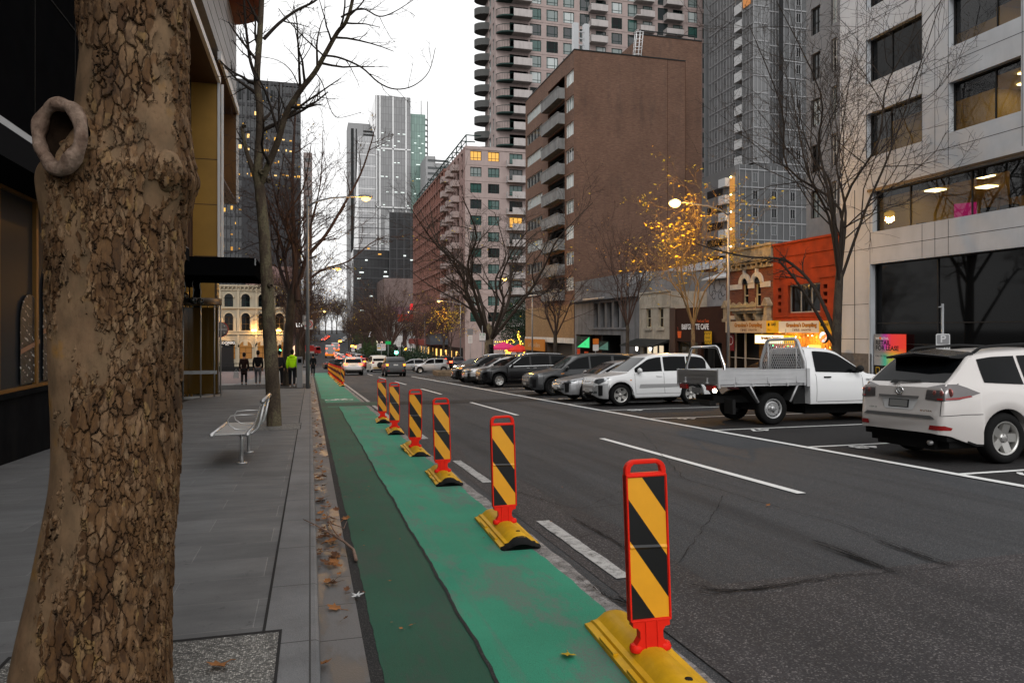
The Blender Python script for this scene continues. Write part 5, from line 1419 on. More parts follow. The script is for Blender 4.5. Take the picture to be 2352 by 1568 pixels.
f14.boxes('stone_shaft', [(l_[0],a[0],3,20,-5,l_[1])], M('grey_stone_clad',(.24,.24,.242),.7,var=.1))
f14.boxes('stone_slot', [(l_[0]+1.5,l_[0]+3,2.9,3,-5,l_[1]-3),(l_[0]+4,l_[0]+4.6,2.9,3,-5,l_[1]-3),(l_[0]+8,a[0]-1,2.9,3,fpx(830,300)[1],fpx(830,296)[1]),(l_[0]+8,a[0]-1,2.9,3,fpx(830,308)[1],fpx(830,304)[1])], FRD)
w = fpx(846,278); q = MB(); q.prism([(w[0],fpx(846,276)[1]),(a[0],fpx(862,278)[1]-8),(a[0],a[1])],-.5,2); w2_ = fpx(803,560); q.prism([(w2_[0],-5),(b1[0],-5),(b1[0],b1[1])],-1.2,1)
f14.place(q.build('sloped_fin', M('white_fin',(.72,.72,.72),.6)))
q = MB(); q.tube([(fpx(971,224)[0],6,e_[1]-5),(fpx(971,224)[0],6,fpx(971,224)[1])],.3,5); q.tube([(fpx(986,226)[0],6,20),(fpx(986,226)[0],6,fpx(986,226)[1])],.4,5)
for v in range(268,360,13): z = fpx(980,v)[1]; q.box(e_[0],fpx(986,v)[0],5,7,z-.3,z+.3)
f14.place(q.build('spire', M('grey_trim')))
LS = emis('tower_strip_light', (.9,1,.95), 1.0); rr = random.Random(3)
for v in (305,322,333,345,372,405,440,470,510,560):
    for k in range(rr.randrange(4,9)):
        x = a[0]+rr.random()*(e_[0]-a[0]-2); z = fpx(862,v)[1]
        if x > c[0]-1.5 and x < c[0]+.5: continue
        f14.boxes('ceiling_strip', [(x,x+1.1,-.12 if x < c[0] else 1.3,-.02 if x < c[0] else 1.45,z,z+.35)], LS)
c5 = building('reflection_block', 30, 300, 'dark added block standing in for the reflection in the pale tower', 'tower')  # added block: gives the dark reflection on the pale tower a body
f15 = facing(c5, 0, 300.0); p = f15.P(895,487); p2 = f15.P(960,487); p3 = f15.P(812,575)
f15.boxes('glass_wall', [(p[0],p2[0],0,20,-6,p[1]),(p3[0],p[0]-.1,2,20,-6,f15.P(830,572)[1])], TGD)  # walls of the added block that stands in for the dark reflection
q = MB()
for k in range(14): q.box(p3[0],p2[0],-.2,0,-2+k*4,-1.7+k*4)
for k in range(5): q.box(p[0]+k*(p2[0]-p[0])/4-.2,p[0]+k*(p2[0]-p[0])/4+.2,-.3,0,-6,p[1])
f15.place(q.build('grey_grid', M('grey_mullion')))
rr = random.Random(8)
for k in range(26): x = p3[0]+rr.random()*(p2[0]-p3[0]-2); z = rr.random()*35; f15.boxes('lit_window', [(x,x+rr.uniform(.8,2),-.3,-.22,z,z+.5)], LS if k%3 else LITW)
c6 = building('grey_block', 60, 380, 'plain grey block stepping down right of the pale tower', 'tower'); f16 = facing(c6, 0, 380.0); a_ = f16.P(978,358); b_ = f16.P(1030,385)
f16.boxes('wall', [(a_[0],f16.P(1000,360)[0],0,20,-5,a_[1]),(f16.P(1000,360)[0],b_[0]+4,0,20,-5,f16.P(1000,374)[1])], M('grey_clad_wall',(.27,.27,.272),.7,var=.1))
f16.boxes('window_band', [(a_[0]+1,b_[0],-.1,0,f16.P(990,v)[1]-1.2,f16.P(990,v)[1]) for v in (366,383,396,410,425)], GLM)
c7 = building('pink_block', -2, 330, 'distant pinkish block right of the dark office tower', 'tower'); f17 = facing(c7, 0, 330.0); a_ = f17.P(697,350)
f17.boxes('wall', [(a_[0],f17.P(717,350)[0],0,20,-5,a_[1])], M('pink_far_wall',(.20,.165,.155),.8,var=.2)); f17.boxes('window_band', [(a_[0]+.5,f17.P(717,350)[0]-.5,-.1,0,a_[1]-4-k*4,a_[1]-2.4-k*4) for k in range(14)], GLM)
# right side beyond the hotel: white theatre, screens, low shops
c8 = building('white_theatre', 24, 205, 'white rendered building with red signboard beyond the hotel'); f18 = facing(c8, 0, 205.0); a_ = f18.P(905,735); b_ = f18.P(958,735)
f18.boxes('wall', [(a_[0],b_[0],0,40,-6.5,a_[1])], M('white_render',(.42,.41,.40),.8,var=.1)); f18.boxes('red_signboard', [(a_[0]+1,b_[0]-1,-.4,-.05,a_[1]-.4,f18.P(930,722)[1])], M('red_banner'))
q = f18.P(948,705); f18.boxes('red_cube_sign', [(q[0]-.8,q[0]+.8,-.9,-.3,q[1]-.9,q[1]+.9)], emis('red_sign_glow',(1,.02,.03),.8))
f18.boxes('poster', [(f18.P(925,770)[0],f18.P(934,770)[0],-.1,0,f18.P(930,795)[1],f18.P(930,757)[1])], M('dark_poster',(.05,.03,.025),.6))
f18.boxes('lit_awning', [(a_[0],b_[0],-2,-.1,f18.P(930,807)[1],f18.P(930,803)[1])], emis('white_awning',(1,.85,.8),1.0))
for k,(u0,v0,u1,v1,mm,lb) in enumerate(((881,766,896,779,emis('screen_white',(1,.95,1),2.2),'bright white video screen on the left'),(899,765,912,778,emis('screen_white',(1,.95,1),2.2),'bright white video screen on the right'),(872,784,918,789,emis('awning_pink',(1,.6,.5),1.2),'long pinkish lit awning below the screens'),(847,762,852,773,emis('screen_white',(1,.95,1),2.2),'small white lit sign above the median shrubs'))):
    box_thing('lit_sign',u0,v0,u1,v1,236+k,.5,lb,'sign',mm)
for k,(y0,y1,hh,c) in enumerate(((238,270,15,(.15,.08,.10)),(272,310,26,(.16,.12,.11)),(312,400,18,(.12,.09,.085)),(402,520,14,(.11,.085,.08)))):
    lb = ['purplish lit theatre row right of the road','tall dim block on the right climbing away','low brown row on the right climbing the hill','last low row on the right at the hilltop'][k]
    o = building('street_block', 26, y0, lb); mm = M('right_block_%s' % 'abcd'[k], c, .85, var=.2, dirt=.3)
    f = right_side(o, 26, y1); rs = [(1.5+3.2*i,3+3.2*i,G(y0)+4.5+3.4*j,G(y0)+6.3+3.4*j) for i in range(int((y1-y0-2)/3.2)) for j in range(int((hh-6)/3.4))]
    f.wall(0, y1-y0, G(y0)-2, G(y0)+hh, rs, mm, .2)
    for i, r in enumerate(rs): f.window(r, FRD, LITW if (i*5+k)%5 == 0 else GLD, .15, kids=False)
    f.flush()
    for i in range(int((y1-y0)/7)): f.boxes('lit_shopfront', [(1+7*i,6+7*i,-.06,.02,G(y0+6)+.2,G(y0+6)+3)], emis(['shop_glow_amber','shop_glow_white','shop_glow_pink'][i%3],[(1,.55,.15),(1,.85,.6),(1,.3,.25)][i%3],1.2))
    shell(o, 26, 40, y0, y1, G(y0)-2, G(y0)+hh, mm, 'roof', skip='l')
# ------------------------------------------------------------------ vehicles
TYRE = M('tyre_rubber', (.008,.008,.008), .85, bump=.002, bs=60); ALLOY = M('alloy_rim', (.42,.41,.39), .3, .8); STEEL = M('steel_rim', (.36,.36,.36), .4, .6); BRIM = M('black_rim', (.012,.012,.012), .35)
UNDER = M('black_underbody', (.006,.006,.006), .9); CGL = glass('car_window_glass', (.003,.0035,.004), .04, .09); TRIM = M('black_plastic_trim', (.014,.014,.014), .6); CHROME = M('chrome', (.6,.6,.6), .12, 1.0)
LAMPG = M('headlamp_glass', (.10,.105,.11), .12, .4, spec=.5); LAMPD = M('lamp_housing', (.03,.03,.032), .2); RLAMP = M('red_lamp_glass', (.20,.008,.008), .12); ALAMP = M('amber_lamp_glass', (.5,.16,.01), .15)
BRAKE = emis('brake_glow', (1,.05,.015), 9.0); AMBG = emis('amber_glow', (1,.32,.02), 2.2); HEADG = emis('headlight_glow', (1,.93,.8), 9)
PLATE = M('number_plate', (.42,.42,.40), .5); SEAM = M('door_seam', (.02,.02,.02), .7)
def paint(name, c, metal=.0, rough=.28): return M('paint_'+name, c, rough, metal, spec=.5, coat=.6)
P_WHITE = paint('white', (.60,.60,.60)); P_SILVER = paint('silver', (.34,.34,.345), .55, .34); P_BLACK = M('paint_black', (.003,.003,.0035), .25, 0, spec=.25, coat=.15); P_GREY = M('paint_grey', (.026,.027,.028), .35, .2, spec=.3, coat=.3)
P_RED = paint('red', (.35,.012,.012)); P_DRED = paint('dark_red', (.07,.01,.012)); P_MIDS = paint('mid_silver', (.24,.24,.245), .5, .34); P_BLUE = paint('navy', (.012,.018,.035)); P_CREAM = paint('pearl', (.55,.52,.46)); P_PEARL = paint('pearl_silver', (.50,.47,.45), .15, .3)
def lin(K, x):
    if x <= K[0][0]: return K[0][1]
    for a, b in zip(K[:-1], K[1:]):
        if x <= b[0]: return a[1]+(b[1]-a[1])*(x-a[0])/(b[0]-a[0])
    return K[-1][1]
def smoothed(K, x, h=.05): return sum(lin(K, x+d*h) for d in (-1,-.5,0,.5,1))/5
_wm = {}
def wheel_meshes(R_, wd, style):
    key = (R_,wd,style)
    if key in _wm: return _wm[key]
    t = MB(); rr_ = R_*(.66 if style != 'steel' else .60)
    t.lathe([(rr_,-wd*.42),(rr_+.03,-wd*.5),(R_-.035,-wd*.48),(R_-.008,-wd*.36),(R_,-wd*.2),(R_,wd*.2),(R_-.008,wd*.36),(R_-.035,wd*.48),(rr_+.03,wd*.5),(rr_,wd*.42)], 32, cap=False)
    r = MB(); face = wd*.36
    r.lathe([(rr_+.005,wd*.42),(rr_-.018,wd*.44),(rr_-.03,wd*.30),(rr_-.035,-wd*.3)], 32, 0, cap=False)
    r.lathe([(rr_-.02,wd*.02),(.01,wd*.02)], 24, 1, cap=False)
    if style == 'steel':
        r.lathe([(rr_-.03,face-.05),(rr_*.80,face-.03),(rr_*.62,face+.0),(rr_*.45,face-.04),(rr_*.3,face-.01),(rr_*.28,face+.03),(.01,face+.035)], 28, 0, cap=False)
        for k in range(14):
            a = 2*PI*k/14; r.lathe([(.017,face-.02),(.001,face-.015)], 8, 1, T(rr_*.83*math.cos(a),rr_*.83*math.sin(a),0), cap=False)
        for k in range(6):
            a = 2*PI*k/6; r.lathe([(.014,face-.03),(.014,face+.01),(.001,face+.01)], 6, 0, T(rr_*.42*math.cos(a),rr_*.42*math.sin(a),0), cap=False)
    else:
        n = {'five':5,'six':6,'seven':7,'ten':10,'twin':5}[style.split('_')[0]]
        for k in range(n):
            for dd in ((-.16,.16) if style.startswith('twin') or style.startswith('six') else (0,)):
                a = 2*PI*k/n+dd; w0 = {5:.055,6:.028,7:.05,10:.026}[n]*R_/.34*(.55 if style.startswith('twin') else 1)
                Mx = RZ(a)
                r.add([(.03,-w0*1.0,face-.03),(rr_-.015,-w0*1.0,face-.005),(rr_-.015,w0*1.0,face-.005),(.03,w0*1.0,face-.03),(.03,-w0*1.2,face-.07),(rr_-.015,-w0*1.3,face-.06),(rr_-.015,w0*1.3,face-.06),(.03,w0*1.2,face-.07)], [(0,1,2,3),(0,4,5,1),(3,2,6,7),(1,5,6,2)], 0, Mx)
        r.lathe([(R_*.2,face-.05),(R_*.19,face-.015),(R_*.12,face-.005),(.001,face-.005)], 16, 0, cap=False)
        for k in range(5):
            a = 2*PI*(k+.5)/5; r.lathe([(.012,face-.03),(.012,face-.006),(.001,face-.006)], 6, 1, T(R_*.145*math.cos(a),R_*.145*math.sin(a),0), cap=False)
    rm = BRIM if style.endswith('black') else (STEEL if style == 'steel' else ALLOY)
    _wm[key] = (t.mesh('wheel',[TYRE]), r.mesh('rim',[rm, LAMPD]))
    return _wm[key]

class Car:
    def __init__(s, name, label, cat, spec, X, Y, head, group=None):
        s.sp = spec; s.L, s.W, s.H = spec['L'], spec['W'], spec['H']
        sl = math.atan((G(Y+1)-G(Y-1))/2)
        s.root = link(bpy.data.objects.new(name, None)); tag(s.root, label, cat, group)
        s.root.matrix_world = T(X,Y,G(Y)+.008) @ RX(sl) @ RZ(head)
        s.body()
    def x(s, xf): return s.L/2-xf
    def zt(s, x): return smoothed(s.sp['top'], x) if .08 < x < s.L-.08 else lin(s.sp['top'], x)
    def zs(s, x): return min(smoothed(s.sp['belt'], x, .12), s.zt(x)-.03)
    def wp(s, x): return s.W/2*lin(s.sp.get('plan', [(0,.48),(.02,.60),(.06,.71),(.14,.81),(.28,.90),(.5,.96),(.9,.99),(1.2,1),(s.L-1.2,1),(s.L-.5,.97),(s.L-.2,.93),(s.L-.06,.88),(s.L,.82)]), x)
    def yr(s, x):
        t = max(0,min(1,(s.zt(x)-s.zs(x))/max(.1,s.H-.02-lin(s.sp['belt'],x))))
        return s.wp(x)*.92*(1-t)+s.W/2*s.sp.get('tum',.76)*t
    def body(s):
        sp = s.sp; R_ = sp['R']; ar = R_+sp.get('archgap',.06); cxs_ = (sp['fo'], sp['fo']+sp['wb'])
        xs = [0,.012,.03,.06,.1]+[.15+.07*i for i in range(int((s.L-.3)/.07)+1)]+[s.L-d for d in (.1,.06,.03,.012,0)]
        for c in cxs_: xs += [c+ar*k for k in (-1,-.985,-.94,-.85,-.7,.7,.85,.94,.985,1)]
        for k in sp['top']: xs.append(k[0])
        xs = sorted({round(min(max(x,0),s.L),3) for x in xs})
        cap = sp.get('cut'); xs = [x for x in xs if cap is None or x <= cap]
        b = MB(); rings = []
        for x in xs:
            zb = lin(sp.get('sill',[(0,.36),(.1,.27),(.25,.24),(.6,.24),(s.L-.5,.26),(s.L-.2,.30),(s.L,.36)]), x)
            for c in cxs_:
                if abs(x-c) < ar: zb = max(zb, R_+math.sqrt(ar*ar-(x-c)**2)-.0)
            w, zs, zt, yr = s.wp(x), s.zs(x), s.zt(x), s.yr(x)
            zb = min(zb, zs-.05); l = lambda a, c, t: a+(c-a)*t
            z4 = zs+(zt-zs)*.9
            flare = .018 if any(abs(x-c) < ar+.10 for c in cxs_) else 0
            half = [(w-.14,zb+.01),(w-.01+flare,zb),(w+flare,zb+.03),(w+flare*.6,l(zb,zs,.4)),(w*.995,l(zb,zs,.72)),(w*.975,l(zb,zs,.93)),(w*.94,zs),
                    (l(w*.935,yr,.35),l(zs,z4,.33)),(l(w*.93,yr,.68),l(zs,z4,.66)),(yr,z4),(yr*.94,l(z4,zt,.5)),(yr*.7,l(z4,zt,.86)),(yr*.36,l(z4,zt,.97)),(0,zt)]
            rings.append([(s.x(x),y,z) for y, z in half]+[(s.x(x),-y,z) for y, z in reversed(half[:-1])])
        n = len(rings[0])
        b.v = [p for r in rings for p in r]
        clad = sp.get('clad')
        for i in range(len(rings)-1):
            for j in range(n-1):
                b.f.append((i*n+j,i*n+j+1,(i+1)*n+j+1,(i+1)*n+j)); b.sm.append(True)
                q = [b.v[k] for k in b.f[-1]]; zc = sum(p[2] for p in q)/4; xc = s.L/2-sum(p[0] for p in q)/4
                b.mi.append(1 if clad and clad(xc,zc) else 0)
        for r0 in (0, len(rings)-1):
            f = tuple(r0*n+j for j in range(n)); b.f.append(f if r0 else tuple(reversed(f))); b.sm.append(False); b.mi.append(1 if (clad and sp.get('cladcap')) else 0)
        me = b.mesh('body', [sp['paint'], sp.get('cladm',TRIM)]); me.set_sharp_from_angle(angle=R(42))
        o = inst('body', me, s.root); s.bodyo = o
        s.bvh = BVHTree.FromPolygons([V3(p) for p in b.v], b.f)
        q = MB(); xe = cap or s.L; q.box(s.x(xe-.12),s.x(.15),-s.W*.30,s.W*.30,.2,.62); q.box(s.x(xe-.1),s.x(.1),-s.W*.43,s.W*.43,sp.get('ubz',.34),.66)
        for c in cxs_:
            if cap is None or c < cap: pass
        o = q.build('underbody', UNDER, s.root)
    def hit(s, p, d):
        h = s.bvh.ray_cast(V3(p)-V3(d)*4, V3(d))
        return h[0]
    def patch(s, name, pts, d, mat, off=.006, step=.1, parent=None):
        "pts: (x from front, y, z) outline; dropped onto the body along d"
        d = V3(d).normalized(); P = [V3((s.x(p[0]),p[1],p[2])) for p in pts]
        e = d.cross(V3((0,0,1)))
        e = e.normalized() if e.length > .1 else V3((0,1,0)); up = e.cross(d).normalized()
        bm = bmesh.new(); vs = [bm.verts.new((p.dot(e),p.dot(up),0)) for p in P]
        try: bm.faces.new(vs)
        except ValueError: bm.free(); return
        for ax, nrm in ((0,(1,0,0)),(1,(0,1,0))):
            lo = min(v.co[ax] for v in bm.verts); hi = max(v.co[ax] for v in bm.verts); t = lo+step
            while t < hi-1e-3:
                c = [0,0,0]; c[ax] = t
                bmesh.ops.bisect_plane(bm, geom=bm.verts[:]+bm.edges[:]+bm.faces[:], plane_co=c, plane_no=nrm); t += step
        base = sum((p.dot(d) for p in P))/len(P)
        out = []
        for v in bm.verts:
            p = e*v.co.x+up*v.co.y+d*base; h = s.hit(p, d)
            if h is None:
                g = s.bvh.find_nearest(p); h = g[0]
            out.append(h-d*off)
        bm.verts.index_update(); q = MB(); q.v = [tuple(p) for p in out]
        for f in bm.faces: q.f.append(tuple(v.index for v in f.verts)); q.mi.append(0); q.sm.append(True)
        bm.free()
        return q.build(name, mat, parent or s.root)
    def line(s, name, pts, d, mat, w=.008, off=.004, step=.05, parent=None):
        d = V3(d).normalized(); P = []
        for a, b_ in zip(pts[:-1], pts[1:]):
            A, B = V3((s.x(a[0]),a[1],a[2])), V3((s.x(b_[0]),b_[1],b_[2])); n = max(1,int((B-A).length/step))
            P += [A.lerp(B,i/n) for i in range(n)]
        P.append(V3((s.x(pts[-1][0]),pts[-1][1],pts[-1][2])))
        vs = []
        for i, p in enumerate(P):
            t = (P[min(i+1,len(P)-1)]-P[max(i-1,0)]).normalized(); nrm = t.cross(d).normalized()
            for sg in (-1,1):
                h = s.hit(p+nrm*w*sg/2, d); h = h if h is not None else s.bvh.find_nearest(p)[0]
                vs.append(tuple(h-d*off))
        q = MB(); q.add(vs, [(2*i,2*i+1,2*i+3,2*i+2) for i in range(len(P)-1)], smooth=True)
        return q.build(name, mat, parent or s.root)
    def sidewin(s, ranges, frame=.84, low=.035, mat=CGL, both=True):
        for sd in ((1,-1) if both else (1,)):
            for x0, x1 in ranges:
                n = 12; X_ = [x0+(x1-x0)*i/n for i in range(n+1)]
                top = [(x, s.zs(x)+(s.zt(x)-s.zs(x))*frame) for x in X_]; top = [(x,z) for x, z in top if z > s.zs(x)+low+.03]
                if len(top) < 3: continue
                bot = [(top[0][0], s.zs(top[0][0])+low),(top[-1][0], s.zs(top[-1][0])+low)]
                pts = [(x,sd*1.0,z) for x, z in top]+[(bot[1][0],sd,bot[1][1]),(bot[0][0],sd,bot[0][1])]
                s.patch('side_window', pts, (0,-sd,0), mat, .007)
    def screen(s, name, x0, x1, d, frac=.90, mat=CGL):
        n = 8; X_ = [x0+(x1-x0)*i/n for i in range(n+1)]
        z = lambda x: s.zs(x)+(s.zt(x)-s.zs(x))*.93
        L_ = [(x, s.yr(x)*frac, z(x)) for x in X_]; Rr = [(x,-y,zz) for x, y, zz in reversed(L_)]
        s.patch(name, L_+Rr, d, mat, .007, .09)
    def wheels(s, style, front_turn=0.0):
        sp = s.sp; wd = sp.get('wd',.21); t, r = wheel_meshes(sp['R'], wd, style)
        for xc in (sp['fo'], sp['fo']+sp['wb']):
            for sd in (1,-1):
                o = inst('wheel', t, s.root); o.location = (s.x(xc), sd*(s.W/2-wd/2-sp.get('inset',.015)), sp['R']); o.rotation_euler = (-sd*PI/2, 0, 0)
                k = inst('rim', r, o)
    def mirrors(s, x, mat, z=None, dy=.1):
        for sd in (1,-1):
            q = MB(); zz_ = z or s.zs(x)+.10; y = sd*(s.wp(x)*.95+dy)
            q.ball((0,0,0),.1,12,8,0,(.75,1.15,.85)); q.box(-.03,.03,-sd*.16 if sd > 0 else 0,0 if sd > 0 else .16,-.07,-.04)
            o = q.build('mirror', mat, s.root); o.location = (s.x(x), y, zz_)
    def handles(s, xs, z, mat):
        for x in xs:
            for sd in (1,-1):
                h = s.hit((s.x(x),sd*1.0,z),(0,-sd,0))
                if h: 
                    q = MB(); q.box(-.09,.09,-.02,.02,-.016,.016); o = q.build('door_handle', mat, s.root, (h.x,h.y+sd*.012,h.z), bevel=.008)
    def seams(s, xs, zl):
        for sd in (1,-1):
            for x in xs:
                pts = [(x,sd,s.zs(x)+.0),(x+.0,sd,zl+.25),(x+.02,sd,zl)]
                s.line('door_seam', pts, (0,-sd,0), SEAM, .010, .003)
            s.line('door_seam', [(xs[0]+.02,sd,zl),(xs[-1],sd,zl)], (0,-sd,0), SEAM, .010, .003)
    def rails(s, x0, x1, mat, y=.86, lift=.05):
        for sd in (1,-1):
            pts = []
            for i in range(13):
                x = x0+(x1-x0)*i/12; hh = lift*(0 if i in (0,12) else 1); pts.append((s.x(x), sd*s.yr(x)*y, s.zs(x)+(s.zt(x)-s.zs(x))*.97+hh))
            q = MB(); q.tube(pts,.022,8); q.build('roof_rail', mat, s.root)
    def front_set(s, hz=.72, gz=.55, grille=CHROME, lit=None, gw=.42, hw=.30, hh=.16, fog=True, lampx=.3):
        "headlamps, grille, lower intake, plate, fog lamps"
        w = s.W/2
        for sd in (1,-1):
            pts = [(.03,sd*(w*.48),hz-.02),(.10,sd*w*.80,hz-hh*.5),(lampx,sd*w*.95,hz+.0),(lampx+.16,sd*w*.96,hz+hh*.55),(.22,sd*w*.80,hz+hh*.45),(.06,sd*w*.50,hz+hh*.30)]
            o = s.patch('headlight', pts, (-.75,-sd*.6,0), lit or LAMPG, .008, .05)
            q = s.patch('headlight_lens', [(.07,sd*w*.6,hz-.02),(.10,sd*w*.72,hz-.03),(.12,sd*w*.74,hz+hh*.25),(.08,sd*w*.6,hz+hh*.2)], (-.75,-sd*.6,0), LAMPD if not lit else lit, .012, .05)
            if fog: s.patch('fog_lamp', [(.05,sd*w*.58,.40),(.05,sd*w*.74,.40),(.05,sd*w*.74,.48),(.05,sd*w*.58,.48)], (-1,-sd*.3,0), LAMPG, .008, .06)
        s.patch('grille', [(0,-gw,gz),(0,gw,gz),(0,gw*1.12,gz+.16),(0,-gw*1.12,gz+.16)], (-1,0,0), LAMPD, .006, .08)
        for k in range(4): s.line('grille_bar', [(0,-gw*1.02,gz+.02+k*.042),(0,gw*1.02,gz+.02+k*.042)], (-1,0,0), grille, .016, .014)
        s.patch('lower_intake', [(0,-w*.62,.33),(0,w*.62,.33),(0,w*.56,.46),(0,-w*.56,.46)], (-1,0,0), TRIM, .007, .1)
        s.patch('number_plate', [(0,-.19,.43),(0,.19,.43),(0,.19,.54),(0,-.19,.54)], (-1,0,0), PLATE, .02, .2)
    def rear_set(s, z0=.85, z1=1.05, yin=.52, lamp=RLAMP, plate_z=.85, high=None, wrap=.22, bump=True, ref=True):
        w = s.W/2; L_ = s.L
        for sd in (1,-1):
            pts = [(L_-.05,sd*w*yin,z0),(L_-.05,sd*w*.9,z0),(L_-wrap,sd*w*.97,z0+.02),(L_-wrap-.03,sd*w*.97,z1),(L_-.05,sd*w*.9,z1),(L_-.05,sd*w*yin,z1-.01)]
            s.patch('tail_light', pts, (.8,-sd*.6,0), lamp, .008, .05)
            if ref: s.patch('reflector', [(L_,sd*w*.55,.48),(L_,sd*w*.78,.48),(L_,sd*w*.78,.53),(L_,sd*w*.55,.53)], (1,-sd*.2,0), RLAMP, .008, .08)
        s.patch('number_plate', [(L_,-.19,plate_z),(L_,.19,plate_z),(L_,.19,plate_z+.12),(L_,-.19,plate_z+.12)], (1,0,0), PLATE, .016, .2)
        if high: s.patch('brake_light', [(L_-.4,-.15,high),(L_-.4,.15,high),(L_-.4,.15,high+.035),(L_-.4,-.15,high+.035)], (1,0,0), lamp, .012, .1)
        if bump: s.line('bumper_seam', [(L_,-w*.85,.66),(L_,w*.85,.66)], (1,0,0), SEAM, .012, .004)

def SP(L, W, H, wb, fo, R_, top, belt, paint_, **k): return dict(L=L,W=W,H=H,wb=wb,fo=fo,R=R_,top=top,belt=belt,paint=paint_,**k)
GRP = 'cars parked in the angled bays of the median'
QG = 'cars queued down the street'
# --- white luxury crossover seen from its rear corner
lx = Car('parked_car','pearl silver crossover parked tail to the road with black roof spoiler, nearest the camera','car',
 SP(4.73,1.845,1.69,2.715,.97,.365,[(0,.66),(.05,.80),(.25,.88),(.9,1.00),(1.15,1.04),(2.0,1.58),(2.4,1.66),(2.9,1.68),(3.7,1.64),(4.08,1.58),(4.56,1.16),(4.66,1.10),(4.70,.80),(4.725,.72),(4.73,.62)],
  [(0,.78),(1.0,.98),(2.5,1.04),(3.6,1.10),(4.3,1.14),(4.73,1.1)], P_PEARL, tum=.72, wd=.24, plan=[(0,.66),(.04,.76),(.12,.86),(.3,.94),(.7,.985),(1.2,1),(3.6,1),(4.2,.965),(4.5,.93),(4.64,.89),(4.70,.85),(4.73,.80)],
  sill=[(0,.30),(.6,.26),(4.2,.27),(4.45,.36),(4.6,.42),(4.73,.44)], clad=lambda x,z: z < .34), 10.95, 9.25, 0)
lx.sidewin([(1.28,2.28),(2.36,3.22),(3.28,3.98)], .80, .045); lx.screen('windscreen',1.2,1.98,(-1,0,-.2)); lx.screen('rear_window',4.10,4.55,(1,0,-.25),.93)
lx.wheels('five'); lx.mirrors(1.35,P_PEARL); lx.handles((2.15,3.12),.97,P_PEARL); lx.seams((1.25,2.32,3.3),.36); lx.front_set(); lx.rails(1.9,3.95,TRIM,.90,.06)
for sd in (1,-1):
    s_ = lx; w = .92
    s_.patch('tail_light', [(4.7,sd*.50,.93),(4.66,sd*.74,.91),(4.5,sd*.9,.93),(4.16,sd*.93,1.02),(4.36,sd*.9,1.10),(4.5,sd*.86,1.15),(4.62,sd*.74,1.15),(4.68,sd*.52,1.10)], (.75,-sd*.66,0), M('clear_tail_lamp',(.12,.11,.11),.1,.5,spec=.8), .010, .05)
    for (yy_,zz_,r_) in ((.58,1.02,.045),(.70,1.02,.045),(.84,1.03,.065)):
        h = s_.hit((s_.x(4.6),sd*yy_,zz_),(.75,-sd*.66,0)) if False else s_.hit((s_.x(4.6),sd*yy_,zz_),V3((.75,-sd*.66,0)).normalized())
        if h:
            q = MB(); q.ball((0,0,0),r_,12,6,0,(.35,.8,1)); o = q.build('lamp_bowl', M('lamp_chrome_red',(.30,.10,.09),.15,.6), s_.root, (h.x,h.y,h.z))
    s_.patch('tail_light_red', [(4.6,sd*.62,.925),(4.5,sd*.88,.935),(4.3,sd*.93,.97),(4.34,sd*.93,.99),(4.5,sd*.88,.965),(4.6,sd*.62,.95)], (.75,-sd*.66,0), RLAMP, .014, .06)
    s_.patch('reflector', [(4.7,sd*.56,.50),(4.6,sd*.84,.50),(4.6,sd*.86,.535),(4.66,sd*.80,.565),(4.7,sd*.58,.565)], (.85,-sd*.5,0), RLAMP, .010, .06)
    s_.line('tailgate_seam', [(4.3,sd*.74,1.16),(4.62,sd*.735,.92),(4.66,sd*.735,.70)], (.85,-sd*.5,0), SEAM, .010, .005)
    s_.line('bumper_seam', [(4.66,sd*.735,.70),(4.4,sd*.9,.72),(4.12,sd*.93,.72)], (.75,-sd*.66,0), SEAM, .009, .004)
q = MB(); yw = lx.yr(4.05)*.96; 
q.add([(lx.x(3.98),-yw,1.60),(lx.x(3.98),yw,1.60),(lx.x(4.36),yw*.93,1.545),(lx.x(4.36),-yw*.93,1.545),(lx.x(3.98),-yw,1.50),(lx.x(3.98),yw,1.50),(lx.x(4.36),yw*.93,1.515),(lx.x(4.36),-yw*.93,1.515),(lx.x(4.0),0,1.665),(lx.x(4.40),0,1.60),(lx.x(4.40),0,1.565)],
 [(0,8,9,3),(8,1,2,9),(3,9,10,7),(9,2,6,10),(7,10,6,5,4),(0,3,7,4),(1,5,6,2)]); q.build('roof_spoiler', P_BLACK, lx.root, bevel=.012)
lx.patch('tailgate_garnish', [(4.7,-.40,.97),(4.7,.40,.97),(4.7,.38,.93),(4.7,-.38,.93)], (1,0,0), M('satin_garnish',(.22,.22,.22),.3,.6), .03, .08)
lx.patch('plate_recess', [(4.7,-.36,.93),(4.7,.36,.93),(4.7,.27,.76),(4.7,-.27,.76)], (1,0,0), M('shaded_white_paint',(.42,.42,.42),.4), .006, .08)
lx.patch('number_plate', [(4.7,-.2,.79),(4.7,.2,.79),(4.7,.2,.91),(4.7,-.2,.91)], (1,0,0), LAMPD, .012, .2); lx.patch('plate_face', [(4.7,-.175,.80),(4.7,.175,.80),(4.7,.175,.90),(4.7,-.175,.90)], (1,0,0), M('grey_plate',(.16,.16,.155),.5), .018, .2)
lx.patch('bumper_step', [(4.72,-.62,.70),(4.72,.62,.70),(4.72,.70,.655),(4.72,-.70,.655)], (1,0,0), M('grey_step',(.09,.09,.09),.6), .012, .1)
h = lx.hit((lx.x(4.66),0,1.04),(1,0,0)); q = MB(); q.lathe([(.075,0),(.075,.012),(.062,.016),(.062,0)],20,0,T(h.x-.008,h.y,h.z) @ RY(-PI/2) @ SC(.8,1,1),cap=False); q.tube([(h.x-.015,.04,h.z+.03),(h.x-.015,-.005,h.z-.03),(h.x-.015,-.05,h.z-.03)],.008,6); q.build('emblem', CHROME, lx.root)
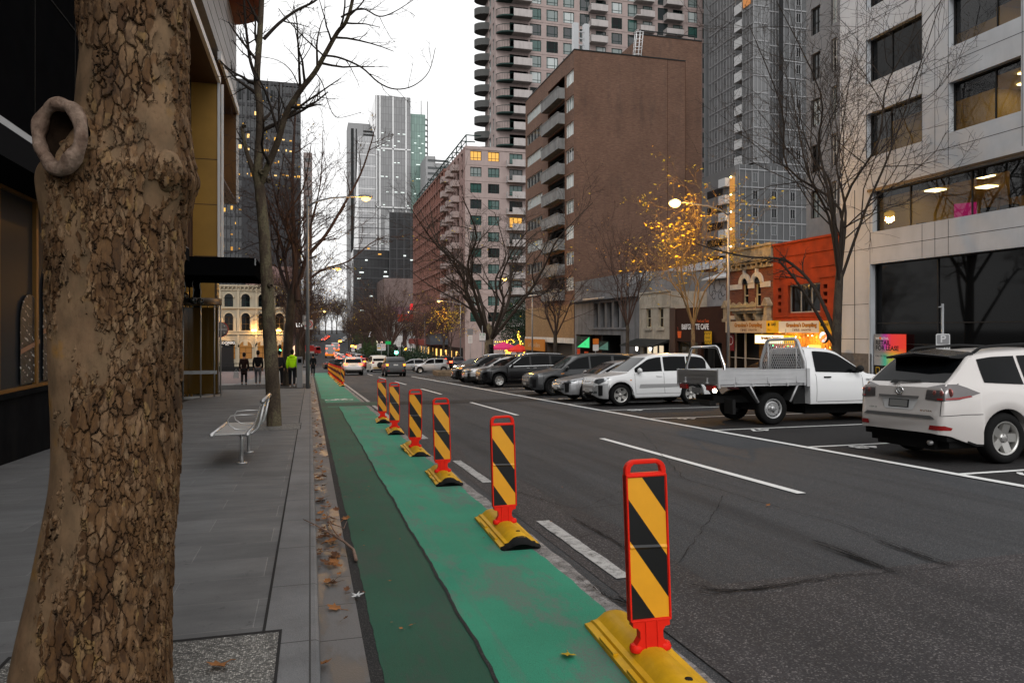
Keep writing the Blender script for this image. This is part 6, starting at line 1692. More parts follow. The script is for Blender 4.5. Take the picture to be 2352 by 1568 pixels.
o = inst('model_badge', text_mesh('RX350', .075, CHROME, bold=.002), lx.root, (lx.x(4.715),-.52,.745), -PI/2); o = inst('model_badge', text_mesh('LEXUS', .06, CHROME, bold=.001), lx.root, (lx.x(4.715),.52,.75), -PI/2)
lx.line('wiper', [(4.55,.18,1.165),(4.52,-.28,1.185)], (1,0,-.2), TRIM, .03, .03); lx.patch('wiper_base', [(4.6,.1,1.14),(4.6,.26,1.14),(4.58,.24,1.20),(4.58,.14,1.20)], (1,0,-.2), TRIM, .035, .06)
q = MB(); q.tube([(lx.x(4.3),-.5,.30),(lx.x(4.66),-.5,.30)],.035,10); q.build('exhaust_pipe', STEEL, lx.root)
q = MB(); q.box(lx.x(4.55),lx.x(3.9),-.75,.75,.24,.36); q.build('rear_valance', UNDER, lx.root)

# --- white single cab tray truck
ut = Car('tray_truck','white single cab tray truck with aluminium drop sides and mesh headboard','truck',
 SP(5.22,1.78,1.78,3.0,.86,.37,[(0,.70),(.05,.86),(.25,.98),(.9,1.08),(1.3,1.13),(2.02,1.66),(2.25,1.74),(2.6,1.77),(2.86,1.76),(2.9,1.72),(5.22,1.7)],
  [(0,.85),(1.2,1.08),(2.9,1.14)], P_WHITE, tum=.77, wd=.25, archgap=.11, cut=2.9, ubz=.45, plan=[(0,.62),(.06,.76),(.18,.88),(.45,.97),(.9,1),(2.9,1)], sill=[(0,.44),(.4,.42),(2.9,.45)]), 11.35, 15.42, 0)
ut.sidewin([(1.50,2.70)], .83, .05); ut.screen('windscreen',1.4,2.0,(-1,0,-.2)); ut.patch('rear_window', [(2.9,-.58,1.22),(2.9,.58,1.22),(2.9,.53,1.60),(2.9,-.53,1.60)], (1,0,0), CGL, .008, .1)
ut.mirrors(1.62,TRIM,1.24,.14); ut.handles((2.42,),1.06,TRIM); ut.seams((1.46,2.72),.50); ut.front_set(.86,.68,CHROME,lampx=.34)
ut.wheels('steel')
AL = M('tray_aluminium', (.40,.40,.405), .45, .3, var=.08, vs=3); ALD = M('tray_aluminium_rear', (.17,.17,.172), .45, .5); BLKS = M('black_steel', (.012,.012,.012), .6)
X0, X1, W2 = ut.x(5.30), ut.x(2.98), .93
q = MB(); q.box(X0+.03,X1,-W2+.03,W2-.03,.92,.97); q.build('tray_floor', AL, ut.root)
for sd in (1,-1):
    y0, y1 = (W2-.03,W2) if sd > 0 else (-W2,-W2+.03)
    q = MB(); q.box(X0+.05,X1,y0,y1,.94,1.25)
    for z in (1.045,1.145): q.box(X0+.06,X1-.02,y0-.006,y1+.006,z-.006,z+.006)
    q.box(X0+.05,X1,y0-.008,y1+.008,1.235,1.26); q.build('drop_side', AL, ut.root)
    for k in (.45,1.25,2.0):
        q = MB(); q.box(X0+k,X0+k+.035,sd*W2-.012,sd*W2+.012,.96,1.10); q.box(X0+k,X0+k+.09,sd*W2-.012,sd*W2+.02,.945,.975); q.build('side_latch', AL, ut.root)
    q = MB(); q.tube([(X0+.1,sd*(W2-.02),.90),(X1,sd*(W2-.02),.90)],.02,6); 
    for k in range(5): q.box(X0+.4+k*.45,X0+.43+k*.45,sd*W2-.03,sd*W2+.0,.88,.95)
    q.build('tie_rail', AL, ut.root)
    q = MB(); q.box(X0,X0+.05,sd*W2-.03,sd*W2+.02,.86,1.27); q.build('corner_post', AL, ut.root); q = MB(); q.box(X1-.05,X1+.03,sd*W2-.03,sd*W2+.02,.86,1.27); q.build('corner_post', AL, ut.root)
    xw_ = ut.x(3.86)
    for dx in (-.62,.62):
        q = MB(); q.add([(xw_+dx*.98,sd*.6,.92),(xw_+dx*1.25,sd*.6,.92),(xw_+dx*.72,sd*.6,.50),(xw_+dx*.62,sd*.6,.55),(xw_+dx*.98,sd*.9,.92),(xw_+dx*1.25,sd*.9,.92),(xw_+dx*.72,sd*.9,.50),(xw_+dx*.62,sd*.9,.55)],[(0,1,2,3),(7,6,5,4),(0,4,5,1),(1,5,6,2),(2,6,7,3),(3,7,4,0)]); q.build('mud_flap', BLKS, ut.root)
        q = MB(); q.tube([(xw_+dx*1.0,sd*.905,.90),(xw_+dx*.66,sd*.905,.52)],.022,6); q.build('tray_strut', AL, ut.root)
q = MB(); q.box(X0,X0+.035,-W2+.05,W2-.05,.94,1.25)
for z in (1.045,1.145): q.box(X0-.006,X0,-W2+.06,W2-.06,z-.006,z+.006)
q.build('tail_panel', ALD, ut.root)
for y in (-.5,.5):
    q = MB(); q.box(X0-.02,X0,y-.02,y+.02,.95,1.08); q.box(X0-.05,X0,y-.045,y+.02,.95,.98); q.build('tail_latch', AL, ut.root)
def hoop(name, x, zt, wtop, zb, r, mat, par):
    pts = [(x,-W2+.06,zb),(x,-W2+.06+.02,zb+(zt-zb)*.45),(x,-wtop-.05,zt-.14),(x,-wtop,zt-.05),(x,-wtop+.09,zt),(x,wtop-.09,zt),(x,wtop,zt-.05),(x,wtop+.05,zt-.14),(x,W2-.08,zb+(zt-zb)*.45),(x,W2-.06,zb)]
    q = MB(); q.tube(pts,r,10); return q.build(name, mat, par)
hoop('rear_rack_hoop', X0+.22, 1.78, .62, 1.0, .035, CHROME, ut.root)
hb_ = hoop('headboard_frame', X1-.02, 1.95, .60, 1.0, .04, AL, ut.root)
q = MB()
for k in range(-18,19):
    for sg in (1,-1):
        y0 = k*.075; pts = []
        seg = []
        for i in range(17):
            z = 1.02+.88*i/16; y = y0+sg*(z-1.45)*.62; lim = .82 if z < 1.45 else .82-(z-1.45)*.42
            if abs(y) < lim: seg.append((X1-.02,y,z))
        if len(seg) > 1: q.tube([seg[0],seg[-1]],.0065,4)
q.tube([(X1-.02,-.55,1.0),(X1-.02,-.55,1.9)],.02,6); q.tube([(X1-.02,.55,1.0),(X1-.02,.55,1.9)],.02,6)
q.build('headboard_mesh', AL, ut.root)
q = MB(); q.box(X0+.2,ut.x(.5),-.42,-.34,.5,.66); q.box(X0+.2,ut.x(.5),.34,.42,.5,.66); q.box(ut.x(3.98),ut.x(3.74),-.7,.7,.3,.46); q.box(X0+.05,X0+.2,-.5,.5,.44,.56); q.box(X0-.16,X0+.1,-.05,.05,.44,.5); q.box(X0+.35,X0+.42,-.95,-.6,.28,.6); q.box(ut.x(3.3),ut.x(2.98),-.8,.8,.46,.9); q.build('chassis', BLKS, ut.root)
for sd in (1,-1):
    q = MB(); q.box(X0-.02,X0+.05,sd*.62-.16,sd*.62+.16,.80,.91); q.build('tail_light', RLAMP, ut.root)
q = MB(); q.box(X0-.01,X0+.02,-.2,.2,.72,.84); q.build('number_plate', M('dim_plate',(.12,.12,.12),.5), ut.root)
q = MB(); q.ball((X0+.0,-.80,.80),.05,10,6); q.build('work_lamp', emis('work_lamp_glow',(1,.9,.7),7), ut.root)
o = inst('model_badge', text_mesh('TRITON', .07, TRIM, bold=.001), ut.root, (ut.x(1.25),-.895,.98))

# --- white compact four wheel drive, nose to the road
rv = Car('parked_car','white compact four wheel drive with silver bumper parked nose to the road','car',
 SP(4.22,1.74,1.68,2.49,.80,.35,[(0,.56),(.02,.72),(.05,.82),(.12,.88),(.25,.92),(.85,1.00),(1.05,1.04),(1.80,1.57),(2.1,1.64),(2.6,1.67),(3.5,1.65),(3.78,1.58),(4.06,1.12),(4.14,1.0),(4.22,.7)],
  [(0,.86),(1,1.0),(2.5,1.04),(4.2,1.06)], P_WHITE, tum=.78, archgap=.07, clad=lambda x,z: (x < .50 and z < .62) or z < .33 or x > 4.0 and z < .6, cladm=M('silver_cladding',(.26,.26,.26),.5,.3), cladcap=False), 10.78, 22.45, PI)
rv.sidewin([(1.30,2.25),(2.32,3.12),(3.16,3.86)], .82, .05); rv.screen('windscreen',1.12,1.78,(-1,0,-.2)); rv.screen('rear_window',3.8,4.04,(1,0,-.1))
rv.wheels('twin'); rv.mirrors(1.42,P_WHITE); rv.handles((2.12,3.05),.93,P_WHITE); rv.seams((1.28,2.29,3.15),.38); rv.front_set(.79,.70,CHROME,gw=.34,lampx=.24,hh=.2); rv.rear_set()
for sd in (1,-1): rv.patch('door_moulding', [(1.42,sd,.56),(3.0,sd,.58),(3.0,sd,.68),(1.45,sd,.68)], (0,-sd,0), M('silver_cladding'), .012, .15); rv.patch('side_indicator', [(1.1,sd,.80),(1.16,sd,.80),(1.16,sd,.83),(1.1,sd,.83)], (0,-sd,0), ALAMP, .01, .1)
# --- silver sedan tucked behind it
def sedan(name,label,p,X,Y,h,group=GRP,low=False):
    c = Car(name,label,'car',SP(4.70,1.80,1.44,2.70,.95,.325,[(0,.48),(.02,.58),(.06,.66),(.15,.71),(.3,.76),(1.0,.90),(1.25,.93),(2.1,1.36),(2.5,1.42),(3.0,1.43),(3.4,1.38),(4.1,1.06),(4.55,1.02),(4.64,.95),(4.70,.62)],[(0,.68),(1.2,.86),(3,.92),(4.7,.98)],p,tum=.70),X,Y,h,group)
    c.sidewin([(1.5,2.45),(2.52,3.45)],.82,.03); c.screen('windscreen',1.3,2.08,(-1,0,-.3)); c.screen('rear_window',3.45,4.05,(1,0,-.3)); c.wheels('ten' if not low else 'seven')
    if not low: c.mirrors(1.5,p); c.seams((1.4,2.48,3.5),.34)
    return c
ac = sedan('parked_car','silver sedan half hidden between white four wheel drive and dark grey wagon',P_MIDS,10.85,25.15,PI); ac.front_set(.66,.52,CHROME); ac.rear_set(.8,.95)
# --- dark grey tall wagon
def suv(name,label,p,X,Y,h,group=GRP,L=4.86,W=1.90,H=1.72,style='six_black',hood=1.02,rail=None,clad=None,R_=.365,wins=((1.5,2.5),(2.58,3.5),(3.62,4.45)),tum=.76,rear=.35,cladm=TRIM,detail=True):
    top = [(0,.56),(.02,.68),(.06,.78),(.14,.84),(.3,.89),(.95,hood-.02),(1.25,hood+.03),(2.05,H-.12),(2.45,H-.04),(3.0,H),(L-.75,H-.04),(L-rear-.1,H-.12),(L-.18,hood+.08),(L-.1,.98),(L-.03,.80),(L,.60)]
    c = Car(name,label,'car',SP(L,W,H,2.82 if L > 4.6 else 2.6,.93,R_,top,[(0,.80),(1.2,hood-.02),(3,hood+.03),(L,hood+.10)],p,tum=tum,wd=.23,clad=clad,cladm=cladm),X,Y,h,group)
    c.sidewin(wins,.82,.04); c.screen('windscreen',1.32,2.03,(-1,0,-.2)); c.screen('rear_window',L-rear-.06,L-.2,(1,0,-.15)); c.wheels(style)
    if detail: c.mirrors(1.5,p); c.handles((2.4,3.4),hood-.08,p); c.seams((1.42,2.54,3.56),.36)
    if rail: c.rails(2.1,L-.7,rail)
    return c
te = suv('parked_car','dark grey tall wagon with black wheels and orange side marker lamp',P_GREY,11.0,29.3,PI); te.front_set(.80,.62,P_BLACK); te.rear_set()
for sd in (1,-1): te.patch('side_indicator', [(1.22,sd,.86),(1.38,sd,.88),(1.38,sd,.91),(1.24,sd,.90)], (0,-sd,0), ALAMP, .012, .1)
# --- black people mover
cv = Car('parked_car','long black people mover with chrome window line and bright alloy wheels','car',
 SP(5.12,1.985,1.75,3.06,.94,.355,[(0,.58),(.02,.74),(.05,.84),(.2,.93),(.9,1.06),(1.2,1.10),(2.1,1.62),(2.6,1.72),(3.2,1.745),(4.4,1.70),(4.7,1.62),(4.98,1.15),(5.05,1.0),(5.12,.66)],[(0,.84),(1.2,1.04),(3,1.08),(5.1,1.12)],P_BLACK,tum=.78,wd=.23),11.15,38.35,PI,GRP)
cv.sidewin([(1.62,2.62),(2.72,3.72),(3.84,4.72)],.82,.04); cv.screen('windscreen',1.25,2.07,(-1,0,-.25)); cv.screen('rear_window',4.72,4.96,(1,0,-.1)); cv.wheels('seven'); cv.mirrors(1.65,P_BLACK,dy=.14); cv.handles((2.5,2.9),.98,CHROME); cv.seams((1.5,2.66,3.8),.36); cv.front_set(.84,.62,CHROME,gw=.4); cv.rear_set(); cv.rails(2.4,4.6,CHROME,.93,.03)
for sd in (1,-1): cv.line('chrome_window_line',[(1.5,sd,cv.zs(1.5)+.02),(3.0,sd,cv.zs(3)+.02),(4.75,sd,cv.zs(4.75)+.02)],(0,-sd,0),CHROME,.02,.012); cv.line('chrome_window_line',[(1.5,sd,cv.zs(1.5)+.03),(2.15,sd,1.52)],(0,-sd,0),CHROME,.02,.012); cv.line('sill_strip',[(1.4,sd,.40),(3.6,sd,.40)],(0,-sd,0),CHROME,.02,.01)
ou = suv('parked_car','silver wagon with black lower cladding beside the black people mover',P_SILVER,10.95,42.0,PI,L=4.8,W=1.84,H=1.62,style='five',hood=.98,rail=TRIM,clad=lambda x,z: z < .42 or (x < .3 and z < .5),wins=((1.5,2.5),(2.58,3.5),(3.58,4.35))); ou.front_set(.76,.60,TRIM); ou.rear_set()
kl = suv('parked_car','black four wheel drive at the end of the nearer parked row',P_BLACK,10.95,45.4,PI,H=1.74,hood=1.06,style='five',rail=CHROME); kl.front_set(.84,.64,CHROME); kl.rear_set(); 
for sd in (1,-1): kl.patch('corner_indicator',[(.2,sd*.86,.86),(.42,sd*.92,.88),(.42,sd*.92,.92),(.2,sd*.86,.91)],(-.6,-sd*.8,0),AMBG,.014,.06)
# --- small silver hatch beyond the planter
def hatch(name,label,p,X,Y,h,group=GRP,style='five'):
    c = Car(name,label,'car',SP(3.72,1.69,1.50,2.38,.73,.30,[(0,.60),(.05,.74),(.2,.82),(.8,.96),(1.0,.99),(1.6,1.40),(1.95,1.48),(2.4,1.50),(3.2,1.46),(3.4,1.40),(3.58,1.05),(3.66,.90),(3.72,.60)],[(0,.74),(1,.92),(3.7,1.0)],p,tum=.78,clad=lambda x,z: x < .18 and z < .55),X,Y,h,group)
    c.sidewin([(1.25,2.15),(2.24,3.08)],.82,.03); c.screen('windscreen',1.05,1.58,(-1,0,-.2)); c.screen('rear_window',3.42,3.56,(1,0,0)); c.wheels(style); c.mirrors(1.25,p); c.seams((1.15,2.2,3.1),.34); return c
sw_ = hatch('parked_car','small silver hatchback parked side on beyond the concrete planter',P_SILVER,11.75,74.5,PI); sw_.front_set(.70,.55,TRIM); sw_.rear_set(.85,1.05)
s2 = sedan('parked_car','grey sedan just behind the small silver hatchback',P_MIDS,10.6,79.6,PI); s2.front_set(.66,.52); s2.rear_set(.8,.95)
s3 = sedan('waiting_car','dark sedan with headlights on right of the small silver hatchback',P_BLACK,16.2,74.0,PI+.6,None); s3.front_set(.66,.52,lit=HEADG); s3.rear_set(.8,.95)
s4 = sedan('parked_car','dark red sedan parked nose in beyond the white four wheel drive',P_DRED,16.9,23.0,0,None); s4.front_set(.66,.52); s4.rear_set(.8,.95)
s5 = suv('parked_car','charcoal van roof showing between parked cars on the far side of the median',P_GREY,17.0,37.5,0,None,detail=False); s5.rear_set()
# --- traffic seen from behind
r_a = suv('waiting_car','silver four wheel drive with brake lights on beside the bollard line',P_SILVER,3.85,71.5,PI/2,None,L=4.7,W=1.86,H=1.74,style='five',clad=lambda x,z: z < .55,rail=None); r_a.rear_set(.92,1.10,.60,BRAKE,.86,1.56); r_a.front_set()
q = MB(); q.box(-2.36,-2.30,-.75,.75,.38,.52); q.build('rear_bumper', TRIM, r_a.root)
r_b = suv('waiting_car','white four wheel drive with spare wheel hump ahead of the dark boxy car',P_CREAM,7.2,83.5,PI/2+.06,None,L=4.8,W=1.87,H=1.86,style='five',tum=.84,rear=.2,rail=TRIM,clad=lambda x,z: False); r_b.rear_set(.95,1.15,.72,RLAMP,.98,None)
q = MB(); q.lathe([(.34,0),(.34,.16),(.2,.2),(.01,.2)],20,0,T(-2.34,0,.78) @ RY(-PI/2)); q.build('spare_wheel_cover', TRIM, r_b.root); r_b.patch('rear_bumper',[(4.8,-.85,.42),(4.8,.85,.42),(4.8,.85,.58),(4.8,-.85,.58)],(1,0,0),M('gold_bumper',(.3,.2,.05),.3,.5),.02,.1)
r_c = suv('waiting_car','dark boxy small four wheel drive with square amber tail lamps',P_GREY,6.95,64.4,PI/2,None,L=4.23,W=1.80,H=1.68,style='five',tum=.86,rear=.16,hood=1.05,rail=TRIM,wins=((1.4,2.3),(2.38,3.2),(3.3,3.95)),clad=lambda x,z: z < .5); r_c.rear_set(.88,1.10,.66,RLAMP,.92,None)
for sd in (1,-1):
    r_c.patch('lamp_glow',[(4.2,sd*.62,.91),(4.2,sd*.80,.91),(4.2,sd*.80,1.07),(4.2,sd*.62,1.07)],(1,0,0),AMBG,.02,.06)
r_d = hatch('waiting_car','red hatchback crossing ahead between two four wheel drives',P_RED,7.0,103,PI/2-.3,None); r_d.rear_set(.9,1.1,.6,AMBG,.8)
r_e = sedan('waiting_car','black taxi turning through the intersection beyond the last bollards',P_BLACK,3.9,93.5,.15,None); r_e.front_set(.66,.52); r_e.rear_set(.8,.95)
# queue down the hill: one of each body, then copies
rq = random.Random(11)
qs = [sedan('queued_car','x',P_SILVER,6.4,150,PI/2,QG,True), suv('queued_car','x',P_BLACK,9.6,148,PI/2,QG,detail=False,style='five'), hatch('queued_car','x',P_RED,6.5,160,PI/2,QG), suv('queued_car','x',P_WHITE,9.7,159,PI/2,QG,detail=False,style='five')]
for c in qs: c.rear_set(.82,1.0,.5,BRAKE,.8,1.28)
qn = ['silver sedan with red brake lights, first in the left file of the queue','black wagon with red brake lights, first in the right file of the queue','red hatchback second in the left file of the queue','white wagon second in the right file of the queue']
for c, l in zip(qs, qn): c.root['label'] = l
def recolor(root, m):
    for ch in root.children:
        if ch.name.startswith('body'):
            ch.data = ch.data.copy(); ch.data.materials[0] = m
def qcopy(src, X, Y, label, m, head=PI/2):
    c = copy_tree(src.root); sl = math.atan((G(Y+1)-G(Y-1))/2)
    c.matrix_world = T(X,Y,G(Y)+.008) @ RX(sl) @ RZ(head); recolor(c, m); c['label'] = label
    return c
PN = [('silver',P_MIDS),('black',P_BLACK),('white',P_WHITE),('grey',P_GREY),('navy',P_BLUE),('silver',P_SILVER),('dark red',P_DRED),('white',P_CREAM)]
ordn = ['third','fourth','fifth','sixth','seventh','eighth']
for k in range(6):
    for side, X in (('left',6.5),('right',9.8)):
        i = rq.randrange(8); nm, pm = PN[i]
        qcopy(qs[rq.randrange(4)], X+rq.uniform(-.3,.3)+k*.12, 168+9.2*k+rq.uniform(-1,1), f'{nm} car with red brake lights, {ordn[k]} in the {side} file of the queue', pm)
for k in range(4):
    nm, pm = PN[(k*3)%8]; qcopy(qs[k], 5.6+k*.9, 338+11*k, f'{nm} car with brake lights climbing the hill, {["lowest","second lowest","third lowest","highest"][k]} of four', pm)
for k in range(3):
    nm, pm = PN[(k*5+2)%8]; qcopy(qs[(k*2)%4], 14+1.6*k, 335+14*k, f'{nm} car parked on the right of the hill, {["nearest","middle","farthest"][k]} of three', pm, -PI/2)
for k,(X,Y) in enumerate(((16.8,96),(19.6,100),(17.2,126),(19.8,134),(20.2,150))):
    nm, pm = PN[(k*3+1)%8]; qcopy(qs[(k+1)%4], X, Y, f'{nm} car on the far carriageway, {["first","second","third","fourth","fifth"][k]} past the hatchback', pm, -PI/2 if k%2 else PI/2)
# fire trucks
def truck(label, X, Y, head, L, H, cab, box_, stripe, rearlit):
    e = link(bpy.data.objects.new('fire_truck', None)); tag(e, label, 'truck'); e.matrix_world = T(X,Y,G(Y)) @ RZ(head)
    q = MB(); q.prism([(L/2-1.9,.6),(L/2,.6),(L/2,1.5),(L/2-.25,H*.86),(L/2-1.9,H*.86)],-1.2,1.2); q.build('cab', cab, e, bevel=.05)
    q = MB(); q.box(-L/2,L/2-2.0,-1.22,1.22,.7,H); q.build('body', box_, e, bevel=.04)
    q = MB(); q.prism([(L/2-1.4,1.55),(L/2-.1,1.55),(L/2-.3,H*.8),(L/2-1.4,H*.8)],-1.22,1.22); q.box(L/2-.17,L/2-.10,-1.05,1.05,1.55,H*.78); q.build('cab_window', CGL, e)
    q = MB(); q.box(-L/2-.02,L/2-2.0,-1.24,1.24,.7,1.2); q.build('stripe', stripe, e)
    q = MB(); q.box(L/2-1.5,L/2-1.2,-.9,.9,H*.86,H*.86+.18); q.build('light_bar', M('blue_bar',(.35,.36,.4),.3), e)
    t, r = wheel_meshes(.5,.3,'steel')
    for x in (L/2-1.3,-L/2+1.9):
        for sd in (1,-1):
            o = inst('wheel',t,e); o.location = (x,sd*1.06,.5); o.rotation_euler = (-sd*PI/2,0,0); inst('rim',r,o)
    for sd in (1,-1):
        for z in (1.35,2.6):
            q = MB(); q.box(-L/2-.06,-L/2,sd*1.0-.14,sd*1.0+.14,z-.1,z+.1); q.build('tail_light', rearlit, e)
        q = MB(); q.box(L/2,L/2+.04,sd*.95-.16,sd*.95+.16,.85,1.05); q.build('headlight', AMBG, e)
    q = MB(); q.box(-L/2-.03,-L/2,-.95,.95,1.25,H-.3); q.build('roller_door', M('pale_metal'), e)
    return e
FRED = paint('fire_red',(.42,.012,.012)); FWH = paint('fire_white',(.5,.48,.46))
truck('red fire truck crossing the far junction from the left',-.9,233,0,8.2,3.0,FRED,FRED,FWH,BRAKE)
truck('white and red fire truck seen from behind with orange lower band',5.2,205,PI/2,8,3.4,FRED,FWH,M('orange_band',(.6,.16,.01),.5,emit=(1,.3,.02),estr=.3),BRAKE)
truck('second fire truck seen from behind farther down the street',8.0,250,PI/2,8,3.3,FRED,FWH,M('orange_band'),BRAKE)
# ------------------------------------------------------------------ lane bollards
BRED = M('bollard_red', (.66,.018,.008), .45, var=.12, vs=5, dirt=.22); BYEL = M('base_yellow', (.62,.34,.010), .42, var=.15, vs=6, bump=.001, bs=90, dirt=.35); BBLK = M('base_black_rubber', (.012,.012,.012), .8, var=.3)
REFY = M('reflective_yellow', (.70,.31,.012), .35, var=.08, vs=4, dirt=.16); REFK = M('reflective_black', (.006,.006,.006), .3)
def make_bollard(label, X, Y):
    e = empty('lane_bollard', (X,Y,G(Y)+.016), label, 'bollard', 'striped bollards along the bike lane')
    # base: domed kerb block with stepped flanges, along the lane
    hb = .63
    prof = [(-.17,0),(-.17,.022),(-.135,.034),(-.13,.05),(-.10,.055),(-.085,.070),(-.055,.096),(-.02,.106),(.02,.106),(.055,.096),(.085,.070),(.10,.055),(.13,.05),(.135,.034),(.17,.022),(.17,0)]
    b = MB(); n = len(prof)
    st = [(-hb+.05,.90),(-hb+.10,1),(hb-.11,1),(hb-.04,.86),(hb,.55)]
    b.v = [(p[0]*(.96+.04*k),y,max(0,p[1]*k)) for y, k in st for p in prof]
    b.f = [(i*n+j,i*n+j+1,(i+1)*n+j+1,(i+1)*n+j) for i in range(len(st)-1) for j in range(n-1)]+[tuple(range(n)),tuple((len(st)-1)*n+j for j in range(n-1,-1,-1))]
    b.mi = [0]*len(b.f); b.sm = [True]*len(b.f)
    me = b.mesh('base',[BYEL]); me.set_sharp_from_angle(angle=R(30)); inst('base', me, e)
    b = MB(); b.box(-.168,-.14,-.34,-.10,.024,.04); b.box(-.168,-.14,.10,.34,.024,.04); b.build('base_rib', BYEL, e)
    b = MB(); b.v = [(p[0]*(.96+.04*k)*sc,y,p[1]*k*sc+.001) for y,k,sc in ((-hb,.45,.9),(-hb+.02,.80,1.0),(-hb+.065,.93,1.004)) for p in prof]
    b.f = [(i*n+j,i*n+j+1,(i+1)*n+j+1,(i+1)*n+j) for i in range(2) for j in range(n-1)]+[tuple(range(n))]; b.mi = [0]*len(b.f); b.sm = [True]*len(b.f)
    inst('end_cap', b.mesh('end_cap',[BBLK]), e)
    b = MB(); b.lathe([(.02,.104),(.018,.109),(.001,.1092)],12,0,T(.02,-.42,0)); b.build('bolt_hole', BBLK, e)
    # neck
    b = MB()
    ol = [(-.10,.21),(-.10,.25),(.10,.25),(.10,.21),(.075,.205),(.062,.185),(.062,.15),(.085,.115),(.10,.112),(.10,.085),(.072,.08),(.06,.055),(-.06,.055),(-.072,.08),(-.10,.085),(-.10,.112),(-.085,.115),(-.062,.15),(-.062,.185),(-.075,.205)]
    b.prism(ol,-.028,.028); b.box(-.035,-.028,-.034,.034,.10,.24); b.box(.028,.035,-.034,.034,.10,.24)
    for sx in (-1,1): b.lathe([(.035,.08),(.038,.10),(.03,.118),(.001,.118)],12,0,T(sx*.075,0,0))
    b.build('neck', BRED, e, bevel=.004)
    # panel frame with handle loop
    w, zt, zb, zh = .112, 1.06, .235, .985
    b = MB(); r = .055
    out = [(-w,zb),(w,zb),(w,zt-r)]+[(w-r+r*math.cos(a),zt-r+r*math.sin(a)) for a in [PI/2*i/5 for i in range(1,6)]]+[(-w+r-r*math.sin(a),zt-r+r*math.cos(a)) for a in [PI/2*i/5 for i in range(0,6)]]
    hi = [(-w+.028,zh+.008),(w-.028,zh+.008),(w-.034,zt-.035),(w-.05,zt-.022),(-w+.05,zt-.022),(-w+.034,zt-.035)]
    bm = bmesh.new()
    def loop(pts): 
        vs = [bm.verts.new((x,0,z)) for x, z in pts]; return [bm.edges.new((vs[i],vs[(i+1)%len(vs)])) for i in range(len(vs))]
    ed = loop(out)+loop(hi); bmesh.ops.triangle_fill(bm, edges=ed, use_beauty=True)
    g = bmesh.ops.extrude_face_region(bm, geom=bm.faces[:]); bmesh.ops.translate(bm, verts=[v for v in g['geom'] if isinstance(v,bmesh.types.BMVert)], vec=(0,.04,0)); bmesh.ops.translate(bm, verts=bm.verts[:], vec=(0,-.02,0))
    bmesh.ops.recalc_face_normals(bm, faces=bm.faces[:])
    me = bpy.data.meshes.new('panel_frame'); bm.to_mesh(me); bm.free(); me.materials.append(BRED); o = inst('panel_frame', me, e); bev(o,.006,2)
    for sx in (-1,1):
        b = MB(); b.box(sx*w-.010 if sx > 0 else -w, w if sx > 0 else -w+.010, -.03,.03,zb,zh); b.build('edge_lip', BRED, e, bevel=.004)
    b = MB(); b.box(-w,w,-.03,.03,zb,zb+.012); b.box(-w,w,-.03,.03,zh-.012,zh); b.build('edge_lip', BRED, e, bevel=.004)
    # striped reflective sheet both sides
    for sd in (-1,1):
        bm = bmesh.new(); z0, z1, ww = zb+.014, zh-.014, w-.012
        bm.faces.new([bm.verts.new(p) for p in ((-ww,0,z0),(ww,0,z0),(ww,0,z1),(-ww,0,z1))])
        for t in (-.115,.108,.322,.536):
            bmesh.ops.bisect_plane(bm, geom=bm.verts[:]+bm.edges[:]+bm.faces[:], plane_co=(-ww,0,z1-t), plane_no=(1.5,0,1))
        for zc in (.60,.612,.624): bmesh.ops.bisect_plane(bm, geom=bm.verts[:]+bm.edges[:]+bm.faces[:], plane_co=(0,0,zc), plane_no=(.04,0,1))
        for f in bm.faces:
            c = f.calc_center_median(); t = (z1-c.z)-1.5*(c.x+ww)
            f.material_index = 1 if (t < -.115 or .108 < t < .322 or t > .536) else 0
        for v in bm.verts:
            dz = abs(v.co.z+.04*v.co.x-.612); v.co.y = sd*(.0215+(.006 if dz < .004 else 0))
        me = bpy.data.meshes.new('reflective_face'); bm.to_mesh(me); bm.free(); me.materials.append(REFY); me.materials.append(REFK)
        inst('reflective_face', me, e)
    return e
near = ['nearest and largest striped bollard by the camera','second striped bollard from the camera','third striped bollard from the camera','fourth striped bollard from the camera','fifth bollard, front one of the middle pair','sixth bollard, rear one of the middle pair']
YS = [(1.70,3.50),(1.72,6.54),(1.70,9.70),(1.72,12.55),(1.76,16.05),(1.77,18.88)]
proto = make_bollard(near[0], *YS[0]); proto.rotation_euler = (R(-2.2), R(-1.2), R(-4))
br = random.Random(4)
def bcopy(X, Y, label):
    c = copy_tree(proto); c.location = (X,Y,G(Y)+.016); c['label'] = label; c.rotation_euler = (R(br.uniform(-2.5,1)), R(br.uniform(-1.5,.6)), R(br.uniform(-5,3)))
    return c
for (X,Y), l in zip(YS[1:], near[1:]): bcopy(X, Y, l)
ordb = ['first','second','third','fourth','fifth','sixth','seventh','eighth','ninth','tenth','eleventh','last']
for k in range(12): bcopy(1.78+.03*k*.3, 43.2+3.15*k, f'{ordb[k]} bollard in the far close-packed row beside the silver four wheel drive')

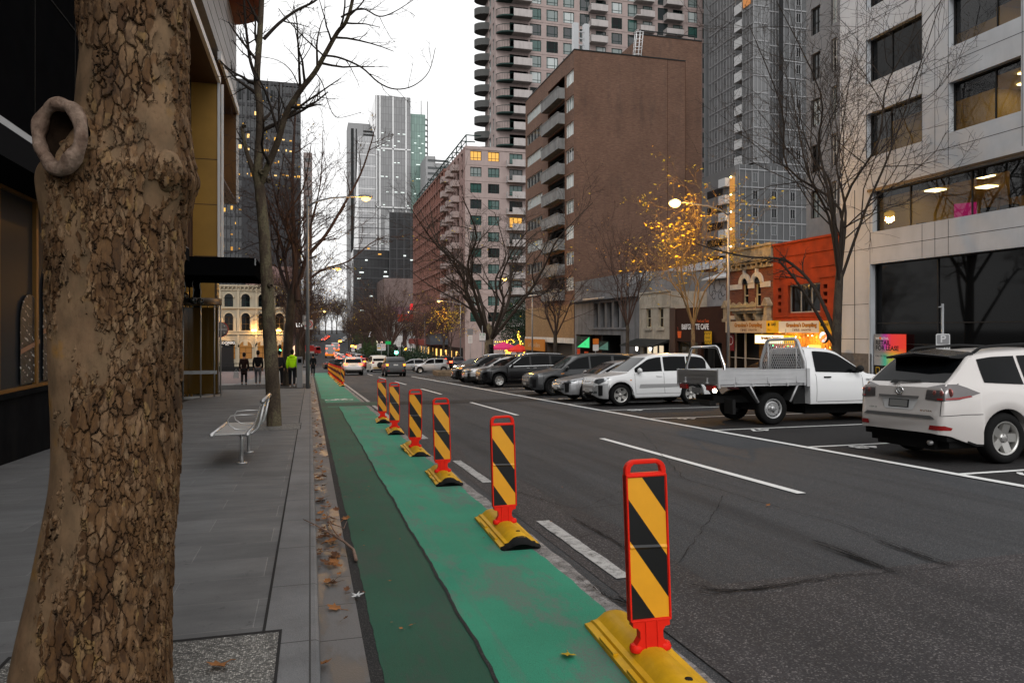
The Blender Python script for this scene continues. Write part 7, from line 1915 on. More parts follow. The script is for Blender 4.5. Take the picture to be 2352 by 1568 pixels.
# ------------------------------------------------------------------ stainless bench
SSTL = M('brushed_steel', (.60,.59,.58), .38, .75, var=.06, vs=8); SSD = M('dark_steel_slat', (.36,.355,.35), .35, .8)
bn = empty('park_bench', (-.95,11.7,G(11.7)+FP), 'stainless steel slatted bench facing the building beside the kerbside tree', 'bench')
sl_ = math.atan(-.037); bn.rotation_euler = (sl_,0,0)
y0, y1 = -.95, .95
for yl_ in (-.62,.62):
    b = MB(); pts = [(-.34,0,.43),(-.15,0,.415),(.06,0,.40),(.16,0,.42),(.24,0,.49),(.27,0,.60),(.315,0,.86)]
    b.tube([(p[0],yl_,p[2]) for p in pts],.024,10); b.build('side_frame', SSTL, bn)
    b = MB(); b.tube([(.02,yl_,0),(.02,yl_,.34),(.02,yl_,.40)],[.026,.026,.034],12); b.lathe([(.075,.0),(.075,.012),(.03,.014)],20,0,T(.02,yl_,0)); b.build('leg', SSTL, bn)
b = MB()
for k in range(11): x = -.30+k*.036; b.box(x,x+.032,y0,y1,.432-abs(k-5)*-.0005,.446)
b.tube([(-.345,y0-.01,.43),(-.345,y1+.01,.43)],.03,14); b.tube([(.12,y0-.01,.425),(.12,y1+.01,.425)],.026,14); b.build('seat', SSTL, bn)
b = MB()
for k in range(9):
    t = k/8; x = .19+.10*t; z = .50+.32*t; b.box(x,x+.012,y0,y1,z,z+.026)
b.tube([(.315,y0-.01,.875),(.315,y1+.01,.875)],.032,14); b.build('backrest', SSD, bn)
for ya in (-.5,.45):
    b = MB(); pts = [(.27,ya,.66),(.0,ya,.67),(-.14,ya,.66),(-.18,ya,.60),(-.16,ya,.53),(-.08,ya,.47),(.12,ya,.445)]
    b.tube(pts,.008,8); b.build('armrest', SSTL, bn)

# ------------------------------------------------------------------ signs and poles
POLE = M('galvanised_pole', (.20,.205,.21), .5, .4, var=.15, vs=2); SGW = M('sign_face_white', (.50,.50,.50), .5); SGG = M('sign_face_grey', (.20,.20,.205), .5); SGR = M('sign_red', (.5,.015,.015), .5); SGB = M('sign_back_grey', (.16,.155,.155), .6, var=.1)
def post(label, X, Y, h, name='sign_post', r=.03, dz=FP, cat='sign', group=None):
    e = empty(name, (X,Y,G(Y)+dz), label, cat, group); b = MB(); b.tube([(0,0,0),(0,0,h)],r,10); b.build('pole', POLE, e); return e
def plate(e, w, h, z, mat, name='sign_plate', y=-.045, x=0.0, t=.012):
    b = MB(); r = min(w,h)*.08
    pl = [(x-w/2+r,z-h/2),(x+w/2-r,z-h/2),(x+w/2,z-h/2+r),(x+w/2,z+h/2-r),(x+w/2-r,z+h/2),(x-w/2+r,z+h/2),(x-w/2,z+h/2-r),(x-w/2,z-h/2+r)]
    b.prism(pl,y,y+t); return b.build(name, mat, e)
def ring(e, r0, r1, x, z, y, mat, name='red_ring'):
    b = MB(); b.lathe([(r1,0),(r1,-.004),(r0,-.004),(r0,0)],28,0,T(x,y,z) @ RX(-PI/2) @ SC(1,1,1),cap=False); return b.build(name, mat, e)
def disc(e, r, x, z, y, mat, name='disc', t=.006):
    b = MB(); b.lathe([(r,0),(r,t)],28,0,T(x,y,z) @ RX(PI/2)); return b.build(name, mat, e)
# round sign back by the building corner
e = post('round sign seen from behind on a slim pole by the gold column', -4.2, 38.4, 3.25, 'round_sign_post'); disc(e,.37,0,2.9,-.04,SGB,'sign_back'); ring(e,.355,.38,0,2.9,-.045,SGR)
b = MB(); b.box(-.3,.3,-.055,-.045,2.88,2.92); [b.lathe([(.035,0),(.03,.03),(.001,.035)],10,0,T(x,-.04,z) @ RX(PI/2)) for x in (-.18,.18) for z in (2.74,3.06)]; b.build('bracket', SGW, e)
# P sign behind the crossover
p = onX(14.3,2165,785); e = post('parking area sign with large P on the pole behind the pearl silver crossover', p.x, p.y, 2.65, dz=.1); zc = p.z-G(p.y)-.1
e.rotation_euler = (0,0,R(-35))
plate(e,.29,.38,zc,SGW); plate(e,.25,.22,zc+.06,SGG,'grey_panel',-.05); words(e,'P',.24,SGW,0,zc+.065,-.053,'CENTER',bold=.004); words(e,'AREA 514',.062,BLK,0,zc-.135,-.048,'CENTER',bold=.001); words(e,'PAY PARKING',.026,M('grey_letter',(.2,.2,.2),.6),0,zc-.085,-.048,'CENTER')
b = MB(); b.tube([(0,0,2.58),(-.09,0,2.56)],.02,6); b.build('pole_cap', POLE, e)
# median two-hour sign, hook turn sign and others
p = onY(58,1108,773); e = post('white two hour parking sign on a tall pole by the large median tree', p.x, 58, p.z-G(58)+.9, dz=0); zc = p.z-G(58); plate(e,.5,.58,zc,SGW); words(e,'P  2P',.2,M('sign_green_letter',(.02,.18,.06),.6),0,zc+.16,-.05,'CENTER',bold=.004); words(e,'MTR',.1,M('sign_green_letter'),0,zc-.05,-.05,'CENTER'); plate(e,.55,.09,zc-.36,SGB,'lower_plate')
for (u,v,Y,w,h,l) in ((1080,779,84,.5,.9,'small pale parking sign right of arched hotel canopy'),(1080,762,92,.75,.75,'blank grey sign plate higher on a pole right of hotel canopy'),(919,778,96,.6,.75,'white sign on a slim pole left of the hotel arcade'),(916,789,88,.5,.7,'lower white sign near the green traffic light')):
    p = onY(Y,u,v); e = post(l, p.x, Y, p.z-G(Y)+h/2+.05, dz=.0); plate(e,w,h,p.z-G(Y),SGW if 'grey' not in l else SGB); b = MB(); 
    for k in range(4): b.box(-w*.32,w*.32,-.05,-.046,p.z-G(Y)-h*.3+k*h*.18,p.z-G(Y)-h*.25+k*h*.18)
    b.build('line_marking', SGG, e)
p = onY(95,876,797); e = post('white hook turn and no right turn sign above the median shrubs', p.x, 95, p.z-G(95)+.5, dz=0); zc = p.z-G(95); plate(e,.52,.86,zc,SGW,x=-.28); plate(e,.52,.86,zc,SGW,x=.28); ring(e,.18,.22,.28,zc+.16,-.05,SGR); b = MB(); b.box(-.45,-.12,-.05,-.046,zc+.3,zc+.36); b.box(-.45,-.38,-.05,-.046,zc+.0,zc+.3); b.box(-.2,-.12,-.05,-.046,zc+.0,zc+.3); b.build('arrow', BLK, e); b = MB(); b.box(-.5,-.06,-.05,-.046,zc-.2,zc-.06); b.build('yellow_band', YEL, e); words(e,'AT LIGHTS',.09,BLK,.28,zc-.25,-.05,'CENTER'); b = MB(); b.tube([(.2,-.05,zc+.08),(.24,-.05,zc+.2),(.36,-.05,zc+.22)],.02,5); b.build('arrow', BLK, e)
for k,(u,v,Y) in enumerate(((821.5,797,150),(827,794,170),(811,801,140))):
    p = onY(Y,u,v); e = post(['white no right turn sign, middle of three by the queue','white no right turn sign, right one of three by the queue','white no right turn sign, left one of three by the queue'][k], p.x, Y, p.z-G(Y)+.5, dz=0); zc = p.z-G(Y); plate(e,.6,.95,zc,SGW); ring(e,.19,.25,0,zc+.15,-.05,SGR)
p = onY(100,891.5,787); e = post('green street name sign on a pole', p.x, 100, p.z-G(100)+.4, dz=0); plate(e,.75,.42,p.z-G(100),M('sign_green',(.01,.25,.06),.5,emit=(.01,.5,.12),estr=.15))
# P and speed signs with ticket machine by the third tree
e = post('grey parking sign and forty speed limit sign on a pole beside ticket machine', -.18, 40.2, 3.9, dz=FP); plate(e,.26,.34,3.55,SGG,x=-.06); words(e,'P',.22,SGW,-.06,3.57,-.05,'CENTER',bold=.004); plate(e,.26,.16,3.28,SGW,'area_plate',x=-.06); words(e,'AREA 514',.05,BLK,-.06,3.28,-.05,'CENTER')
plate(e,.42,.50,3.22,SGW,'speed_plate',-.03,.12); ring(e,.15,.195,.12,3.24,-.035,SGR); words(e,'40',.2,BLK,.12,3.24,-.035,'CENTER',bold=.004)
e = empty('ticket_machine', (-.5,38.9,G(38.9)+FP-.01), 'grey parking ticket machine in front of the third tree', 'ticket machine'); b = MB(); b.box(-.14,.14,-.12,.12,0,1.15); b.build('cabinet', M('machine_grey',(.28,.28,.285),.5), e, bevel=.02); b = MB(); b.prism([(-.16,1.15),(.16,1.15),(.13,1.55),(-.13,1.55)],-.13,.13); b.build('head', M('machine_head',(.2,.2,.21),.5), e, bevel=.03); b = MB(); b.box(-.09,.09,-.135,-.13,1.25,1.45); b.build('screen', CGL, e)

p = onX(22.3,1368,785); e = post('small orange and white information totem outside the grey shop building', p.x, p.y, 2.3); plate(e,.5,.45,2.6,M('totem_orange',(.5,.14,.02),.6),y=-.05); plate(e,.5,.5,2.1,SGW,'lower_plate')
# traffic signals
def signal(label, X, Y, z, lamp, r=.13, dz=0.0, n=3):
    e = empty('traffic_signal', (X,Y,G(Y)+dz), label, 'traffic light'); h = z-G(Y)-dz
    b = MB(); b.tube([(0,0.12,0),(0,.12,h+.5)],.06,8); b.build('pole', POLE, e)
    b = MB(); b.box(-.2,.2,-.1,.1,h-.55,h+.55); b.build('housing', BLK, e)
    for i, c in enumerate(('red','amber','green')):
        on = c == lamp; zz_ = h+.34-.34*i
        m = emis('signal_'+c+'_on', {'red':(1,.10,.02),'amber':(1,.35,.03),'green':(.08,1,.45)}[c], 14) if on else M('signal_off',(.02,.02,.02),.3)
        b = MB(); b.lathe([(r,0),(r*.7,.04),(.001,.05)],14,0,T(0,-.1,zz_) @ RX(PI/2)); b.build('lamp', m, e)
        b = MB(); b.lathe([(r*1.15,0),(r*1.15,.2)],14,0,T(0,-.1,zz_) @ RX(PI/2),cap=False); b.build('visor', BLK, e)
for (u,v,Y,c,l,r) in ((910,809,92,'green','traffic signal showing green beside the median tree trunk',.22),(808.8,794.5,150,'amber','left traffic signal of an amber pair over the queue',.26),(815.2,796,152,'amber','right traffic signal of an amber pair over the queue',.26),(781,783.5,215,'amber','single amber traffic signal above the fire trucks',.4),(931.5,801,118,'amber','amber traffic signal before the white theatre',.2),(1128,815,60,'green','low traffic signal with green lamp right of the large median trunk',.09),(643,805,116,'green','traffic signal with green lamp at the pub corner',.16),(655.5,800,114,'none','dark traffic signal seen from behind at the pub corner',.16)):
    p = onY(Y,u,v); dz_ = {'green':.34,'amber':0,'none':0}[c]; signal(l, p.x, Y, p.z+dz_, c, r)

# ------------------------------------------------------------------ street lamps
def street_lamp(label, X, Y, zh, arm, dz=FP, power=300, lit=8.0, r=.09, ang=PI):
    e = empty('street_lamp', (X,Y,G(Y)+dz), label, 'street lamp', 'lit street lamps on tall poles'); h = zh-G(Y)-dz
    b = MB(); b.tube([(0,0,0),(0,0,h*.5),(0,0,h-.1)],[r,r*.85,r*.6],12); b.build('pole', POLE, e)
    dx, dy = math.cos(ang)*arm, math.sin(ang)*arm
    b = MB(); b.tube([(0,0,h-.55),(dx*.15,dy*.15,h-.28),(dx*.4,dy*.4,h-.08),(dx*.75,dy*.75,h+.02),(dx,dy,h+.05)],[.05,.045,.04,.035,.03],8); b.build('arm', POLE, e)
    b = MB(); b.ball((0,0,0),.30,14,8,0,(1.15,.55,.42)); o = b.build('lamp_head', M('lamp_housing_grey',(.3,.3,.3),.4), e); o.location = (dx,dy,h+.07)
    b = MB(); b.ball((0,0,0),.30 if power > 1200 else .19,14,8,0,(1.15,.8,.75)); o = b.build('lamp_lens', emis('sodium_lens_%.0f' % lit,(1,.60,.15),lit), e); o.location = (dx,dy,h-.03)  # brightest lamp's ball is oversized: its bloom is put into the shape
    if power:
        ld = bpy.data.lights.new('lamp_light','POINT'); ld.energy = power; ld.color = (1,.47,.08); ld.shadow_soft_size = .25
        lo = link(bpy.data.objects.new('lamp_light', ld)); lo.location = (X+dx,Y+dy,zh-.32)
    return e
street_lamp('brightest sodium street lamp glowing above the yellow lit tree', 22.55, 36.7, 8.56, 3.3, power=1900, lit=5)
street_lamp('street lamp glowing among the branches of the big median tree', 22.55, 74.5, 6.9, 3.0, power=500, lit=3)
street_lamp('street lamp over the yellow leafed tree by the hotel canopy', 22.55, 113, 6.0, 3.4, power=900, lit=3)
street_lamp('small far street lamp left of the hotel canopy lamp', 22.55, 150, 5.2, 3.2, power=250, lit=3)
street_lamp('left kerb street lamp reaching over the bike lane in front of the glass tower', -.1, 37.0, 8.1, 2.75, power=250, lit=3, ang=0)
street_lamp('farther left kerb street lamp glowing amid yellowish twigs', -.1, 66, 6.9, 2.5, power=900, lit=3, ang=0)
street_lamp('distant left street lamp just past the corner pub', -.1, 124, 4.6, 2.4, power=250, lit=3, ang=0)

# ------------------------------------------------------------------ planter, shrubs, cafe umbrellas, trees in fairy lights
CONC = M('planter_concrete', (.16,.12,.08), .85, var=.25, vs=3, dirt=.4)
pl = empty('concrete_planter', (12.6,63.6,G(63.6)), 'low concrete planter kerb around the median tree at end of the parked row', 'planter')
b = MB(); b.box(-2.1,2.4,-1.6,-1.35,0,.42); b.box(-2.1,2.4,1.35,1.6,0,.42); b.box(-2.1,-1.85,-1.35,1.35,0,.42); b.box(2.15,2.4,-1.35,1.35,0,.42); b.build('kerb_wall', CONC, pl, bevel=.03)
b = MB(); b.box(-1.85,2.15,-1.35,1.35,.2,.36); b.build('soil', M('planter_soil',(.10,.075,.05),.95,var=.4,vs=6), pl)
def leaf_cloud(b, c, sc, n, size, rng, mi=0):
    for _ in range(n):
        while True:
            p = V3((rng.uniform(-1,1),rng.uniform(-1,1),rng.uniform(-1,1)))
            if .25 < p.length < 1: break
        p = V3((p.x*sc[0]*(1+.25*noise.noise(p*2.3)),p.y*sc[1],p.z*sc[2]*(1+.25*noise.noise(p*1.9+V3((5,5,5))))))+V3(c)
        a = V3((rng.uniform(-1,1),rng.uniform(-1,1),rng.uniform(-1,1))).normalized(); d = a.orthogonal().normalized(); s_ = size*rng.uniform(.6,1.3)
        b.add([p-a*s_,p+d*s_*.45,p+a*s_,p-d*s_*.45],[(0,1,2,3)],mi)
LFD = M('dark_evergreen_leaf', (.012,.026,.012), .6, var=.5, vs=1.5); LFM = M('shrub_leaf', (.035,.06,.018), .6, var=.5, vs=1.2); LFY = M('yellow_leaf', (.42,.28,.02), .6, var=.35, vs=6); LFO = M('autumn_leaf', (.34,.15,.03), .65, var=.4, vs=5)
STEM = M('shrub_stem', (.04,.03,.022), .9)
def bush(label, X, Y, w, h, n, m, cat='shrub', name='shrub', dz=0.0, seed=1):
    rng = random.Random(seed); e = empty(name, (X,Y,G(Y)+dz), label, cat); b = MB()
    for k in range(7):
        a = rng.uniform(0,2*PI); leaf_cloud(b,(w*.42*math.cos(a)*rng.random(),w*.42*math.sin(a)*rng.random(),h*rng.uniform(.35,.72)),(w*.42,w*.42,h*.34),n//7,.16 if h > 3 else .12,rng)
    b.build('foliage', m, e)
    b = MB(); [b.tube([(0,0,0),(rng.uniform(-.4,.4)*w,rng.uniform(-.4,.4)*w,h*.6)],[.07,.02],5) for _ in range(5)]; b.build('stem', STEM, e)
    return e
p = onY(96,1185,740); bush('dense dark evergreen tree in the gap beside brown brick block', 28.5, 99, 8.5, 10.5, 9000, LFD, 'tree', 'evergreen_tree', FP, 3)
bush('dark green median shrub clump left of the big median tree', 11.6, 104, 5.0, 3.3, 3500, LFD, seed=4); bush('dark green median shrub clump under the hook turn sign', 14.6, 108, 5.5, 2.9, 3500, LFD, seed=5)
bush('rounded green shrub farther along the median beside the queue', 13.0, 150, 5, 4.4, 2200, LFM, seed=6); bush('taller green shrub behind the queue near the hilltop cars', 14.0, 205, 8, 9.5, 2600, LFM, seed=7); bush('small green shrub by the amber signals', 13.2, 175, 5, 4.5, 1500, LFM, seed=8)
bush('low grass tuft at the pub garden edge', -10.2, 84, 1.6, 1.6, 700, LFM, seed=9); bush('bright green ground plant at the pub garden edge', -11.8, 82, 2.2, .6, 600, M('bright_grass',(.05,.14,.015),.7,var=.3), seed=10)
e = empty('pub_railing', (-12,86,G(86)+FP), 'dark low railing along the plaza before the cream pub', 'railing'); b = MB(); b.box(-4,7,-.04,.04,.9,.98); [b.box(x-.03,x+.03,-.03,.03,0,.95) for x in (-4,-2,0,2,4,7)]; b.box(-4,7,-.02,.02,.1,.6); b.build('rail', BLK, e)
def umbrella(label, X, Y, r, h, m):
    e = empty('cafe_umbrella', (X,Y,G(Y)+FP), label, 'umbrella', 'cafe umbrellas beside the brick block'); b = MB(); n = 8
    b.add([(0,0,h)]+[(r*math.cos(2*PI*i/n),r*math.sin(2*PI*i/n),h-.75) for i in range(n)]+[(r*math.cos(2*PI*i/n),r*math.sin(2*PI*i/n),h-1.0) for i in range(n)], [(0,i+1,(i+1)%n+1) for i in range(n)]+[(i+1,i+1+n,(i+1)%n+1+n,(i+1)%n+1) for i in range(n)])
    b.build('canopy', m, e); b = MB(); b.tube([(0,0,0),(0,0,h)],.04,6); b.build('pole', POLE, e)
umbrella('pink cafe umbrella with a glow in its canvas', 24.4, 93.5, 2.0, 3.3, M('glowing_pink_canvas',(.45,.03,.12),.7,emit=(1,.05,.15),estr=.06)); umbrella('red cafe umbrella right of the pink one', 25.6, 90.5, 1.5, 3.0, M('glowing_red_canvas',(.5,.03,.02),.7,emit=(1,.05,.02),estr=.05)); umbrella('dark green cafe umbrella under the glowing tree', 27.4, 95, 2.2, 3.6, M('green_canvas',(.02,.05,.04),.8))  # pink and red canvas given a faint glow of their own
def lit_tree(label, X, Y, h, seed):
    rng = random.Random(seed); e = empty('fairy_lit_tree', (X,Y,G(Y)+FP), label, 'tree', 'small trees wrapped in fairy lights'); b = MB(); q = MB(); pts = []
    for k in range(6):
        a = 2*PI*k/6+rng.random()*.5; pl_ = [V3((0,0,0)),V3((0,0,h*.35)),V3((.25*h*.5*math.cos(a),.25*h*.5*math.sin(a),h*.65)),V3((.42*h*.6*math.cos(a),.42*h*.6*math.sin(a),h*rng.uniform(.85,1.05)))]
        b.tube(pl_,[.1,.08,.05,.02],6)
        for i in range(3):
            for j in range(9): pts.append(pl_[i].lerp(pl_[i+1],j/9+rng.uniform(-.04,.04)))
    b.build('trunk', STEM, e)
    for p in pts: q.ball(p+V3((rng.uniform(-.16,.16),rng.uniform(-.16,.16),rng.uniform(-.1,.1))),.07,5,4)
    o = q.build('fairy_bulb', emis('amber_fairy_glow',(1,.5,.04),4.5), e); o['kind'] = 'stuff'
    for k in range(0):
        pass
lit_tree('larger small tree wrapped in amber fairy lights', 27.2, 93, 4.6, 2); lit_tree('smaller tree wrapped in amber fairy lights left of the larger one', 26.0, 97, 3.6, 3)
e = empty('festoon_lights', (24.3,96,G(96)+FP), 'string of amber festoon bulbs beside the pink umbrella', 'lights'); b = MB(); w = MB(); rng = random.Random(2)
for r_ in range(3):
    pts = [(x*.32-1.6,r_*.8,2.6+.5*r_-.3*math.sin(x/12*PI)) for x in range(13)]; w.tube(pts,.01,3)
    for p in pts: b.ball(p,.06,5,4)
w.build('wire', BLK, e); o = b.build('bulb', emis('amber_fairy_glow',(1,.5,.04),4.5), e); o['kind'] = 'stuff'
# gutter litter: loose leaves are countless; the fallen branch and big leaves are things
def leaf_shape(b, p, s, rz, tilt, rng, mi=0):
    out = [(0,-1),(.28,-.62),(.8,-.55),(.55,-.1),(.95,.35),(.42,.32),(.15,.95),(0,.7),(-.2,1.0),(-.45,.35),(-1,.3),(-.6,-.1),(-.78,-.6),(-.25,-.6)]
    Mx = T(*p) @ RZ(rz) @ RX(tilt) @ SC(s,s,s); cz = rng.uniform(.1,.4)
    b.add([(0,0,-.08)]+[(x,y,cz*(x*x+y*y)*.6+rng.uniform(-.08,.08)) for x, y in out],[(0,i+1,(i+1)%14+1) for i in range(14)],mi,Mx)
    b.tube([Mx @ V3((0,-.9,.05)),Mx @ V3((.15,-1.6,.15)),Mx @ V3((.1,-2.1,.1))],s*.035,4,mi)
rng = random.Random(21); lb = MB()
cl = [(0.14,6.6,24),(.16,5.6,20),(.15,8.2,18),(.13,9.6,14),(.15,11.4,14),(.14,13.5,12),(.15,16,12),(.14,19,10),(.15,23,10),(.16,28,9),(.15,35,8)]
for cx_, cy_, n in cl:
    for _ in range(n):
        x, y = cx_+rng.gauss(0,.055), cy_+rng.gauss(0,.5); x = min(max(x,.07),.5)
        leaf_shape(lb,(x,y,G(y)+.025+rng.random()*.03),rng.uniform(.018,.05),rng.uniform(0,6.3),rng.uniform(-.5,.5),rng,rng.randrange(2))
for _ in range(120):
    y = rng.uniform(3.4,30); x = rng.choice((rng.uniform(.3,1.7),rng.uniform(.3,.8),rng.uniform(2.0,3)))
    leaf_shape(lb,(x,y,G(y)+.024),rng.uniform(.006,.018),rng.uniform(0,6.3),rng.uniform(-.4,.4),rng,rng.randrange(2))
LFB = M('brown_leaf', (.11,.05,.025), .7, var=.5, vs=9); LFR = M('russet_leaf', (.24,.10,.035), .7, var=.45, vs=9)
o = lb.build('leaf_litter', [LFB, LFR]); o['kind'] = 'stuff'
ll = ['curled orange leaf lying alone in the gutter','large pale leaf beside the fallen branch','orange leaf at the bike lane edge near the branch','green yellow leaf lying on the bike lane','brown leaf low in the gutter near the frame edge','small leaf resting on the kerb slab','russet leaf in the gravel tree pit','small dry leaf on the asphalt']
lp = [(767,1397,.055,.02),(770,1238,.075,.03),(795,1190,.05,.02),(1304,1505,.05,.02),(742,1525,.05,.03),(1000,1000,.03,.02),(500,1530,.06,.17),(1765,1160,.03,.02)]
for (u,v,s_,dz_), l in zip(lp, ll):
    p = onG(u,v,dz_); b = MB(); leaf_shape(b,(0,0,0),s_,rng.uniform(0,6),.25,rng); o = b.build('fallen_leaf', LFR if 'green' not in l else LFY, None, (p.x,p.y,p.z+s_*.15)); tag(o, l, 'leaf', 'fallen leaves')
br_ = MB()
def gp_(u,v,dz): p = onG(u,v,dz); return (p.x,p.y,p.z)
br_.tube([gp_(818,1285,.03),gp_(812,1262,.05),gp_(790,1243,.06),gp_(755,1222,.09),gp_(725,1205,.17),gp_(697,1192,.17)],[.014,.012,.010,.008,.006,.003],8)
br_.tube([gp_(790,1243,.06),gp_(770,1222,.07),gp_(757,1200,.06),gp_(750,1176,.05)],[.009,.008,.006,.003],6); br_.tube([gp_(757,1200,.06),gp_(790,1212,.06),gp_(797,1195,.05)],[.005,.004,.002],5); br_.tube([gp_(725,1205,.17),gp_(712,1206,.17)],[.004,.002],5); br_.tube([gp_(790,1243,.06),gp_(765,1226,.09),gp_(750,1212,.1)],[.005,.004,.002],5)
o = br_.build('fallen_branch', M('twig_bark',(.2,.13,.10),.8,var=.3,vs=12)); tag(o, 'thin forked fallen branch lying across the gutter and kerb', 'branch')
b = MB(); p = onG(820,1367,.03); [b.tube([(0,0,0),(.05*math.cos(a),.05*math.sin(a),.01)],[.01,.003],4) for a in (0.3,1.2,2.4,3.9,5)]; o = b.build('paper_scrap', SGW, None, p); tag(o, 'torn white scrap beside the dark gutter edge', 'litter')
# ------------------------------------------------------------------ bare street trees
def mat_bark(name, a, b_, c_, sc=3.0):
    k = NT(name); v = k.coord(); n = k.noise(k.mapping(v,(1,1,.45)), sc, 5, .65); n2 = k.noise(v, 30, 3, .6)
    c = k.ramp(n, [(.32,a),(.5,b_),(.56,c_),(.72,b_)])
    c = k.mix(k.mr(n2,.35,.6,.5,0), c, tuple(x*.35 for x in a))
    return k.bsdf(c, .85, 0, .2, k.bump(n2, .01))
BK1 = mat_bark('plane_tree_bark', (.06,.043,.03), (.10,.073,.05), (.16,.135,.08)); BK2 = mat_bark('dark_bark', (.028,.022,.018), (.045,.034,.027), (.07,.058,.042)); TW = M('twig_dark', (.035,.027,.022), .85); TWR = M('twig_brown', (.06,.04,.034), .85)
def perp_dir(d, ang, az):
    o = d.orthogonal().normalized(); w = d.cross(o); return (d*math.cos(ang)+(o*math.cos(az)+w*math.sin(az))*math.sin(ang)).normalized()
class Grow:
    def __init__(s, seed, nch=(6,6,5,0), lr=.55, ang=(25,60), up=.06, wander=.22, sides=(8,6,4,3,3), rmin=.004, leaves=None, leafn=0, leafs=.07):
        s.r = random.Random(seed); s.b = MB(); s.trunk = MB(); s.lv = MB()
        s.nch, s.lr, s.ang, s.up, s.w, s.sides, s.rmin, s.leafn, s.leafs = nch, lr, ang, up, wander, sides, rmin, leafn, leafs
    def branch(s, p, d, L, rad, lvl, mb=None):
        n = max(3, 6-lvl); pts = [V3(p)]; d = V3(d).normalized(); rg = s.r
        for i in range(n):
            d = (d+V3((rg.uniform(-1,1),rg.uniform(-1,1),rg.uniform(-1,1)))*s.w+V3((0,0,s.up))).normalized(); pts.append(pts[-1]+d*L/n)
        rs = [max(s.rmin*.6, rad*(1-.72*i/n)) for i in range(n+1)]
        (mb or s.b).tube(pts, rs, s.sides[min(lvl,4)], cap=False); s.kids(pts, rs, L, lvl)
    def kids(s, pts, rs, L, lvl, t0=.22):
        rg = s.r; k = len(pts)-1
        if lvl >= len(s.nch) or s.nch[lvl] == 0:
            if s.leafn and rg.random() < s.leafn:
                p = pts[-1]; a = V3((rg.uniform(-1,1),rg.uniform(-1,1),rg.uniform(-1,.3))).normalized(); o = a.orthogonal().normalized(); z = s.leafs*rg.uniform(.6,1.3)
                s.lv.add([p,p+a*z+o*z*.6,p+a*z*2,p+a*z-o*z*.6],[(0,1,2,3)])
            return
        m = s.nch[lvl]
        for i in range(m):
            t = t0+(1-t0)*(i+rg.random())/m; f = t*k; j = min(int(f),k-1); p = pts[j].lerp(pts[j+1],f-j); d = (pts[j+1]-pts[j]).normalized(); r0 = rs[j]+(rs[j+1]-rs[j])*(f-j)
            s.branch(p, perp_dir(d, R(rg.uniform(*s.ang)), rg.uniform(0,2*PI)), L*s.lr*(1.15-.55*t)*rg.uniform(.7,1.25), max(s.rmin,r0*.55), lvl+1)
        # the tip carries on
    def limb(s, pts, r0, r1, lvl=0, t0=.15, mb=None, L=None, n=None):
        P = [V3(p) for p in pts]; k = len(P)-1; rs = [r0+(r1-r0)*i/k for i in range(k+1)]
        # smooth the traced line
        Q = []; RQ = []
        for i in range(k):
            p0, p1, p2, p3 = P[max(i-1,0)], P[i], P[i+1], P[min(i+2,k)]
            for j in range(4):
                t = j/4; Q.append(.5*((2*p1)+(p2-p0)*t+(2*p0-5*p1+4*p2-p3)*t*t+(3*p1-p0-3*p2+p3)*t**3)); RQ.append(rs[i]+(rs[i+1]-rs[i])*t)
        Q.append(P[-1]); RQ.append(rs[-1])
        (mb or s.b).tube(Q, RQ, s.sides[0] if r0 > .03 else 6, cap=False)
        if n is not None: old = s.nch; s.nch = tuple(n if i == lvl else x for i, x in enumerate(old))
        s.kids(Q, RQ, L or sum((P[i+1]-P[i]).length for i in range(k)), lvl, t0)
        if n is not None: s.nch = old
    def build(s, e, bark, twig, leaf=None):
        if s.trunk.v: s.trunk.build('trunk', bark, e)
        s.b.build('crown', twig, e)
        if s.lv.v: o = s.lv.build('leaves', leaf or LFY, e); o['kind'] = 'stuff'
def tree_root(label, X, Y, dz=FP, group='bare street trees', name='plane_tree'): return empty(name, (X,Y,G(Y)+dz), label, 'tree', group)
# --- second tree on the near footpath, traced
X2, Y2_ = -.75, 16.92
e = tree_root('slim bare tree with forked trunk rising from a pit behind the steel bench', X2, Y2_); O = e.location
def tr(lst, D, dd=0.0, lift=0):
    n = len(lst); return [atD(D+dd*i/max(1,n-1), u, v)-O for i, (u, v) in enumerate(lst)]
D2 = Y2_*CA+X2*SA
g = Grow(5, nch=(7,5,4,0), lr=.42, ang=(25,65), up=.03, wander=.20, sides=(12,6,5,4,3), rmin=.0045)
tb = [V3((0,0,-.05))]+tr([(627,900),(619,760),(613,640),(606,530),(598,450),(592,395)], D2)
g.limb(tb, .165, .10, 0, .9, g.trunk, n=0)
g.limb(tr([(592,395),(597,300),(596,240),(590,180),(596,90),(601,0),(606,-150)], D2, .4), .095, .05, 0, .1, g.trunk, L=3.2, n=9)
g.limb(tr([(600,420),(620,370),(640,320),(657,262),(690,208),(722,168),(745,128),(775,75),(792,55),(806,18),(820,-60)], D2, -1.5), .075, .03, 0, .08, g.trunk, L=3.4, n=16)
g.limb(tr([(598,450),(585,405),(571,365),(562,330),(555,292)], D2, .2), .06, .035, 0, .6, g.trunk, L=1.0, n=4)
g.limb(tr([(590,185),(575,140),(568,90),(562,30),(560,-40)], D2, .5), .04, .02, 0, .2, L=1.6, n=8)
g.limb(tr([(606,90),(640,55),(680,25),(720,5),(750,-20)], D2, .6), .04, .02, 0, .3, L=1.8, n=8)
g.limb(tr([(746,128),(780,133),(830,155),(870,190),(908,205),(950,197),(985,165),(1000,110)], D2-1.5, .0), .022, .006, 1, .1, L=1.5, n=8)
g.limb(tr([(745,130),(718,105),(690,78),(655,40),(640,20)], D2-1.4, .5), .018, .008, 1, .1, L=1.2, n=6)
g.limb(tr([(783,40),(830,20),(870,38),(905,28),(950,0)], D2-1.6, .0), .02, .006, 1, .1, L=1.4, n=6)
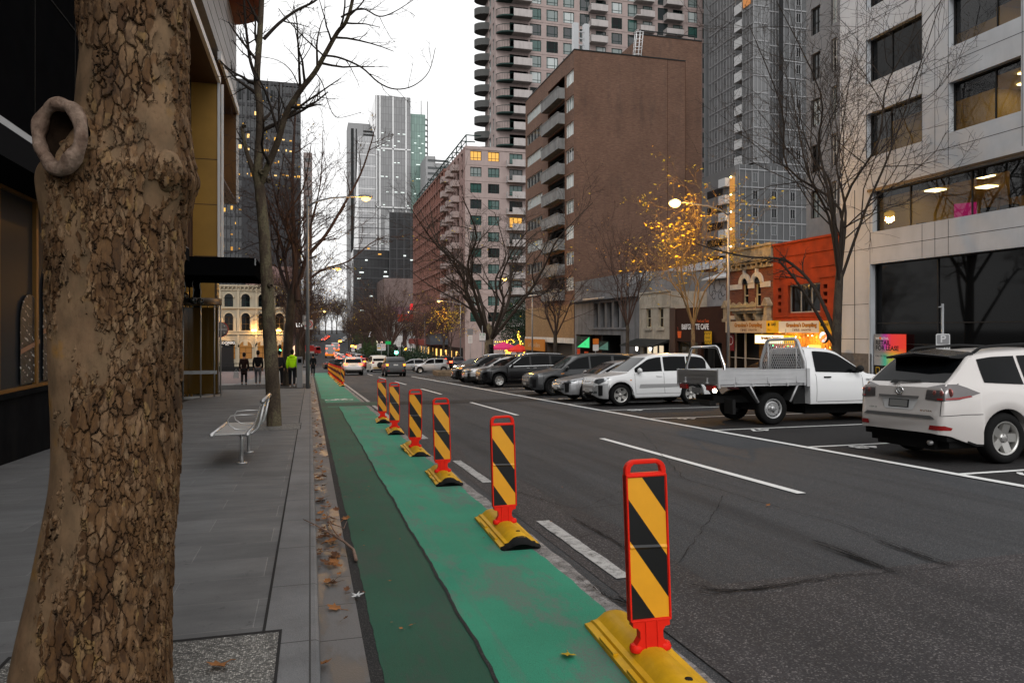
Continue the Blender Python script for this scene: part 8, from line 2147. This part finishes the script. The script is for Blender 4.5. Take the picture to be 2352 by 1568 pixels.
g.limb(tr([(722,165),(740,190),(755,240),(775,270),(830,258)], D2-1.2, .3), .012, .005, 2, .1, L=.9, n=7)
g.limb(tr([(690,208),(670,165),(640,140),(600,130)], D2-.8, .5), .014, .005, 2, .1, L=.9, n=7)
for (u,v,r_) in ((616,415,.05),(600,395,.06),(620,655,.05),(560,290,.04)):
    p = atD(D2-.12,u,v)-O; g.trunk.lathe([(r_*1.2,0),(r_,.05),(r_*.75,.08),(r_*.6,.05),(.001,.03)],12,0,T(p.x,p.y,p.z) @ RX(PI/2+.3) @ RY(.4))
g.build(e, BK1, TW)
# --- third tree
def make_tree(label, X, Y, h, fork, r0, seed, nl=7, spread=.55, dz=FP, leafn=0, leafs=.07, nch=(7,6,5,0), lean=(0,0), bark=BK2, twig=TWR, leaf=None, vase=0, lr=.5, lk=.36):
    e = tree_root(label, X, Y, dz); g = Grow(seed, nch=nch, lr=lr, leafn=leafn, leafs=leafs, ang=(22,68), up=.05, wander=.3, rmin=max(.005,.0019*Y**.42)); rg = random.Random(seed+50)
    top = V3((lean[0]*fork,lean[1]*fork,fork)); g.limb([(0,0,-.1),(lean[0]*fork*.4,0,fork*.5),top], r0, r0*.72, 0, .95, g.trunk, n=0); g.trunk.tube([top-V3((0,0,.01)),top+V3((0,0,r0*.8)),top+V3((0,0,r0*1.8))],[r0*.72,r0*.6,r0*.2],8,cap=False)
    for i in range(nl):
        a = 2*PI*(i+rg.random()*.6)/nl; L = (h-fork)*rg.uniform(.75,1.05); s_ = spread*rg.uniform(.5,1.15) if i else .1
        P = [top+V3((0,0,-r0*1.6)), top+V3((math.cos(a)*s_*L*(.22+vase*.2),math.sin(a)*s_*L*(.22+vase*.2),L*.25)), top+V3((math.cos(a)*s_*L*(.55+vase*.2),math.sin(a)*s_*L*(.55+vase*.2),L*.62)), top+V3((math.cos(a)*s_*L*.95,math.sin(a)*s_*L*.95,L*(1-.25*s_)))]
        jt = lambda q,a_: q+V3((rg.uniform(-a_,a_),rg.uniform(-a_,a_),rg.uniform(-a_,a_)*.5))
        P = [P[0],jt(P[1],L*.05),jt(P[1].lerp(P[2],.5),L*.07),jt(P[2],L*.08),jt(P[3],L*.08)]
        g.limb(P, r0*lk*rg.uniform(.75,1.1), r0*.06, 0, .15, L=L*.95)
    g.build(e, bark, twig, leaf); return e
t3 = make_tree('tall bare tree beside ticket machine and kerb lamp pole', -1.25, 42, 14.6, 5.0, .29, 8, 8, .42, nch=(9,6,5,0), lean=(.06,0), leafn=.012, leafs=.06, lk=.3)
g = Grow(18, nch=(9,7,6,0), lr=.40, ang=(25,60), up=.05, rmin=.009, leafn=.02, leafs=.07); O = t3.location; D3 = 42*CA-1.25*SA
for L_, r0, r1 in (([(690,640),(706,590),(748,540),(790,470),(828,400),(852,330),(862,290)],.12,.02),([(684,690),(676,560),(672,430),(676,300),(682,220)],.15,.03),([(700,650),(740,620),(800,600),(850,560),(890,540)],.07,.015),([(672,560),(640,480),(622,400),(612,330)],.07,.015)): g.limb([atD(D3+.3*i,u,v)-O for i,(u,v) in enumerate(L_)], r0, r1, 0, .12, L=4.5)
g.b.build('limb_spread', TWR, t3); o = g.lv.build('leaves', LFY, t3); o['kind'] = 'stuff'
# big vase tree in the median by the planter
tm = make_tree('large wide spreading bare tree in the median by the planter', 15.0, 62.5, 16.5, 3.6, .50, 15, 9, .72, dz=0, nch=(9,7,5,0), bark=BK1, twig=TW, leafn=.02, leafs=.10, vase=.35)
tn = make_tree('second wide spreading median tree beyond the intersection', 12.6, 124, 14.5, 3.4, .5, 23, 10, .75, dz=0, nch=(8,7,5,0), leafn=.008, leafs=.09, vase=.4)
# right footpath row
tA = make_tree('tall bare tree overlapping the white office building', 22.6, 28.0, 16.8, 4.9, .23, 31, 7, .42, nch=(10,7,5,0), bark=BK2, twig=TW, leafn=.03, leafs=.035, leaf=M('seed_pod',(.03,.022,.018),.8), lean=(.02,-.02))
tB = make_tree('tree with yellow leaves lit by the brightest street lamp', 22.3, 40.2, 11.2, 3.4, .16, 42, 7, .55, nch=(8,6,4,0), bark=BK1, leafn=.62, leafs=.10, twig=M('lamplit_twig',(.16,.115,.06),.8,var=.3))  # twigs made paler: the lamp's glow is put into their colour
tC = make_tree('thin bare tree in front of the grey shop building', 22.4, 50.0, 11.5, 3.8, .17, 53, 7, .5, nch=(8,6,4,0), leafn=.05, leafs=.07, leaf=LFO)
tD = make_tree('bare tree before the lamplit brick lower block', 22.4, 66.5, 11.5, 3.6, .24, 64, 7, .55, nch=(8,6,5,0), leafn=.05, leafs=.08)
tE = make_tree('small yellow leafed tree under the hotel lamp', 20.8, 112, 9.0, 3.2, .16, 75, 7, .5, dz=0, nch=(7,6,4,0), leafn=.35, leafs=.12)
# a long arching limb of the first right tree reaching left, traced
g = Grow(77, nch=(6,6,5,0), lr=.35, ang=(25,60), up=.02); O = tA.location; DA = 28*CA+22.6*SA
g.limb([atD(DA+i*.4,u,v)-O for i,(u,v) in enumerate([(1918,770),(1900,720),(1870,660),(1835,620),(1795,595),(1720,590),(1650,575),(1600,560)])], .095, .025, 0, .3, L=4, n=12)
g.limb([atD(DA-.2*i,u,v)-O for i,(u,v) in enumerate([(1915,790),(1885,735),(1858,690),(1825,640),(1790,600)])], .085, .045, 0, .6, L=3, n=6)
o = g.b.build('arching_limb', TW, tA)
# repeats further down both kerbs and on the hill: copies of two kinds
g1 = make_tree('bare tree on the left kerb in front of the pub corner', -1.3, 127, 11.5, 3.4, .2, 91, 8, .6, nch=(8,7,5,0), leafn=.06, leafs=.09)
g2 = make_tree('bare tree on the left kerb just past the pub corner', -1.2, 139, 11.5, 3.4, .2, 97, 8, .65, nch=(8,7,5,0), leafn=.08, leafs=.1)
def tcopy(src, X, Y, label, sc, rz):
    c = copy_tree(src); c.location = (X,Y,G(Y)+.05); c.rotation_euler = (0,0,rz); c.scale = (sc,sc,sc); c['label'] = label
tr_ = random.Random(12)
tcopy(g1,-.95,60,'bare tree on the left kerb, second beyond the ticket machine',.95,1.0); tcopy(g2,-.95,75,'bare tree on the left kerb, third beyond the ticket machine',.95,3.0)
nth = ['first','second','third','fourth','fifth','sixth','seventh','eighth','ninth','tenth','eleventh','twelfth','thirteenth','fourteenth','fifteenth','sixteenth','seventeenth','eighteenth']
for k in range(14): tcopy((g1,g2)[k%2], -1.4+tr_.uniform(-.4,.4), 152+13.5*k+tr_.uniform(-2,2), f'{nth[k]} bare tree past the pub along the left kerb', tr_.uniform(1.0,1.3), tr_.uniform(0,6))
for k in range(8): tcopy((g2,g1)[k%2], 13.2+tr_.uniform(-.6,.6), 146+17*k, f'{nth[k]} bare tree of the median row past the wide spreading one', tr_.uniform(1.0,1.3), tr_.uniform(0,6))
for k in range(13): tcopy((g2,g1)[k%2], 22.6+tr_.uniform(-.5,.5), 128+16*k, f'{nth[k]} bare tree past the hotel lamp along the right kerb', tr_.uniform(.95,1.2), tr_.uniform(0,6))
for k in range(16): tcopy((g1,g2)[k%2], -7+3.6*k+tr_.uniform(-1,1), 405+tr_.uniform(-20,30), f'{nth[k]} from the left of the bare trees closing the hilltop', tr_.uniform(1.5,2.0), tr_.uniform(0,6))

# ------------------------------------------------------------------ the big plane trunk in the foreground
def mat_plane():
    k = NT('flaking_plane_bark'); v = k.coord()
    warp = k.noise(v, 5, 3, .6)
    wv = k.n('ShaderNodeVectorMath', operation='ADD'); k.l(v, wv.inputs[0])
    nz = k.n('ShaderNodeTexNoise'); nz.inputs['Scale'].default_value = 22; nz.inputs['Detail'].default_value = 4; k.l(v, nz.inputs['Vector'])
    sc = k.n('ShaderNodeVectorMath', operation='SCALE'); sc.inputs['Scale'].default_value = .036; k.l(nz.outputs['Color'], sc.inputs[0]); k.l(sc.outputs[0], wv.inputs[1])
    pv = k.mapping(wv.outputs[0], (1,1,.29))
    msk = k.mr(k.noise(v,3.3,2), .47, .53, 0, 1)
    def vv(sc_):
        cn = k.n('ShaderNodeTexVoronoi'); cn.inputs['Scale'].default_value = sc_; k.l(pv, cn.inputs['Vector']); return cn.outputs['Color'], cn.outputs['Distance'], k.vor(pv, sc_, 'DISTANCE_TO_EDGE'), cn.outputs['Position']
    A4, B4 = vv(33), vv(60)
    cellc = k.mix(msk, A4[0], B4[0]); edge = k.mix(msk, A4[2], B4[2]); cd = k.mix(msk, A4[1], B4[1]); cpos = k.mix(msk, A4[3], B4[3])
    dz = k.n('ShaderNodeVectorMath', operation='SUBTRACT'); k.l(cpos, dz.inputs[0]); k.l(pv, dz.inputs[1])
    dzs = k.n('ShaderNodeSeparateXYZ'); k.l(dz.outputs[0], dzs.inputs[0]); shingle = k.mr(dzs.outputs[2], -.012, .012, 0, 1)
    sepc = k.n('ShaderNodeSeparateColor'); k.l(cellc, sepc.inputs[0]); rv_ = sepc.outputs[0]; rv2 = sepc.outputs[1]
    big = k.noise(k.mapping(v,(1.6,1.6,.8), loc=(1.7,.3,.2)), 2.6, 5, .55)           # smooth shed areas
    sp = k.n('ShaderNodeSeparateXYZ'); k.l(v, sp.inputs[0])
    bias = k.mr(sp.outputs[0], -.25, .1, .21, -.07)
    hb_ = k.mr(sp.outputs[2], .2, 1.3, -.14, 0)
    m = k.math('ADD', k.math('ADD', k.math('ADD', big, bias), hb_), k.math('MULTIPLY', k.math('SUBTRACT', rv_, .5), .14))
    smooth = k.mr(m, .535, .555, 0, 1)                                                 # 1 = bare smooth bark
    plate = k.ramp(rv2, [(0,(.085,.042,.019)),(.35,(.15,.082,.040)),(.65,(.21,.122,.066)),(.88,(.28,.18,.11)),(1,(.29,.185,.085))])
    fine = k.noise(k.mapping(v,(1,1,.35)), 75, 4, .65)
    plate = k.mix(k.mr(fine,.3,.65,.6,0), plate, (.03,.018,.012))
    crack = k.math('MULTIPLY', k.mr(edge, .0, .06, 1, 0), k.mr(k.noise(v,13,3,.6),.38,.62,.0,.7))
    plate = k.mix(crack, plate, (.016,.010,.007)); plate = k.mix(k.mr(shingle,.55,1,0,.35), plate, (.05,.03,.02))
    sm = k.ramp(k.noise(v, 4.5, 4, .6), [(.3,(.15,.090,.052)),(.48,(.235,.152,.094)),(.6,(.285,.188,.115)),(.72,(.36,.185,.05))])
    sm = k.mix(k.mr(k.noise(k.mapping(v,(1,1,.5)),14,4,.6),.4,.66,0,.5), sm, (.075,.058,.036))
    sm = k.mix(k.mr(k.noise(v,55,3,.6),.55,.75,0,.35), sm, (.05,.035,.022))
    c = k.mix(smooth, plate, sm)
    dark = k.mr(k.noise(v, 1.9, 3, .5), .56, .70, 0, .5)
    c = k.mix(dark, c, (.022,.016,.011))
    hs_ = k.n('ShaderNodeHueSaturation'); hs_.inputs['Saturation'].default_value = 1.12; hs_.inputs['Value'].default_value = .80; k.l(c, hs_.inputs['Color']); c = hs_.outputs[0]
    # relief: plates stand proud of the smooth bark, lifted differently cell by cell
    lift = k.math('ADD', k.math('MULTIPLY', rv_, .7), .45); dome = k.mr(edge, 0, .06, 0, 1)
    tilt = k.mr(cd, 0, .6, .25, 0)
    hgt = k.math('MULTIPLY', k.math('MULTIPLY', k.math('ADD', k.math('ADD', lift, tilt), k.math('MULTIPLY', shingle, .7)), dome), k.math('SUBTRACT', 1.0, smooth))
    hgt = k.math('ADD', hgt, k.math('MULTIPLY', fine, .16)); 
    dsp = k.n('ShaderNodeDisplacement'); dsp.inputs['Midlevel'].default_value = 0; dsp.inputs['Scale'].default_value = .011; k.l(hgt, dsp.inputs['Height']); k.l(dsp.outputs[0], k.out.inputs['Displacement'])
    k.bsdf(c, .82, 0, .25); k.m.displacement_method = 'BOTH'
    return k.m
PLB = mat_plane()
DT = 3.08
def cam_pt(u, v): return atD(DT, u, v)
SIL = [(-420,214,412),(-200,205,412),(0,191,417),(100,193,418),(200,190,418),(260,188,420),(320,178,424),(360,150,430),(390,118,438),(415,105,442),(450,105,430),(500,112,415),(560,120,410),(620,127,407),(700,132,403),(800,135,400),(900,135,395),(1000,132,392),(1100,125,390),(1200,112,387),(1300,98,385),(1400,78,384),(1500,55,383),(1568,38,383),(1650,10,392),(1720,-25,410)]
base = cam_pt(240,1640); ez = V3((CA,-SA,0)); ey = V3((SA,CA,0))
tz = G(3.3)+FP
tq = empty('plane_tree', (base.x,base.y,tz), 'massive flaking plane tree trunk with round knot hole in the foreground', 'tree')
NA, NR = 340, 620; vs = []; zs_ = []
vtop, vbot = -420, 1700
ctr = lambda v: (_knots(v,[(a,(b+c)/2) for a,b,c in SIL]), _knots(v,[(a,(c-b)/2) for a,b,c in SIL]))
for i in range(NR+1):
    v = vbot+(vtop-vbot)*i/NR; cu, hw_ = ctr(v); rad = hw_/FPX*DT; q = atD(DT, cu, v)
    dep = .5*rad+.5*.235
    for j in range(NA):
        a = 2*PI*j/NA; dirv = V3((math.cos(a),math.sin(a),0)); ang_ = noise.noise((math.cos(a)*1.3,math.sin(a)*1.3,q.z*1.6))*.022
        p = q+ez*(math.cos(a)*(rad-.006+ang_))+ey*(math.sin(a)*(dep+ang_)); vs.append((p.x-base.x,p.y-base.y,p.z-tz))
b = MB(); b.v = vs; b.f = [(i*NA+j,i*NA+(j+1)%NA,(i+1)*NA+(j+1)%NA,(i+1)*NA+j) for i in range(NR) for j in range(NA)]; b.mi = [0]*len(b.f); b.sm = [True]*len(b.f)
inst('trunk', b.mesh('trunk',[PLB]), tq)
# knot: a rolled collar round a dark hollow on a stub facing left and forward
KB = mat_bark('knot_collar_bark', (.12,.072,.05), (.20,.135,.10), (.26,.185,.14), 16.0)
kc = atD(2.78,138,311)-V3((base.x,base.y,tz))
nrm = (ez*-.28+ey*-.95+V3((0,0,.10))).normalized(); hx = V3((0,0,1)).cross(nrm).normalized(); hz_ = nrm.cross(hx).normalized()
hxr = hx*math.cos(.25)+hz_*math.sin(.25); hzr = hz_*math.cos(.25)-hx*math.sin(.25)
kc = kc - nrm*.0
b = MB(); n, m_ = 56, 20; A_, B_ = .098, .130
b.v = []
for i in range(n):
    a = 2*PI*i/n; tk = .025+.013*noise.noise((math.cos(a)*1.7,math.sin(a)*1.7,3)); wv_ = 1+.13*noise.noise((math.cos(a)*1.1,math.sin(a)*1.1,7)); d = hxr*math.cos(a)*A_*wv_+hzr*math.sin(a)*B_*wv_; dn = d.normalized()
    for j in range(m_):
        t = 2*PI*j/m_; w_ = 1+.10*noise.noise((math.cos(a)*6,math.sin(a)*6,t)); b.v.append(tuple(kc+d+dn*math.cos(t)*tk*w_+nrm*(math.sin(t)*tk*1.0*w_)))
b.f = [(i*m_+j,((i+1)%n)*m_+j,((i+1)%n)*m_+(j+1)%m_,i*m_+(j+1)%m_) for i in range(n) for j in range(m_)]; b.mi = [0]*len(b.f); b.sm = [True]*len(b.f)
inst('knot_collar', b.mesh('knot_collar',[KB]), tq)
b = MB(); rings = [(A_*.98,B_*.98,-.004),(A_*.86,B_*.88,-.05),(A_*.6,B_*.65,-.085),(A_*.05,B_*.05,-.10)]
b.v = [tuple(kc+hxr*math.cos(2*PI*i/32)*ra+hzr*math.sin(2*PI*i/32)*rb+nrm*dz) for ra,rb,dz in rings for i in range(32)]; b.f = [(i*32+j,i*32+(j+1)%32,(i+1)*32+(j+1)%32,(i+1)*32+j) for i in range(3) for j in range(32)]; b.mi = [0]*96; b.sm = [True]*96
inst('knot_hollow', b.mesh('knot_hollow',[M('rotten_wood',(.016,.009,.005),.95,var=.5,vs=14,bump=.01,bs=30)]), tq)
b = MB(); tgt = cam_pt(228,350)-ey*.06-V3((base.x,base.y,tz)); secs = []
for i in range(9):
    t = i/8; c_ = kc.lerp(tgt+V3((0,0,-.05*t)),t); ra, rb = A_*1.12+(.12-A_*1.12)*t, B_*1.08+(.20-B_*1.08)*t*t
    for j in range(64):
        a = 2*PI*j/64; nn = .008*noise.noise((math.cos(a)*4,math.sin(a)*4,t*5)); b.v.append(tuple(c_+hxr*math.cos(a)*(ra+nn)+hzr*math.sin(a)*(rb+nn)-nrm*.03))
b.f = [(i*64+j,i*64+(j+1)%64,(i+1)*64+(j+1)%64,(i+1)*64+j) for i in range(8) for j in range(64)]; b.mi = [0]*len(b.f); b.sm = [True]*len(b.f)
inst('knot_stub', b.mesh('knot_stub',[PLB]), tq)
b = MB(); t2 = atD(DT-.13,185,475)-V3((base.x,base.y,tz)); c0 = kc-nrm*.13-V3((0,0,.07))
for i in range(9):
    t = i/8; c_ = c0.lerp(t2,t); ra, rb = .118+.02*t, .125-.02*t
    for j in range(48):
        a = 2*PI*j/48; b.v.append(tuple(c_+hx*math.cos(a)*ra+nrm.cross(hx)*math.sin(a)*rb*.8+V3((0,0,math.sin(a)*.04))))
b.f = [(i*48+j,i*48+(j+1)%48,(i+1)*48+(j+1)%48,(i+1)*48+j) for i in range(8) for j in range(48)]; b.mi = [0]*len(b.f); b.sm = [True]*len(b.f)
inst('knot_flare', b.mesh('knot_flare',[PLB]), tq)
bz = cam_pt(412,405)-ey*.10-V3((base.x,base.y,tz))
b = MB(); n, m_ = 40, 28; b.v = []
for i in range(m_+1):
    f = PI*i/m_
    for j in range(n):
        a = 2*PI*j/n; r_ = 1+.10*noise.noise((math.sin(f)*math.cos(a)*2,math.sin(f)*math.sin(a)*2,math.cos(f)*2)); b.v.append(tuple(bz+ez*(math.sin(f)*math.cos(a)*.055*r_)+ey*(math.sin(f)*math.sin(a)*.075*r_)+V3((0,0,math.cos(f)*.085*r_))))
b.f = [(i*n+j,i*n+(j+1)%n,(i+1)*n+(j+1)%n,(i+1)*n+j) for i in range(m_) for j in range(n)]; b.mi = [0]*len(b.f); b.sm = [True]*len(b.f)
inst('burl', b.mesh('burl',[PLB]), tq)
g = Grow(3, nch=(5,5,4,0), lr=.5); top = V3(vs[-1]); tc = atD(DT,313,-420)-V3((base.x,base.y,tz))
for (dx,dy,dz) in ((-1.2,.6,3.2),(1.0,1.4,3.6),(.2,-1.3,3.4)): g.limb([tc-V3((0,0,.1)),tc+V3((dx*.25,dy*.25,dz*.4)),tc+V3((dx*.7,dy*.7,dz*.8)),tc+V3((dx*1.3,dy*1.3,dz*1.25))],.15,.05,0,.4,L=2.6,n=4)
g.b.build('crown', TW, tq)
# ------------------------------------------------------------------ people walking away
def skin(name, J, E, mat, parent, sub=2):
    me = bpy.data.meshes.new(name); ks = list(J); me.from_pydata([J[k][0] for k in ks], [(ks.index(a),ks.index(b)) for a,b in E], [])
    me.materials.append(mat); o = link(bpy.data.objects.new(name, me)); o.parent = parent
    m = o.modifiers.new('Skin','SKIN'); m.use_smooth_shade = True; s_ = o.modifiers.new('Subdivision','SUBSURF'); s_.levels = s_.render_levels = sub
    d = me.skin_vertices[0].data
    for i, k in enumerate(ks):
        r = J[k][1]; d[i].radius = r if isinstance(r, tuple) else (r,r); d[i].use_root = (i == 0)
    return o
SKN = M('skin', (.36,.2,.14), .55); HAIRB = M('black_hair', (.008,.007,.007), .6)
def person(label, u, v, H, stride, top, leg, shoe, dz=FP, rz=0.0, coat=False, hood=False, arms=.0, bag=None, puff=1.0, pos=None):
    p = onG(u,v,dz) if pos is None else V3((pos[0],pos[1],G(pos[1])+dz))
    e = empty('person', (p.x,p.y,p.z), label, 'person'); e.rotation_euler = (0,0,rz); k = H/1.68; e.scale = (k,k,k)
    s = stride; hy = .0
    L = {'pelvis':((0,0,.93),(.13,.10)),'belly':((0,0,1.08),(.125,.09)),'chest':((0,.0,1.28),(.155,.10)),'neckb':((0,.01,1.44),.07),'neck':((0,.02,1.50),.055),'head0':((0,.035,1.58),(.07,.085)),'head1':((0,.04,1.68),(.076,.092)),
         'sl':((-.17,0,1.38),.055),'el':((-.212,-.02-arms,1.12),.042),'wl':((-.215,.07+s*.3,.90),.03),'sr':((.17,0,1.38),.055),'er':((.212,-.02-arms,1.12),.042),'wr':((.215,.07-s*.3,.90),.03),
         'hl':((-.09,0,.88),.085),'kl':((-.095,.06+s*.30,.50),.056),'al':((-.095,-.03+s*.75,.09+max(0,-s)*.22),.038),'tl':((-.10,.12+s*.75,.04+max(0,-s)*.05),.03),
         'hr':((.09,0,.88),.085),'kr':((.095,.06-s*.30,.50),.056),'ar':((.095,-.03-s*.75,.09+max(0,s)*.22),.038),'tr':((.10,.12-s*.75,.04+max(0,s)*.05),.03)}
    # hands: palm plus five short fingers
    E = [('pelvis','belly'),('belly','chest'),('chest','neckb'),('neckb','neck'),('neck','head0'),('head0','head1'),('chest','sl'),('sl','el'),('el','wl'),('chest','sr'),('sr','er'),('er','wr'),('pelvis','hl'),('hl','kl'),('kl','al'),('al','tl'),('pelvis','hr'),('hr','kr'),('kr','ar'),('ar','tr')]
    for sd, w in ((-1,'wl'),(1,'wr')):
        c = V3(L[w][0]); L[w+'p'] = (tuple(c+V3((0,.02,-.08))),(.022,.032)); E.append((w,w+'p'))
        for f in range(4): q = c+V3((0,-.01+.022*f,-.15-.012*(f in (1,2)))); L[w+'f%d'%f] = (tuple(q),.009); L[w+'g%d'%f] = (tuple(q+V3((-sd*.012,.005,-.03))),.008); E += [(w+'p',w+'f%d'%f),(w+'f%d'%f,w+'g%d'%f)]
        L[w+'t'] = (tuple(c+V3((-sd*.02,.06,-.10))),.010); E.append((w+'p',w+'t'))
    skin('body', L, E, SKN, e)
    b = MB(); b.ball((0,0,0),.105,16,10,0,(.86,1.0,1.08)); b.ball((0,-.03,-.06),.085,12,8,0,(.95,.8,1)); o = b.build('hair', HAIRB, e); o.location = (0,.015,1.70)
    b = MB(); [b.ball((sx*.078,.035,1.625),.022,8,6,0,(.5,.8,1.3)) for sx in (-1,1)]; b.ball((0,.135,1.61),.018,8,6); [b.ball((sx*.03,.122,1.645),.011,6,5) for sx in (-1,1)]; b.build('face_feature', SKN, e)
    pf = lambda r, m=1.0: tuple(x*m*puff for x in r) if isinstance(r,tuple) else r*m*puff
    J = {'pelvis':((0,0,.90),pf((.15,.125))),'belly':((0,0,1.08),pf((.15,.118))),'chest':((0,-.005,1.28),pf((.17,.125))),'neckb':((0,.0,1.45),.075),
         'sl':((-.18,0,1.385),pf(.075)),'el':((-.22,-.025-arms,1.12),pf(.062)),'wl':((-.218,.065+s*.3,.90),.047),'sr':((.18,0,1.385),pf(.075)),'er':((.22,-.025-arms,1.12),pf(.062)),'wr':((.218,.065-s*.3,.90),.047)}
    EJ = [('pelvis','belly'),('belly','chest'),('chest','neckb'),('chest','sl'),('sl','el'),('el','wl'),('chest','sr'),('sr','er'),('er','wr')]
    if coat: J['hem'] = ((0,-.02,.55),pf((.22,.17))); EJ.append(('pelvis','hem'))
    skin('coat' if coat else 'jacket', J, EJ, top, e)
    if hood: b = MB(); b.ball((0,-.055,1.46),.12,14,8,0,(1.15,.8,.65)); b.build('hood', top, e); b = MB(); b.box(-.17,.17,-.128,-.118,1.30,1.306); b.build('back_seam', M('seam_dark_neon',(.25,.4,.01),.6), e)
    JT = {'pelvis':((0,0,.93),(.135,.108)),'hl':((-.092,0,.86),.098),'kl':((-.097,.06+s*.30,.50),.075),'al':((-.097,-.03+s*.75,.11+max(0,-s)*.22),.062),'hr':((.092,0,.86),.098),'kr':((.097,.06-s*.30,.50),.075),'ar':((.097,-.03-s*.75,.11+max(0,s)*.22),.062)}
    skin('trousers', JT, [('pelvis','hl'),('hl','kl'),('kl','al'),('pelvis','hr'),('hr','kr'),('kr','ar')], leg, e)
    for sd, a_, t_ in ((-1,'al','tl'),(1,'ar','tr')):
        A0, T0 = V3(L[a_][0]), V3(L[t_][0]); skin('shoe', {'heel':(tuple(A0+V3((0,-.03,-.04))),.046),'toe':(tuple(T0+V3((0,.03,0))),.042)}, [('heel','toe')], shoe, e, 1)
    return e
NEON = M('neon_jacket', (.42,.75,.01), .6, bump=.01, bs=14, emit=(.4,.8,0), estr=.06); BLKC = M('black_cloth', (.008,.008,.009), .8); DKC = M('dark_brown_coat', (.018,.009,.008), .8); GRC = M('grey_denim', (.10,.10,.105), .8); BDN = M('black_denim', (.014,.014,.016), .8); WSH = M('white_shoe', (.5,.5,.5), .6); BSH = M('black_shoe', (.01,.01,.01), .5)
person('person in bright neon yellow hooded jacket and black jeans walking away', 671, 889.5, 1.80, .22, NEON, BDN, WSH, hood=True, puff=1.12)
e = person('person in long dark coat carrying a white shopping bag', 560.5, 884, 1.70, -.16, DKC, BDN, BSH, coat=True)
b = MB(); b.prism([(-.16,0),(.16,0),(.12,.36),(-.12,.36)],-.06,.06); b.tube([(-.08,0,.36),(0,0,.52),(.08,0,.36)],.008,5); o = b.build('shopping_bag', M('white_bag',(.45,.45,.46),.5)); 
o.location = (e.location.x-.42,e.location.y+.02,e.location.z+.40); tag(o,'white shopping bag held by the person in the long dark coat','bag')
person('person in black top and grey jeans walking beside the long coat', 592.5, 884.5, 1.80, .16, BLKC, GRC, WSH, arms=.05)
person('person in dark clothes with a backpack partly hidden by the slim forked tree', 642, 886, 1.78, -.15, M('dark_grey_cloth',(.02,.021,.024),.8), BDN, BSH)
person('small distant person in dark red top beyond the neon jacket', 683, 853, 1.66, .12, M('maroon_cloth',(.05,.012,.012),.8), BDN, BSH)
person('distant person in dark coat at the kerb past the speed sign', 719, 862, 1.74, -.1, BLKC, BDN, BSH, coat=True)
pr_ = random.Random(9)
for k, (x, y) in enumerate(((23.6,121),(24.6,124),(23.2,127),(24.2,133),(24.8,139))):
    person(f'dark clothed pedestrian outside the hotel arcade, {["first","second","third","fourth","fifth"][k]} from the intersection', 0, 0, pr_.uniform(1.65,1.82), .12, BLKC, BDN, BSH, rz=pr_.uniform(0,6), pos=(x,y))
